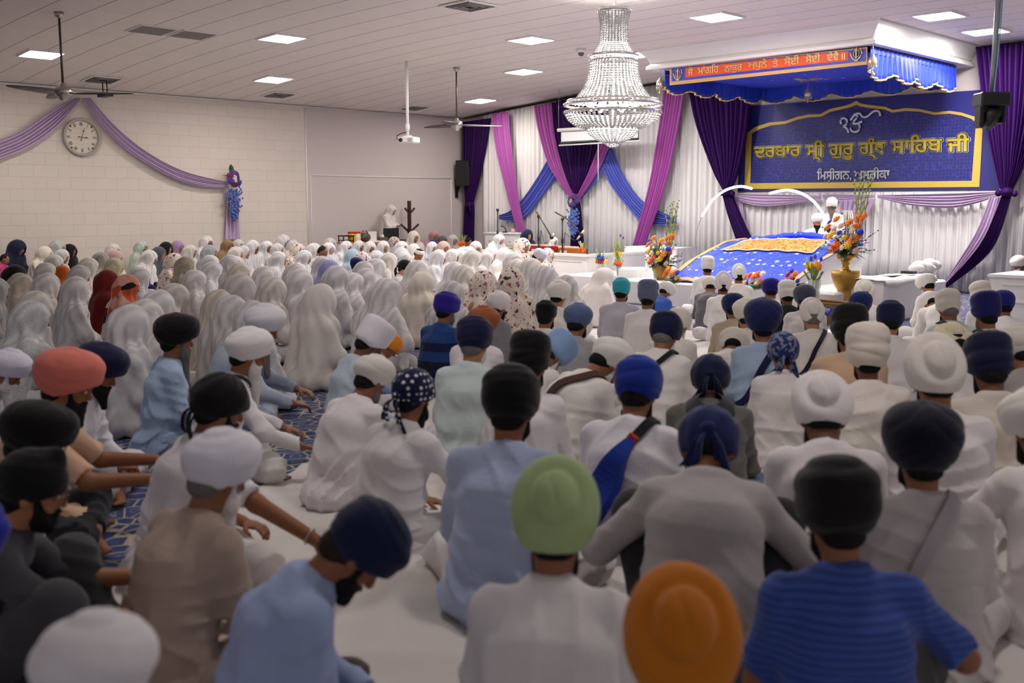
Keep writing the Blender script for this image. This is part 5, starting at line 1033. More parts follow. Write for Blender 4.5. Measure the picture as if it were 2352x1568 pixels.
def dig(P, h): return [cap(P[i], P[i + 1], .0095 - .0012 * i, .0095 - .0012 * (i + 1), .004) for i in range(len(P) - 1)]
def hand_prims(w, d, up, side, curl=.5, sc=1.):
    """palm and five separate fingers from wrist w, pointing along d, back of the hand towards up; side +1/-1 puts the thumb"""
    d = d / np.linalg.norm(d); x = np.cross(d, up); x /= np.linalg.norm(x); u = np.cross(x, d); L = []
    pm = w + d * .045
    L.append(ell(pm, v3(.040, .048, .016) * sc, np.stack([x, d, u], 1), .015))
    for i, (o, ln) in enumerate(((-.029, .064), (-.010, .072), (.010, .068), (.028, .054))):
        p = w + d * .085 * sc + x * o * sc * side; q = [p]; a = curl * .4
        for j, f in enumerate((.46, .3, .24)):
            a += curl * .75; p = p + (d * math.cos(a) - u * math.sin(a)) * ln * f * sc; q.append(p)
        L += dig(q, 0)
    p0 = w + d * .02 - x * .03 * side * sc; p1 = p0 + (d * .6 - x * .7 * side - u * .3) * .04 * sc; p2 = p1 + (d * .9 - x * .25 * side - u * .35) * .03 * sc
    L += [cap(p0, p1, .013, .011, .008), cap(p1, p2, .011, .009, .004)]
    return L
def foot_prims(a, d, k=.015):
    d = d / np.linalg.norm(d); L = [cap(a - d * .03, a + d * .10, .036, .032, k), cap(a + d * .08, a + d * .15, .034, .022, k)]; x = np.cross(d, v3(0, 0, 1)); x /= np.linalg.norm(x) + 1e-9
    for i in range(5): p = a + d * (.165 - .008 * i) + x * (.03 - .015 * i); L.append(cap(p, p + d * .028, .0125 - .001 * i, .010, .004))
    return L

def est_top(pr):
    lean, bow = R(pr.get('lean', 14)), R(pr.get('bow', 18)); p = v3(0, 0, .93 if pr.get('stand') else .115)
    for f, l in ((.35, .17), (.9, .18), (1.5, .165)): p = p + v3(0, math.sin(lean * f), math.cos(lean * f)) * l
    na = lean * 1.2 + bow * .45; Hz = p[2] + math.cos(na) * .062; Rh = rot('Y', R(pr.get('ht', 0))) @ rot('X', -(bow + lean * .4)); Hz += (Rh @ v3(0, .022, .105))[2]
    if pr['kind'] == 'w': return Hz + ((Rh @ v3(0, -.02, .145))[2] if pr.get('scarf', True) else .11)
    if pr.get('hat') == 'none': return Hz + .11
    X, _ = turban_mesh(pr.get('hat', 'round'), np.random.default_rng(1), 24, 20); return Hz + ((X * pr.get('hs', 1.)) @ Rh.T)[:, 2].max()
def build_person(pr, near):
    """pr: pose and dress; near: distance from the camera, sets the mesh fineness. Returns the root empty (at the seat) and the top point."""
    rng = np.random.default_rng(pr['seed']); hv = min(.028, max(.0095, near * .0021)); W = pr['kind'] == 'w'
    s = 1.; lean = R(pr.get('lean', 14)); bow = R(pr.get('bow', 18)); hy = R(pr.get('hy', 0)); ht = R(pr.get('ht', 0)); wd_ = pr.get('wide', 1.) * (1. if W else .87); af = 1. if W else .91; stand = pr.get('stand', False); sh = pr.get('arms', 'lap')
    base = pr.get('base', 0.)
    # spine
    P = [v3(0, 0, .115)]; ang = 0
    if stand: P = [v3(0, 0, .93)]; lean *= .4
    for f, l in ((.35, .17), (.9, .18), (1.5, .165)): P.append(P[-1] + v3(0, math.sin(lean * f), math.cos(lean * f)) * l)
    neck = P[3]; na = lean * 1.2 + bow * .45; hc0 = neck + v3(0, math.sin(na), math.cos(na)) * .062
    Rh = rot('Z', hy) @ rot('Y', ht) @ rot('X', -(bow + lean * .4)); H = hc0 + Rh @ v3(0, .022, .105)
    hd = lambda x, y, z: H + Rh @ v3(x, y, z)
    rt = thing('person', pr['label'], 'person', (0, 0, 0), 0, pr.get('group'))
    skinc = SKIN[pr.get('skin', 'm')]; hair = HAIRC[pr.get('hair', 'k')]
    sw = .175 * wd_
    SJ = {q: P[3] + v3(q * sw, -.012, -.055) for q in (-1, 1)}
    # arms
    EL, WR, HD = {}, {}, {}
    for q in (-1, 1):
        a = sh if isinstance(sh, str) else sh[0 if q < 0 else 1]; f = math.sin(lean) * .35
        if a == 'lap': EL[q] = SJ[q] + v3(q * (.06 if W else .055), .04, -.27); WR[q] = v3(q * .07, P[2][1] + .27, .2 + (P[0][2] - .115)); HD[q] = v3(-q * .7, .6, -.2)
        elif a == 'knee': EL[q] = SJ[q] + v3(q * .16, .12, -.21); WR[q] = v3(q * .27, .36 + f, .23); HD[q] = v3(-q * .3, .9, -.25)
        elif a == 'out': EL[q] = SJ[q] + v3(q * .20, .02, -.20); WR[q] = EL[q] + v3(q * .02, .24, -.05); HD[q] = v3(-q * .4, .8, -.3)
        elif a == 'reach': EL[q] = SJ[q] + v3(q * .22, .12, -.14); WR[q] = EL[q] + v3(q * .20, .17, -.13); HD[q] = v3(q * .35, .35, -.8)
        elif a == 'fwd': EL[q] = SJ[q] + v3(q * .06, .19, -.19); WR[q] = EL[q] + v3(-q * .03, .25, -.01); HD[q] = v3(-q * .1, 1, -.25)
        elif a == 'prop': EL[q] = SJ[q] + v3(q * .12, .03, -.26); WR[q] = v3(q * .33, .12, .06); HD[q] = v3(q * .3, 1, -.1)
        elif a == 'face': EL[q] = SJ[q] + v3(q * .03, .2, -.16); WR[q] = EL[q] + v3(-q * .05, .02, .22); HD[q] = v3(-q * .2, -.2, 1)
        elif a == 'fold': EL[q] = SJ[q] + v3(q * .06, .1, -.26); WR[q] = EL[q] + v3(-q * .16, .17, .05); HD[q] = v3(-q * .9, .3, .1)
    # legs
    LG = pr.get('legs', 'cross'); KN, AN = {}, {}
    for q in (-1, 1):
        if stand: KN[q] = v3(q * .09, .02, .50); AN[q] = v3(q * .09, -.01, .085)
        elif LG == 'half': KN[q] = v3(q * .34, .33, .25); AN[q] = v3(q * .02, .44, .07)
        elif LG == 'up': KN[q] = v3(q * .24, .36, .41); AN[q] = v3(q * .16, .50, .07)
        else: KN[q] = v3(q * (.23 if W else .31), .27 if W else .29, .125); AN[q] = v3(-q * .08, .33 - .05 * (q > 0), .075)
    hip = {q: v3(q * .095, .02, P[0][2] + (.0 if stand else .0)) for q in (-1, 1)}
    # ---- body: one continuous skin
    B = [ell(H + Rh @ v3(0, -.012, .012), v3(.073, .092, .100), Rh, .02), ell(hd(0, .028, -.052), v3(.056, .062, .062), Rh, .03), ell(hd(0, .055, -.085), v3(.030, .030, .022), Rh, .03),
         cap(neck - v3(0, 0, .02), hc0 + Rh @ v3(0, .005, .045), .056, .052, .03)]
    for q in (-1, 1): B.append(ell(hd(q * .076, -.005, -.012), v3(.012, .022, .034), Rh @ rot('Z', q * .35), .008))
    if near < 26:
        B += [cap(hd(0, .083, .018), hd(0, .104, -.022), .009, .014, .012), ell(hd(0, .082, .03), v3(.05, .014, .011), Rh, .012)]
        for q in (-1, 1): B += [ell(hd(q * .030, .098, .006), v3(.020, .014, .010), Rh, .008, sub=True), ell(hd(q * .030, .072, .004), v3(.015, .015, .012), Rh, .004)]
        B += [ell(hd(0, .086, -.058), v3(.024, .012, .007), Rh, .006), ell(hd(0, .082, -.069), v3(.020, .013, .007), Rh, .006)]
    B += [cap(P[0] + v3(q * .07, 0, 0), P[2] + v3(q * .07, 0, 0), .10, .095, .05) for q in (-1, 1)] + [cap(SJ[-1], SJ[1], .05, .05, .05), cap(P[2] - v3(0, 0, .02), P[3] - v3(0, -.01, .05), .09, .05, .05)]
    for q in (-1, 1):
        B += [cap(SJ[q], EL[q], .046, .038, .03), cap(EL[q], WR[q], .040, .027, .02)]
        d = HD[q] / np.linalg.norm(HD[q]); upv = v3(0, 0, 1) if abs(d[2]) < .75 else v3(0, -1, 0)
        B += hand_prims(WR[q] + d * .008, d, upv, q, pr.get('curl', .5))
        B += [cap(hip[q], KN[q], .078, .055, .04), cap(KN[q], AN[q], .052, .036, .03)]
        B += foot_prims(AN[q] - v3(0, 0, .04) if not stand else v3(q * .09, .0, .04), v3(-q * .9, .35, 0) if LG == 'cross' and not stand else v3(q * .15, 1, 0))
    hb = min(.02, max(.0068, near * .0013))
    link('body', blend_mesh(B, hb, None, 'body', M_skin), rt, color=skinc)
    sd = rng.random(6) * 6
    def folds(amp, vert=.5):
        A1 = rng.uniform(-1, 1, 3) * v3(10, 10, 0) + v3(0, 0, rng.uniform(26, 40)); A2 = rng.normal(size=3) * v3(9, 9, 12); A3 = rng.uniform(-1, 1, 3) * v3(0, 8, 12) + v3(rng.uniform(24, 36), 0, 0)
        def f(Q):
            w = np.sin(Q @ A2 * .6 + sd[0]); q = np.sin(Q @ A1 + 2.2 * w + sd[1]); z = np.sin(Q @ A3 + 1.6 * np.sin(Q @ A1 * .4 + sd[3]) + sd[2])
            low = np.clip(1.15 - (Q[:, 2] - P[0][2]) / .52, .42, 1.2)
            m_ = np.clip(.5 + .8 * np.sin(Q @ A2 * 1.1 + sd[4]), 0, 1); return amp * low * (.3 - m_ * (1 - np.abs(q)) ** 2 - (1 - m_) * (1 - np.abs(z)) ** 2) * .8
        return f
    amp = pr.get('fold', .027)
    # ---- shirt or tunic
    top = pr.get('top', '#e9e5e6'); tk = pr.get('topk', 'plain'); short = pr.get('short', False); tw = pr.get('tuck', False); ff = 1.05 if wd_ > 1.02 else 1.
    S = []
    for q in (-1, 1):
        S += [cap(P[0] + v3(q * .10 * wd_, -.005, -.01), P[1] + v3(q * .075 * wd_, 0, 0), .125 * ff, .116 * ff, .06), cap(P[1] + v3(q * .075 * wd_, 0, 0), P[2] + v3(q * .085 * wd_, .005, 0), .116 * ff, .112, .06)]
    S += [cap(P[2] + v3(0, .01, .02), P[3] - v3(0, .005, .03), .135, .088, .07), cap(P[3] + v3(-.05, -.01, -.035), SJ[-1], .066, .064 * af, .05), cap(P[3] + v3(.05, -.01, -.035), SJ[1], .066, .064 * af, .05)]
    for q in (-1, 1):
        if short: S.append(cap(SJ[q], EL[q] + (SJ[q] - EL[q]) * .12, .066 * af, .066 * af, .05, cut=0.))
        else: S += [cap(SJ[q], EL[q], .066 * af, .056 * af, .05), cap(EL[q], WR[q] + (EL[q] - WR[q]) * .06, .055 * af, .044, .03, cut=0.)]
    if not tw and not stand: S += [ell(v3(0, -.0, .085), v3(.245 * wd_, .215, .125), None, .06), ell(v3(0, .16, .10), v3(.22, .17, .09), None, .06)]
    if stand: S += [cap(v3(-.06, 0, .95), v3(-.08, .0, .42), .15, .19, .06), cap(v3(.06, 0, .95), v3(.08, 0, .42), .15, .19, .06)]
    if tw: S.append(ell(v3(0, -.0, .13), v3(.215 * wd_, .165, .075), None, .05))
    S.append(cap(neck - v3(0, .008, .05), neck + (hc0 - neck) * .62 - v3(0, .006, 0), .080, .070, .02, cut=0.))
    S.append(dict(t='flr', z=.004 if not stand else .33))
    link('hoodie' if pr.get('hood') else 'shirt', blend_mesh(S, hv, folds(amp), 'shirt', cloth(tk)), rt, color=top)
    if pr.get('hood'): m_ = MB(); m_.lathe([(.06, .06), (.10, .03), (.145, -.02), (.15, -.06), (.11, -.08), (.07, -.03)], 28, neck + v3(0, -.05, .01), rot('X', .45)); m_.build('hood', cloth(), rt, color=pr['hood'])
    # ---- trousers
    bt = pr.get('bot', '#dcd8d8'); T = []
    for q in (-1, 1):
        T += [cap(hip[q], KN[q], .112, .082, .05), cap(KN[q], AN[q] + (KN[q] - AN[q]) * .12, .080, .060, .04, cut=.0)]
    T += [cap(hip[-1], hip[1], .128, .128, .05), dict(t='flr', z=.003)]
    link('trousers', blend_mesh(T, hv * 1.15, folds(amp * .8), 'trousers', cloth()), rt, color=bt)
    # ---- head dress, hair, beard
    topz = H + Rh @ v3(0, 0, .12)
    if W:
        vk = pr.get('veilk', 'sheer'); vc = pr.get('veil', '#ece9ea')
        m_ = blend_mesh([ell(H + Rh @ v3(0, -.016, .016), v3(.080, .094, .104), Rh, .02), ell(hd(0, -.095, -.03), v3(.045, .042, .045), Rh, .03), ell(hd(0, .07, -.03), v3(.058, .06, .078), Rh, .01, sub=True)], max(.009, hv), None, 'hair', M_hair); link('hair', m_, rt, color=hair)
        if pr.get('scarf', True):
            vw = pr.get('vw', 1.0 + .22 * rng.random()); V = [ell(H + Rh @ v3(0, -.034, .018), v3(.118 * vw, .142, .132), Rh, .03), ell(hd(0, -.10, -.05), v3(.10 * vw, .085, .10), Rh, .06), cap(hd(0, -.035, -.07), P[3] + v3(0, -.02, -.06), .122 * vw, .15, .08),
                 cap(SJ[-1] + v3(0, -.01, -.02), SJ[1] + v3(0, -.01, -.02), .092, .092, .09)]
            cover = pr.get('cover', 1.)
            for q in (-1, 1): V += [cap(SJ[q] + v3(0, -.01, -.02), EL[q] + v3(0, -.0, .02), .092, .088, .07)]
            if cover > .6:
                for q in (-1, 1): V += [cap(P[2] + v3(q * .09, -.035, 0), P[0] + v3(q * .12, -.05, .0), .125, .15, .08)]
                if not stand: V += [ell(v3(0, -.03, .085), v3(.26, .22, .12), None, .08)]
                for q in (-1, 1): V.append(cap(EL[q], WR[q] + (EL[q] - WR[q]) * .4, .088, .075, .06))
            else: V += [cap(P[2] + v3(-.09, -.03, 0), P[2] + v3(.09, -.03, 0), .128, .128, .08)]
            V += [cap(P[2] + v3(-.06, .1, .06), P[1] + v3(.05, .12, 0), .09, .09, .07)]
            V += [ell(hd(0, .135, -.025), v3(.066, .13, .098), Rh, .025, sub=True), dict(t='flr', z=.006)]
            n1 = rng.integers(9, 15); p1 = rng.random() * 6
            def vd(Q):
                L_ = Q - H; a = np.arctan2(L_[:, 0], -L_[:, 1] - .02); r_ = np.hypot(L_[:, 0], L_[:, 1]); z = (Q[:, 2] - H[2])
                w = np.clip((.13 - z) / .3, 0, 1) * np.clip(r_ / .08, 0, 1)
                return w * .011 * np.sin(n1 * a + p1 + 3 * np.sin(6 * z + p1) + 5 * z) * (1 + .4 * np.sin(2.3 * a + 9 * z)) + .004 * np.sin(L_ @ (rng.normal(size=3) * 0 + v3(30, 26, 18)) + p1)
            link('headscarf', blend_mesh(V, hv, vd, 'headscarf', cloth(vk)), rt, color=vc); topz = H + Rh @ v3(0, -.02, .145)
        elif pr.get('band'):
            m_ = MB(); m_.lathe([(.085, -.03), (.10, -.02), (.10, .04), (.085, .05)], 24, H + Rh @ v3(0, -.01, .05), Rh @ rot('X', .25)); m_.build('headband', cloth(), rt, color=pr['band'])
    else:
        st_ = pr.get('hat', 'round')
        m_ = blend_mesh([ell(H + Rh @ v3(0, -.020, .010), v3(.0785, .092, .102), Rh, .02), ell(hd(0, -.062, -.055), v3(.058, .034, .032), Rh, .03), ell(hd(0, .085, -.03), v3(.09, .095, .105), Rh, .01, sub=True)], max(.008, hv * .9), None, 'hair', M_hair); link('hair', m_, rt, color=hair)
        if st_ != 'none':
            nn = 80 if near < 8 else 44 if near < 14 else 28
            X, Q = turban_mesh(st_, rng, nn, int(nn * .75)); X = X * pr.get('hs', 1.) ; X = X @ Rh.T + H; topz = X[X[:, 2].argmax()]
            o = link({'cap': 'cap', 'patka': 'patka', 'bandana': 'bandana'}.get(st_, 'turban'), raw_mesh('turban', X, Q, cloth(pr.get('hatk', 'plain'))), rt, color=pr.get('hc', '#e8e4e2'))
            if st_ == 'bandana':
                for q in (-1, 1):
                    m_ = MB(); a = hd(q * .012, -.112, -.02); P4 = [a, a + v3(q * .02, -.035, -.03), a + v3(q * .035, -.04, -.09), a + v3(q * .05, -.02, -.15 - .03 * q)]
                    m_.sheet(lambda u, v: poly(P4, v) + v3((u - .5) * (.015 + .05 * v), .012 * math.sin(6 * u), 0), 6, 10); m_.build('tail', cloth(pr.get('hatk', 'plain')), o, color=pr.get('hc'), thick=.004)
                m_ = MB(); m_.ball(hd(0, -.118, -.012), (.028, .02, .022)); m_.build('knot', cloth(pr.get('hatk', 'plain')), o, color=pr.get('hc'))
        bd = pr.get('beard', 'k')
        if bd:
            ln = pr.get('bl', .5); G = [ell(hd(0, .045, -.072), v3(.059, .049, .047), Rh, .03), cap(hd(0, .062, -.10), hd(0, .066, -.10) + v3(0, .008, -.17 * ln), .038, .020, .04)]
            for q in (-1, 1): G.append(cap(hd(q * .062, .022, -.01), hd(q * .042, .05, -.085), .012, .026, .02))
            G += [ell(hd(0, .092, -.048), v3(.028, .016, .008), Rh, .008), ell(hd(0, .108, -.062), v3(.020, .012, .006), Rh, .004, sub=True)]
            bh = max(.008, hv * .9); link('beard', blend_mesh(G, bh, lambda Q: .003 * np.sin(Q @ v3(160, 60, 20)), 'beard', M_hair), rt, color=HAIRC[bd])
    if pr.get('eyes') :
        for q in (-1, 1):
            m_ = MB(); m_.ball(hd(q * .030, .0815, .003), (.0105, .0095, .0075), 10, 7); o = m_.build('eye', M_eye, rt); m_ = MB(); m_.ball(hd(q * .030, .0895, .001), (.0058, .003, .0058), 8, 5); m_.build('iris', M_iris, o)
    if pr.get('specs'):
        m_ = MB()
        for q in (-1, 1):
            m_.tube([hd(q * .032 + .024 * math.cos(a), .108, .004 + .019 * math.sin(a)) for a in np.linspace(0, 2 * math.pi, 17)], .0022, 5)
            m_.tube([hd(q * .056, .106, .010), hd(q * .079, .03, .012), hd(q * .08, -.01, .002)], .002, 5)
        m_.tube([hd(-.009, .109, .008), hd(.009, .109, .008)], .002, 5); m_.build('spectacles', M_glass, rt)
    if pr.get('strap'):
        # band from one shoulder across the back
        c, sd_, wdt = pr['strap'][:3]; a = P[3] + v3(sd_ * .085, .02, .0); pts = [a + v3(0, .06, -.03), a + v3(0, -.06, .018), P[2] + v3(-sd_ * .02, -.155, .05), P[1] + v3(-sd_ * .13, -.15, .02), P[1] + v3(-sd_ * .205 * wd_, -.05, -.06)]
        D_ = lambda Q: sdf(Q[None], S)[0]
        Pn = []
        for i in range(30):
            p = poly(pts, i / 29); c0_ = P[2] if p[2] > P[2][2] else v3(P[1][0], P[1][1], p[2]); dr = p - (c0_ + v3(0, .02, 0)); dr /= np.linalg.norm(dr)
            for _ in range(12): p = p - dr * (D_(p) - .014)
            Pn.append((p, dr))
        m_ = MB()
        for i, (p, dr) in enumerate(Pn):
            t = Pn[min(i + 1, 29)][0] - Pn[max(i - 1, 0)][0]; t /= np.linalg.norm(t); x = np.cross(t, dr); x /= np.linalg.norm(x)
            for dx, dn in ((-1, -.004), (1, -.004), (1, .006), (-1, .006)): m_.V.append(tuple(p + x * dx * wdt / 2 + dr * dn))
        m_.F = [(4 * i + j, 4 * i + (j + 1) % 4, 4 * i + 4 + (j + 1) % 4, 4 * i + 4 + j) for i in range(29) for j in range(4)] + [(3, 2, 1, 0), (116, 117, 118, 119)]
        m_.build('shoulder_strap', cloth(), rt, False, color=c)
        if len(pr['strap']) > 3:           # a flat bag hanging on the strap at the back
            i0 = 10; bc = pr['strap'][3]; m_ = MB(); V_ = []
            for i in range(i0, 30):
                p, dr = Pn[i]; t = Pn[min(i + 1, 29)][0] - Pn[max(i - 1, 0)][0]; t /= np.linalg.norm(t); x = np.cross(t, dr); x /= np.linalg.norm(x); f = (i - i0) / 19; w2_ = .02 + .075 * math.sin(min(1, f * 1.25) * math.pi / 2)
                for dx, dn in ((-1, -.004), (1, -.004), (.8, .022 * math.sin(math.pi * min(1, f + .1)) + .012), (-.8, .022 * math.sin(math.pi * min(1, f + .1)) + .012)): m_.V.append(tuple(p + x * dx * w2_ + dr * dn))
            m_.F = [(4 * i + j, 4 * i + (j + 1) % 4, 4 * i + 4 + (j + 1) % 4, 4 * i + 4 + j) for i in range(19) for j in range(4)] + [(3, 2, 1, 0), (76, 77, 78, 79)]
            o = m_.build('shoulder_bag', cloth(), rt, False, color=bc); p, dr = Pn[i0]; m_ = MB(); m_.box(p + dr * .012, (.045, .02, .035), rot('Y', .6)); m_.build('red_tab', mat('red_tab', '#c8402c'), o, False)
            p, dr = Pn[22]; m_ = MB(); m_.box(p + dr * .036, (.06, .006, .022), rot('Y', .6)); m_.build('printed_mark', mat('print_grey', '#aab4d0'), o, False)
    if pr.get('bangle'):
        q = pr['bangle']; d = WR[q] - EL[q]; d /= np.linalg.norm(d); x = np.cross(d, v3(0, 0, 1)); x /= np.linalg.norm(x); y = np.cross(d, x); c = WR[q] - d * .025; m_ = MB()
        m_.tube([c + .034 * (math.cos(a) * x + math.sin(a) * y) for a in np.linspace(0, 2 * math.pi, 21)], .004, 6); m_.build('bangle', M_steel, rt)
    return rt, topz
# ================================================================ the congregation
# (kind, x and y of the top of the head in the photograph, turn from facing the stage in degrees, label, pose and dress)
W1, W2, CREAM, GREY, LB, NAVY, BLK = '#ebe8ea', '#e6e1df', '#dccbb0', '#8c8a8c', '#a9bcd8', '#141c48', '#0d0d10'
FL = dict(veil='#e6d8cc', veilk='floral')
def M(x, y, turn, label, **k): PEOPLE.append(dict(kind='m', x=x, y=y, turn=turn, label=label, **k))
def Wm(x, y, turn=0, label=None, **k): PEOPLE.append(dict(kind='w', x=x, y=y, turn=turn, label=label, **k))
PEOPLE = []
# men, nearest first
M(205, 1408, 0, 'man in large soft white turban at the very front, only turban showing', hat='round', hc='#e6e2e6', hs=.88, beard='g', bow=20, lean=10)
M(1565, 1290, 8, 'man in burnt orange turban with a broad rolled ring', hat='ring', hc='#c4741a', top='#e4e2ea', hs=1.08, bow=22, lean=26)
M(1937, 1045, 12, 'man in black turban and striped blue polo shirt', hat='tight', hc='#101014', hs=1.12, top='#3c57a6', topk='stripe', short=True, arms=('lap', 'out'), legs='half', bot='#3c3a40', lean=10, bow=12, wide=1.15, hair='k')
M(1280, 1043, 8, 'man in pale green ring-wound turban and white shirt', hat='ring', hc='#a4b985', hs=1.1, top='#e6e2e4', short=True, arms='lap', bow=24, lean=16, wide=1.1)
M(845, 1140, -58, 'man in navy cap and light blue shirt bowing his head low', hat='tight', hc='#111a3e', top='#9fb0d8', bot='#4c4430', bow=52, lean=20, arms='lap', bl=.2, hair='b', wide=1.05)
M(510, 980, -22, 'man in white turban with grey beard and beige kurta', hat='round', hc='#e4e2ec', top='#b9a596', beard='w', bl=.8, hair='g', bow=16, lean=18, skin='m', bot='#b9a596', wide=1.08)
M(66, 1028, -52, 'man in black patka and dark grey shirt hugging his knees', hat='patka', hc='#0c0c10', top='#4a4a50', short=True, legs='up', arms='fwd', bot='#45454a', lean=24, bow=8, specs=True, skin='l', bl=.1, eyes=True)
M(56, 918, -50, 'man in black turban with spectacles behind the man in dark grey', hat='pagh', hs=.95, hc='#0d0c10', top='#c9c4c8', specs=True, skin='m', bl=.1, eyes=True)
M(-140, 1126, -30, 'man in bright blue turban cut off at the picture edge', hat='tight', hc='#15249a', top='#d6d2d6')
M(160, 795, -50, 'man in salmon pink turban and short-sleeved peach shirt', hat='pagh', hc='#d8776a', top='#d3ae92', short=True, arms='fwd', bot='#1c1e26', bow=10, lean=20, skin='m', bl=.35, eyes=True)
M(216, 782, -60, 'man in navy turban just behind the salmon pink turban', hat='pagh', hc='#12153c', top='#e2e0e6', bow=22, lean=16, skin='m')
M(18, 798, -40, 'grey-bearded man in white turban at the picture edge', hat='round', hc='#dcd8ea', top='#d8d6e0', beard='w', bl=.9, bow=30, lean=22, skin='m')
M(500, 853, -35, 'man in black patka stretching out an arm with a steel bangle', hat='bandana', hc='#0b0b0d', hs=1.1, top='#ddd8de', short=True, arms=('lap', 'reach'), bot='#ded8d6', bangle=1, lean=18, bow=14, skin='m', bl=.2)
M(576, 748, -42, 'man in white turban and white kurta with long white beard', hat='round', hc='#e6e2e4', top='#e2dde2', beard='w', bl=1.1, bow=12, lean=18, skin='m', arms='knee', bot='#dedad8', strap=('#1a1a1e', 1, .02))
M(608, 695, -52, 'man in white turban and blue grey shirt beside the women', hat='round', hc='#e2e0e8', top='#a7b2c4', beard='g', bl=1.3, bow=18, lean=26, arms='knee', bot='#a9b4c6', skin='m', hair='g')
M(405, 716, -30, 'man in black peaked turban and pale blue kurta with grey beard', hat='pagh', hc='#08080b', top='#a8c0de', beard='g', bl=1.1, bow=8, lean=8, skin='m', arms='lap', bot='#a8c0de')
M(855, 720, -35, 'man in flat white cloth cap and pale blue shirt', hat='cap', hc='#e4e0ea', top='#bccbd8', bow=34, lean=12, beard='g', bl=.6, skin='d')
M(897, 764, -45, 'child in orange patka and blue shirt bowing beside the white cap', hat='bandana', hc='#e8861c', top='#8f9fd0', bow=48, lean=22, s=.74, beard='', skin='m')
M(860, 812, -18, 'man in cream turban and white kurta beside the polka dot bandana', hat='round', hc='#dcd8d2', hs=.95, top='#e6e1e4', bow=30, lean=20, beard='g', bl=.7, skin='m')
M(945, 843, -20, 'man in navy polka dot bandana with a knotted tail', hat='bandana', hatk='dots', hc='#12163e', top='#e6e1e4', bow=12, lean=14, arms=('lap', 'knee'), skin='m', bl=.3)
M(1022, 668, -8, 'man in violet blue turban and broad banded blue shirt', hat='tight', hc='#2a1a8c', hs=1.05, top='#1e3c78', topk='block', bow=14, lean=10, beard='g', bl=.8, skin='m')
M(1085, 722, 4, 'man in navy turban and pale mint shirt with white beard', hat='tight', hc='#14143c', hs=1.05, top='#c6d4d4', bow=14, lean=10, beard='w', bl=1., skin='l', hair='g')
M(1108, 700, -6, 'man in rust turban just behind the mint shirt', hat='round', hc='#98542f', top='#e6e0e6', bow=20, lean=10, beard='w', bl=1., skin='l')
M(1145, 667, -12, 'man in white turban and charcoal grey shirt', hat='round', hc='#e8e2e2', top='#88878e', bow=12, lean=10, beard='k', bl=.9, skin='m')
M(1170, 832, 4, 'man in black turban and pale blue shirt in the middle', hat='tight', hc='#0b0b0d', hs=1.08, top='#b4c2e2', bow=14, lean=10, bl=.8, skin='m', bot='#e0dcdc', wide=1.1)
M(1218, 756, 2, 'man in tall black turban and white shirt behind the pale blue shirt', hat='tall', hc='#09090b', top='#e8e2e6', bow=14, lean=12, bl=.7, skin='m')
M(1287, 752, -30, 'man in light blue turban bowing deeply', hat='cap', hc='#86a6d0', top='#e9e3e3', bow=52, lean=22, beard='w', bl=.6, skin='m', hair='b')
M(1252, 688, 0, 'man in close black wrap with a black strap, white shirt', hat='tight', hc='#0a0a0c', hs=.94, top='#eae4e2', bow=10, lean=12, bl=.4, skin='m')
M(1326, 694, -6, 'man in slate blue turban and grey shirt with dark beard', hat='round', hc='#56688f', hs=.95, top='#a3a3a6', bow=14, lean=16, arms=('lap', 'out'), bl=.8, skin='m')
M(1285, 641, -4, 'grey-bearded man in white turban beside the white-scarfed women', hat='round', hc='#ebe8e2', top='#ece8e4', bow=12, lean=12, beard='w', bl=.7, skin='l')
M(1427, 636, 4, 'man in turquoise turban and lavender grey shirt', hat='tight', hc='#37aab8', hs=.96, top='#bdbcc8', bow=6, lean=8, bl=.6, skin='m', wide=1.1)
M(1486, 640, 4, 'man in slate grey turban and white shirt with dark beard', hat='tall', hc='#67708e', hs=.98, top='#f0ecea', bow=10, lean=12, bl=1., skin='m')
M(1530, 645, -25, 'man in white turban and bright blue jacket bending forward', hat='round', hc='#ebe6e0', top='#3c66c4', bow=40, lean=26, skin='m', beard='w')
M(1527, 711, -10, 'man in navy turban and white shirt with dark cross strap', hat='tight', hc='#11163e', hs=1.05, top='#ece8e4', bow=30, lean=18, beard='w', bl=.5, hair='g', skin='m', strap=('#1c1420', 1, .035))
M(1560, 704, -14, 'man in white turban next to the navy turban with cross strap', hat='tight', hc='#eee8dc', top='#ece8e2', bow=30, lean=20, skin='l', beard='w')
M(1397, 772, -40, 'man in white turban with brown strap bowing to the side', hat='round', hc='#e4e0dc', top='#e8e4e0', bow=52, lean=26, beard='w', skin='m', strap=('#4a322a', 1, .05))
M(1466, 814, -6, 'man in royal blue turban with a blue bag across his back', hat='tight', hc='#12308e', hs=1.04, top='#e4e0e8', bow=26, lean=14, bl=.7, skin='m', strap=('#121216', 1, .045, '#1c3a9c'), hair='k', wide=1.08)
M(1627, 586, 10, 'man in white turban with upright cloth tips before the blue cloth', hat='tall', hc='#f4f2ea', hs=.95, top='#f2eeec', bow=6, lean=6, beard='k', bl=.2, skin='m')
M(1632, 633, 4, 'man in cream turban and dark grey jacket leaning forward', hat='round', hc='#ece4d8', top='#6a666a', bow=36, lean=28, skin='m')
M(1662, 622, 6, 'man in cushion-like white turban and white shirt, dark-jacketed man beside', hat='ring', hc='#e6e0e0', hs=.98, top='#ece8e6', bow=12, lean=12, skin='d')
M(1697, 604, 10, 'man in white turban nearest the orange bouquet on the platform', hat='ring', hc='#eff0ea', hs=.94, top='#eeeae6', bow=8, lean=8, beard='w', bl=.4, skin='m')
M(1686, 672, 6, 'man in navy turban and beige jacket', hat='pagh', hc='#1b2558', hs=.95, top='#c3b19c', bow=24, lean=16, skin='m')
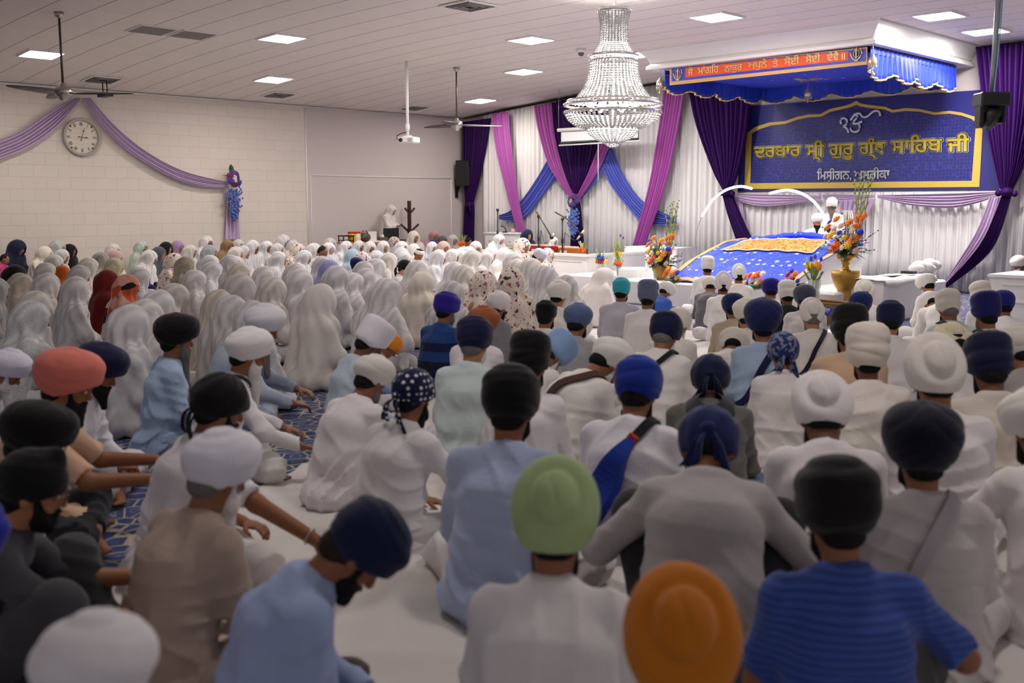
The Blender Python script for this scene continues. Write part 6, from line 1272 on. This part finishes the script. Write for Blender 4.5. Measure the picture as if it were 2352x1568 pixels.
M(1686, 750, -6, 'man with pale cream turban bowed low before the navy bandana', hat='round', hc='#e6dcd0', top='#e8e0d8', bow=56, lean=34, skin='m')
M(1716, 682, 4, 'man in white turban half hidden by the large navy turban', hat='round', hc='#eae6da', hs=1.02, top='#eae4dc', bow=14, lean=12, skin='l')
M(1772, 637, 2, 'man in violet navy turban below the orange bouquet', hat='pagh', hc='#1c1a72', hs=.94, top='#ece8e4', bow=22, lean=14, skin='m')
M(1808, 641, 4, 'man in cream turban and black waistcoat', hat='tall', hc='#ece7de', hs=.96, top='#15161a', bow=10, lean=12, skin='d')
M(1850, 652, -2, 'man in charcoal turban beside the woven basket', hat='pagh', hc='#474e60', hs=.94, top='#d8d4d4', bow=22, lean=16, skin='m')
M(1754, 681, 4, 'man in large navy turban and light blue shirt with navy strap', hat='pagh', hc='#1a2156', hs=1.08, top='#a6bcd8', bow=8, lean=8, beard='k', skin='m', strap=('#141a40', 1, .05))
M(1864, 682, 4, 'man in white ring turban with dark strap over white shirt', hat='ring', hc='#eae4de', hs=.98, top='#ebe5de', bow=22, lean=18, beard='g', hair='g', skin='l', strap=('#251c34', 1, .04))
M(1802, 760, 6, 'man in blue paisley bandana and white shirt', hat='bandana', hatk='paisley', hc='#1f2e66', hs=1.08, top='#e4dfde', bow=18, lean=10, beard='', hair='b', skin='m')
M(1631, 811, 2, 'man in navy cloth cap and grey hooded sweatshirt', hat='bandana', hc='#10183c', hs=1.08, top='#63645f', hood='#33353a', bow=32, lean=22, beard='', skin='l', wide=1.06, bot='#61748e')
M(1630, 928, 0, 'man in navy knotted bandana and grey shirt, elbows on dark knees', hat='bandana', hc='#1c2558', hs=1.05, top='#b0aaaa', tuck=True, legs='up', arms='out', bot='#2c2c30', bow=46, lean=26, beard='', skin='m', fold=.012)
M(1885, 849, 2, 'man in wide white turban and plain white shirt in the centre right', hat='ring', hc='#e4dfde', hs=1.06, top='#e3dce0', bow=38, lean=20, skin='d', wide=1.08)
M(1985, 640, -8, 'man in white turban with a yellow sash beside the gold urn', hat='ring', hc='#f0ece2', top='#f0ecea', bow=28, lean=18, skin='m')
M(1975, 668, -6, 'man in deep navy turban in front of the yellow sash', hat='pagh', hc='#202a6c', hs=.94, top='#e9e6e2', bow=26, lean=16, skin='m')
M(1960, 694, -4, 'man in black tall turban and peach shirt', hat='tall', hc='#131314', hs=1.05, top='#d4b294', bow=12, lean=18, skin='m', wide=1.08)
M(1927, 731, -4, 'child in navy blue head cloth beside the peach shirt', hat='bandana', hc='#222c62', top='#222c62', bow=30, lean=22, s=.8, beard='', skin='m')
M(2000, 737, 2, 'man in tall gathered cream turban and white shirt', hat='tall', hc='#e4dcd0', hs=1.12, top='#eae4dc', bow=10, lean=10, beard='b', skin='d', wide=1.08)
M(2047, 688, -14, 'man in navy turban showing his ear, white shirt, right of urn', hat='tight', hc='#151d44', hs=1.04, top='#ece9ea', bow=20, lean=14, skin='l', bl=.2)
M(2131, 627, 0, 'man in broad white turban before the white platform side', hat='round', hc='#ece8e2', hs=.96, top='#eee9ea', bow=32, lean=20, skin='l', beard='w')
M(2140, 668, -6, 'man in white bending down behind the camera strap', hat='round', hc='#eae6e2', top='#f2efec', bow=60, lean=40, skin='m', beard='w')
M(2179, 661, -4, 'man in white turban with a buckled black camera strap', hat='tall', hc='#ddd7cd', hs=.94, top='#cfd8d2', bow=18, lean=22, skin='m', hair='g', strap=('#22242a', -1, .05))
M(2256, 643, 4, 'man in white turban before the white box at the right', hat='tall', hc='#e2dbd2', hs=.94, top='#efeaea', bow=14, lean=14, skin='l', beard='g', bl=.7)
M(2270, 666, 2, 'man in violet blue turban and khaki cream shirt', hat='tall', hc='#191a5c', hs=1., top='#d6ccb0', bow=12, lean=10, beard='g', bl=1.1, skin='m', strap=('#2a2a30', -1, .03))
M(2303, 665, -14, 'man in blue turban half behind the violet blue turban', hat='pagh', hc='#1a2080', hs=.94, top='#eeeaea', bow=28, lean=22, skin='m', beard='')
M(2189, 738, 2, 'man in cream turban bowing low in front of the camera strap', hat='ring', hc='#e4d9bc', top='#e8e4e6', bow=50, lean=30, skin='m')
M(2143, 761, 2, 'man in large white turban and long white kurta at the right', hat='ring', hc='#dcd6d0', hs=1.1, top='#e5dfe2', bow=24, lean=12, skin='m', wide=1.06)
M(2273, 757, 0, 'man in navy turban and pale beige shirt at the right', hat='tall', hc='#0e1338', hs=1.02, top='#d2c8bc', bow=22, lean=12, skin='d', wide=1.1, bot='#141a34')
M(2348, 742, 4, 'man in grey shirt cut off by the right picture edge', hat='round', hc='#d8d2cc', top='#a09a98', bow=26, lean=18, skin='m')
M(2122, 916, 2, 'man in black navy turban and pale grey shirt with a faint diagonal strap', hat='pagh', hc='#080b20', hs=1.1, top='#c4bdbd', bow=8, lean=8, skin='m', wide=1.14, strap=('#b4aeb2', 1, .045), bot='#c4bdbd')
M(2385, 885, 8, 'man in white shirt leaning in from the right picture edge', hat='round', hc='#e2ded8', top='#e2dcda', bow=26, lean=20, skin='m', arms='knee')
# women and children, back rows
P_ = dict(eyes=True)
Wm(51, 555, 0, 'woman in navy headscarf over a white band against the wall', veil='#1c2440', veilk='plain', bow=34, top=NAVY, **P_)
Wm(13, 583, 10, 'small girl in bright pink top at the picture edge', scarf=False, top='#c2477e', hair='b', s=.72, skin='l', bow=6)
Wm(48, 611, 0, 'woman in black headscarf before the pink girl', veil='#101014', veilk='plain', top=BLK, bow=20)
Wm(110, 567, 0, 'woman in cream headscarf beside the navy-scarfed woman by the wall', veil='#ddd2c6', veilk='plain', **P_)
Wm(140, 553, 6, None, veil='#c6c6c4')
Wm(165, 561, 0, 'dark-haired woman in black head cloth and maroon top by wall', veil='#17131a', veilk='plain', top='#5a2c3c', cover=.2, **P_)
Wm(150, 574, 0); Wm(136, 587, 0); Wm(115, 604, 4)
Wm(150, 610, 0, 'child in burnt orange headscarf', veil='#b0591c', veilk='plain', s=.8, top='#e6e0dc')
Wm(60, 629, 6, 'woman in cream lace headscarf in front of the black scarf', veil='#d6c8b6', veilk='lace')
Wm(118, 628, 4); Wm(4, 640, -10, None, veil='#bdb9b8'); Wm(92, 669, 6)
Wm(85, 692, -8, 'woman in long white lace veil reaching an arm towards a neighbour', veil='#dfe3e6', veilk='lace', arms=('lap', 'fwd'), lean=20, s=1.02)
Wm(182, 636, 0, None, veil='#dcd8da'); Wm(197, 612, 0, None, veil='#cfcac8'); Wm(215, 594, 0); Wm(239, 580, 0, None, veil='#a9a6a2')
Wm(265, 560, 6, 'woman in cream veil with black cap near the wall swag', veil='#ddd6cc', **P_)
Wm(272, 576, 4, 'woman in dusty pink cap in the back row', veil='#bfa3a2', veilk='plain')
Wm(271, 593, -4, 'woman in sheer golden cream veil behind the dark red shawl', veil='#cdc0a6')
Wm(256, 621, 0, 'woman in dark red shawl', veil='#6e1416', veilk='plain', top='#5e1214')
Wm(302, 631, -4, 'woman in orange, pink and black patchwork shawl', veil='#d8b9a4', veilk='geo', top='#e0d6ce')
Wm(333, 617, 0); Wm(329, 554, 4, 'woman in pale green scarf holding a hand to her face', veil='#c9d6cc', arms=('face', 'lap'), **P_)
Wm(353, 576, 0, 'woman in white veil over a navy shirt', top='#1a2258', cover=.2); Wm(371, 567, 0, 'woman in slate grey headscarf by the block wall', veil='#50555f', veilk='plain', top='#3a3f50')
Wm(386, 556, 0, 'woman in black head cloth by the block wall', veil='#111013', veilk='plain', cover=.2, top='#2a2624', **P_)
Wm(413, 554, 0, 'woman in lilac headscarf by the block wall', veil='#a88ab4', veilk='plain', top='#b892bc')
Wm(405, 582, 0, 'woman in cream shawl printed with dark flowers below the lilac scarf', **FL)
Wm(442, 563, 0, None, veil='#d6d4d0', **P_); Wm(433, 590, 0, 'woman in khaki grey sheer headscarf with yellow spot', veil='#a89f8c'); Wm(455, 620, 0)
Wm(310, 701, -16, 'woman in white veil with thin black bag strap seated by the carpet', veil='#dcd8dc', strap=('#19181c', 1, .018), bow=8, lean=8, skin='m')
Wm(350, 690, -6); Wm(378, 669, 0); Wm(427, 662, -6, 'woman in peach-edged white scarf looking down', veil='#ddd4cf', bow=46, **P_)
Wm(478, 542, 6, 'elderly woman in white with spectacles near the flower bunch', specs=True, hair='g', **P_)
Wm(488, 564, 0, 'woman in grey sheer veil and navy top below the spectacled woman', veil='#a4a7aa', top='#161c40', cover=.2, **P_)
Wm(527, 551, 0, 'woman in khaki headscarf and navy coat under the lilac tail', veil='#8a744e', veilk='plain', top='#141a40', cover=.1, **P_)
Wm(552, 551, 0); Wm(548, 567, 0); Wm(566, 565, 0, None, **P_); Wm(587, 553, 0, None, s=1.05); Wm(616, 554, -14, 'white-scarfed woman turned to the viewer side with full face', **P_)
Wm(658, 541, 0, 'woman in white veil over a dark cap standing taller in back row', hair='k', s=1.08, **P_)
Wm(643, 560, 0, None, **P_); Wm(678, 552, 0, None, veil='#cdc8c4'); Wm(690, 560, 0, 'woman in white scarf with brown flowers in the back row', **FL)
Wm(646, 578, 0); Wm(708, 576, 0); Wm(729, 560, 0, 'woman in white veil with dark parted hair showing', **P_); Wm(745, 564, 0, 'woman with bare dark hair behind the parted-hair woman', scarf=False, hair='b', top='#e6e0de')
Wm(762, 548, 0, 'woman with dark fringe and slipping veil beside the low table', veil='#d3cfcc', **P_); Wm(759, 558, -10, 'elderly woman in white scarf shown in profile before the low table', hair='g', skin='f', **P_)
Wm(800, 554, 0); Wm(829, 553, 0, None, **P_); Wm(853, 556, -14, 'woman in white scarf and navy top looking away to the stage', top='#1a2044', cover=.1); Wm(814, 572, 0, 'woman in light blue headscarf', veil='#a3bcc8', veilk='plain')
Wm(844, 582, 0, 'woman in white scarf with large maroon flowers', veil='#e2d6d2', veilk='floral')
M(817, 590, -35, 'boy in navy patka with bare ears', hat='tight', hc='#131a50', top='#ece8e8', s=.86, beard='', skin='l', hair='k', bow=8, lean=8)
Wm(769, 599, 0, 'child in lavender head cloth', veil='#9a9acc', veilk='plain', s=.9); Wm(749, 589, 0); Wm(782, 611, -4, None, s=1.06); Wm(702, 620, -4, None, s=1.04); Wm(686, 606, 0)
Wm(614, 612, 0); Wm(563, 605, -6, 'woman in cream veil with dark hair at her brow', veil='#ddd5c8', **P_); Wm(500, 603, 0); Wm(551, 590, 0); Wm(492, 587, 0); Wm(535, 586, 0)
Wm(567, 632, -4, None, s=1.05, veil='#d6d0ce'); Wm(636, 637, -4, None, top='#e0d6e2', cover=.2); Wm(543, 681, 0, None, veil='#d8d3d4', top='#b8bcc8'); Wm(514, 667, 4, None, veil='#dad0c2')
Wm(590, 692, -4, None, veil='#d8d6da'); Wm(747, 654, -10, 'woman in opaque white shawl with one end thrown over her shoulder', veilk='plain', veil='#e6e0da', s=1.03); Wm(847, 616, 0, None, veilk='lace'); Wm(820, 627, 0, 'girl in white veil with coral pink sleeve', top='#c8505c', cover=.2, s=.92)
Wm(845, 601, 0); Wm(869, 595, 0); Wm(873, 577, 0); Wm(855, 656, 0, 'woman bowed forward in cream floral tunic with black collar', scarf=False, hair='k', top='#e6d8cc', topk='floral', lean=34, bow=60)
Wm(907, 544, -10, 'woman in grey floral veil in front of the dark laptop', veil='#c9c0b6', veilk='floral', **P_); Wm(884, 554, -10, None, **P_); Wm(926, 554, 0); Wm(955, 560, 0, 'woman in tightly wound white headwrap', veilk='plain', veil='#ebe4e0', cover=.2)
Wm(953, 531, -10, 'woman in cream scarf facing the room beneath the coat stand', veil='#d6ccc2', veilk='plain', **P_)
Wm(1000, 530, 0, 'woman in rose pink scarf and navy shawl by the plaster wall', veil='#b98a92', veilk='plain', top='#181c46', specs=True, **P_)
Wm(998, 551, -20, 'person in navy shawl bending below the rose pink scarf', veil='#151a44', veilk='plain', top='#151a44'); Wm(1018, 543, 0, 'woman in dark grey scarf with a white band', veil='#57524e', veilk='plain', **P_)
Wm(1043, 540, 10, 'woman in pale grey scarf with dark spectacles near the corner', veil='#bab2ae', specs=True, **P_); Wm(996, 556, -20, None, **P_); Wm(1023, 555, 0, 'woman in blush pink scarf facing the room', veil='#c9aaa0', veilk='plain', **P_)
Wm(1080, 547, 20, 'woman with bare dark hair and spectacles near the corner vase', scarf=False, hair='k', specs=True, top='#e9e4e4', **P_); Wm(1097, 556, -10)
Wm(967, 573, -10, 'woman in wide white headband with bare face in profile', scarf=False, band='#e9e4e0', hair='k', top='#ece8e8', **P_)
Wm(937, 580, 0); Wm(930, 570, 0); Wm(903, 583, 0); Wm(876, 596, -4, 'woman in white veil with a black sash round her shoulders', top='#111114', cover=.1)
M(928, 595, -22, 'person in black knotted headwrap with a bun', hat='bandana', hc='#101012', top='#efebeb', beard='', skin='f', s=.96); Wm(973, 601, -4, None, s=1.02); Wm(976, 624, -4, 'woman in cream white shawl seated behind the violet blue turban', veil='#e4dcd0', veilk='plain', s=1.02)
Wm(1014, 574, 0); Wm(1045, 573, 0, None, **P_); Wm(1067, 575, 0); Wm(1098, 577, 0, None, s=1.04); Wm(1127, 579, 0, None, **P_); Wm(1137, 571, -10, None, bow=34); Wm(1165, 571, -14, 'woman in plain white scarf shown in sharp profile', veilk='plain', veil='#eeeaea', skin='f', **P_)
Wm(1051, 602, 0); Wm(1073, 610, -4); Wm(1116, 622, 2, 'woman in flowered headscarf with a tan shoulder bag, left of its pair', strap=('#a8825a', 1, .05), s=1.06, **FL)
Wm(1182, 615, 0, 'woman in flowered headscarf, right of its pair, by white turban', s=1.1, **FL); Wm(1224, 593, 0, None, s=1.06); Wm(1208, 548, 6, 'woman in flowered scarf with bright face by the red harmonium', **FL, **P_)
M(1239, 569, 10, 'man in pale grey head cloth with a blue cap edge', hat='tight', hc='#b6bac6', hs=.92, top='#e6e4e6', beard='w', bl=.4, skin='f', bow=30)
Wm(1263, 570, 14, 'woman in flowered scarf with a white band by the panelled box', **FL, **P_); Wm(1188, 581, 0); Wm(1194, 596, 0); Wm(1257, 611, 0, None, s=1.06)
Wm(1047, 646, -4, None, veilk='lace'); Wm(904, 644, -8, 'woman in long white veil with rolled sleeve propped on the sheet', s=1.06, cover=.2, arms=('lap', 'prop')); Wm(1083, 567, 0)
Wm(1400, 621, -20, 'woman in white bowing down in front of the glass vases', bow=34, lean=26, veilk='plain', veil='#efe9e6'); Wm(1267, 617, 0); Wm(1304, 632, 0, None, veil='#dedad8')
# the singers on the low stage
Wm(1214, 527, 0, 'woman in navy scarf singing behind the red harmonium', veil='#121736', veilk='plain', top='#121736', base=.28, fixn=3.4, faceyaw=-150, **P_)
Wm(1154, 540, 0, 'woman in white scarf playing the tabla drums', base=.28, fixn=4.0, faceyaw=-140, bow=34, **P_)
Wm(1275, 545, 0, 'woman in white scarf behind the orange brown harmonium', base=.28, fixn=3.0, faceyaw=-140, bow=14, **P_)
# attendants at the altar
M(1878, 488, 0, 'reader in white turban with black beard seated behind the blue cloth', hat='pagh', hc='#f1efef', hs=.9, top='#efeef0', base=.62, fixn=2.9, faceyaw=172, bow=14, lean=4, skin='l', bl=.7, eyes=True)
M(1911, 452, 0, 'standing attendant in white turban with long grey beard and spectacles', hat='tight', hc='#efebe9', hs=.98, top='#edecee', stand=True, fixn=2.1, faceyaw=165, bow=16, lean=6, skin='m', beard='g', bl=1.2, specs=True, eyes=True, arms=('fold', 'fold'))
M(2343, 585, 0, 'white-bearded man in white turban seated at the far right stage', hat='tight', hc='#efe9e6', top='#203070', fixn=2.6, faceyaw=100, beard='w', bl=1.2, bow=20, skin='m', eyes=True)
Wm(905, 473, 0, 'woman in white shawl standing against the wall beside the coat stand', stand=True, fixc=.62, faceyaw=-105, s=1., bow=30, arms=('fold', 'fold'), veil='#e4dcd8', **P_)
# ---------------------------------------------------------------- seats: every figure stays on its line of sight, spaced so that nobody overlaps
FOC = np.array([3.9, 17.8]); N = len(PEOPLE); CB = CORNER[:2]
for i, p in enumerate(PEOPLE):
    p['seed'] = i; rg = np.random.default_rng(900 + i); W = p['kind'] == 'w'
    p.setdefault('s', .96 if W else 1.)
    if W: p.setdefault('lean', 6 + 12 * rg.random()); p.setdefault('bow', 8 + 16 * rg.random()); p.setdefault('hy', rg.uniform(-12, 12)); p.setdefault('skin', 'lmml'[rg.integers(4)])
    if W and not p['label']: p.setdefault('veilk', 'sheer'); p.setdefault('veil', [W1, W2, '#e3dcd6', '#e9e8ec', '#dcd9dc'][rg.integers(5)]); p['auto'] = True
    p['et'] = est_top(p)
RAYS = [ray(p['x'], p['y']) for p in PEOPLE]; RXY = np.array([r[:2] / r[1] for r in RAYS]); RZ = np.array([r[2] / r[1] for r in RAYS])
base = np.array([p.get('base', 0.) for p in PEOPLE]); et = np.array([p['et'] for p in PEOPLE]); s0 = np.array([p['s'] for p in PEOPLE])
Y0 = (base + et * s0 - EYE) / RZ; fix = np.zeros(N, bool)
for i, p in enumerate(PEOPLE):
    if 'fixn' in p: q = at_stage(p['x'], p['y'], p['fixn']); Y0[i] = q[1]; fix[i] = True
    if 'fixc' in p: q = at_clock(p['x'], p['y'], p['fixc']); Y0[i] = q[1]; fix[i] = True
fix |= Y0 < 4.4; fr = np.where(Y0 > 17, 1.4, 1.); Ya = (base + et * s0 * (1 + .19 * fr) - EYE) / RZ; Yb = (base + et * s0 * (1 - .20 * fr) - EYE) / RZ; Ya, Yb = np.minimum(Ya, Yb), np.maximum(Ya, Yb); Y = np.where(fix, Y0, np.clip(Y0, Ya, Yb))
for it in range(1200):
    X = RXY * Y[:, None]; Rr = np.where([p['kind'] == 'w' for p in PEOPLE], .41, .47) * np.minimum(1, s0)
    fd = FOC - X; fd /= np.linalg.norm(fd, axis=1)[:, None]; Xc = X + .15 * fd; D = Xc[:, None] - Xc[None]; d = np.hypot(D[..., 0], D[..., 1]) + 1e-6; np.fill_diagonal(d, 9); need = Rr[:, None] + Rr[None] - d; I, J = np.nonzero(need > 0)
    f = np.zeros(N)
    np.add.at(f, I, np.sign(Y[I] - Y[J] + 1e-4 * (I - J)) * need[I, J] * .35)
    Y = Y + np.where(fix, 0, f + .01 * (Y0 - Y)); Y = np.where(fix, Y, np.clip(Y, Ya, Yb)); X = RXY * Y[:, None]
    s_ = (X - CB) @ BV[:2]; n_ = -((X - CB) @ AV[:2]); dY = np.zeros(N)
    b1 = np.where((n_ > 2.) & (n_ < 6.2) & (X[:, 0] < -2.05), 1.98, .74) - s_; dY -= np.where((b1 > 0), b1 / (-(RXY @ BV[:2])).clip(.15), 0)                       # clock wall
    nmin = np.where(s_ < 4.7, 2.4, np.where(s_ < 8.95, 5.25, np.where(s_ < 9.6, 6.2, 6.85))); b2 = nmin - n_; dY -= np.where((b2 > 0) & (s_ > 1.2), b2 / (RXY @ AV[:2]).clip(.15), 0)
    Y = Y + np.where(fix, 0, dY)
SC = (EYE + RZ * Y - base) / et
print('scales', np.round(np.percentile(SC, [0, 5, 50, 95, 100]), 2), [(p['x'], p['y'], round(float(s), 2)) for p, s in zip(PEOPLE, SC) if s < .7 or s > 1.2])
# labels of the many white veils: by the nearest person one can tell apart
def short(l):
    w = l.split(); cut = len(w)
    for k, t in enumerate(w):
        if k > 3 and t in ('against', 'before', 'beside', 'by', 'behind', 'near', 'below', 'under', 'at', 'just', 'holding', 'reaching', 'bowing', 'seated', 'next', 'cut', 'shown', 'standing', 'turned', 'looking', 'facing', 'left', 'right', 'over', 'hugging', 'stretching', 'leaning', 'showing', 'half', 'from', 'elbows', 'only', 'playing', 'singing', 'among'): cut = k; break
    return ' '.join(w[:min(cut, 8)]).rstrip(',')
LM = [p for p in PEOPLE if p['label'] and 'fixn' not in p]; SH = {}
for p in LM: SH.setdefault(short(p['label']), []).append(p)
LMK = [(q[0]['x'], q[0]['y'], k) for k, q in SH.items() if len(q) == 1 and len(k.split()) >= 3]
AU = [p for p in PEOPLE if p.get('auto')]; used = set(); cand = []
for lx, ly, k in LMK:
    sec = {}
    for i, p in enumerate(AU):
        dx, dy = p['x'] - lx, (p['y'] - ly) * 2.2
        r = ('to the right of' if dx > 0 else 'to the left of') if abs(dx) > abs(dy) else ('right behind' if dy < 0 else 'right in front of'); sec.setdefault(r, []).append((math.hypot(dx, dy), i))
    for r, L in sec.items():
        for rk, (dd, i) in enumerate(sorted(L)[:4]): cand.append((dd + 60 * rk, i, r, rk, k))
done = {}
for dd, i, r, rk, k in sorted(cand):
    if i in done or (k, r, rk) in used or len(k.split()) + len(r.split()) + 5 + (rk > 0) > 16: continue
    used.add((k, r, rk)); done[i] = 1
    p = AU[i]; vl = {'lace': 'lace', 'sheer': 'white', 'plain': 'white'}[p['veilk']]; p['label'] = ( 'woman in %s veil %s the %s' if rk == 0 else ['', 'second', 'third', 'fourth'][rk] + ' woman in %s veil %s the %s') % (vl, r, k)
    p['group'] = 'white-veiled women seated on the floor'
print('unlabelled', [(p['x'], p['y']) for p in PEOPLE if not p['label']])
# build
for i, p in enumerate(PEOPLE):
    rt, top = build_person(p, float(Y[i])); zt = EYE + RZ[i] * Y[i]; s = (zt - p.get('base', 0.)) / top[2]; XY = RXY[i] * Y[i]
    yaw = R(p['faceyaw']) if 'faceyaw' in p else -math.atan2(FOC[0] - XY[0], FOC[1] - XY[1]) + R(p['turn'])
    c_, s_ = math.cos(yaw), math.sin(yaw); off = np.array([c_ * top[0] - s_ * top[1], s_ * top[0] + c_ * top[1]]) * s
    rt.location = (XY[0] - off[0], XY[1] - off[1], p.get('base', 0.)); rt.rotation_euler = (0, 0, yaw); rt.scale = (s, s, s)
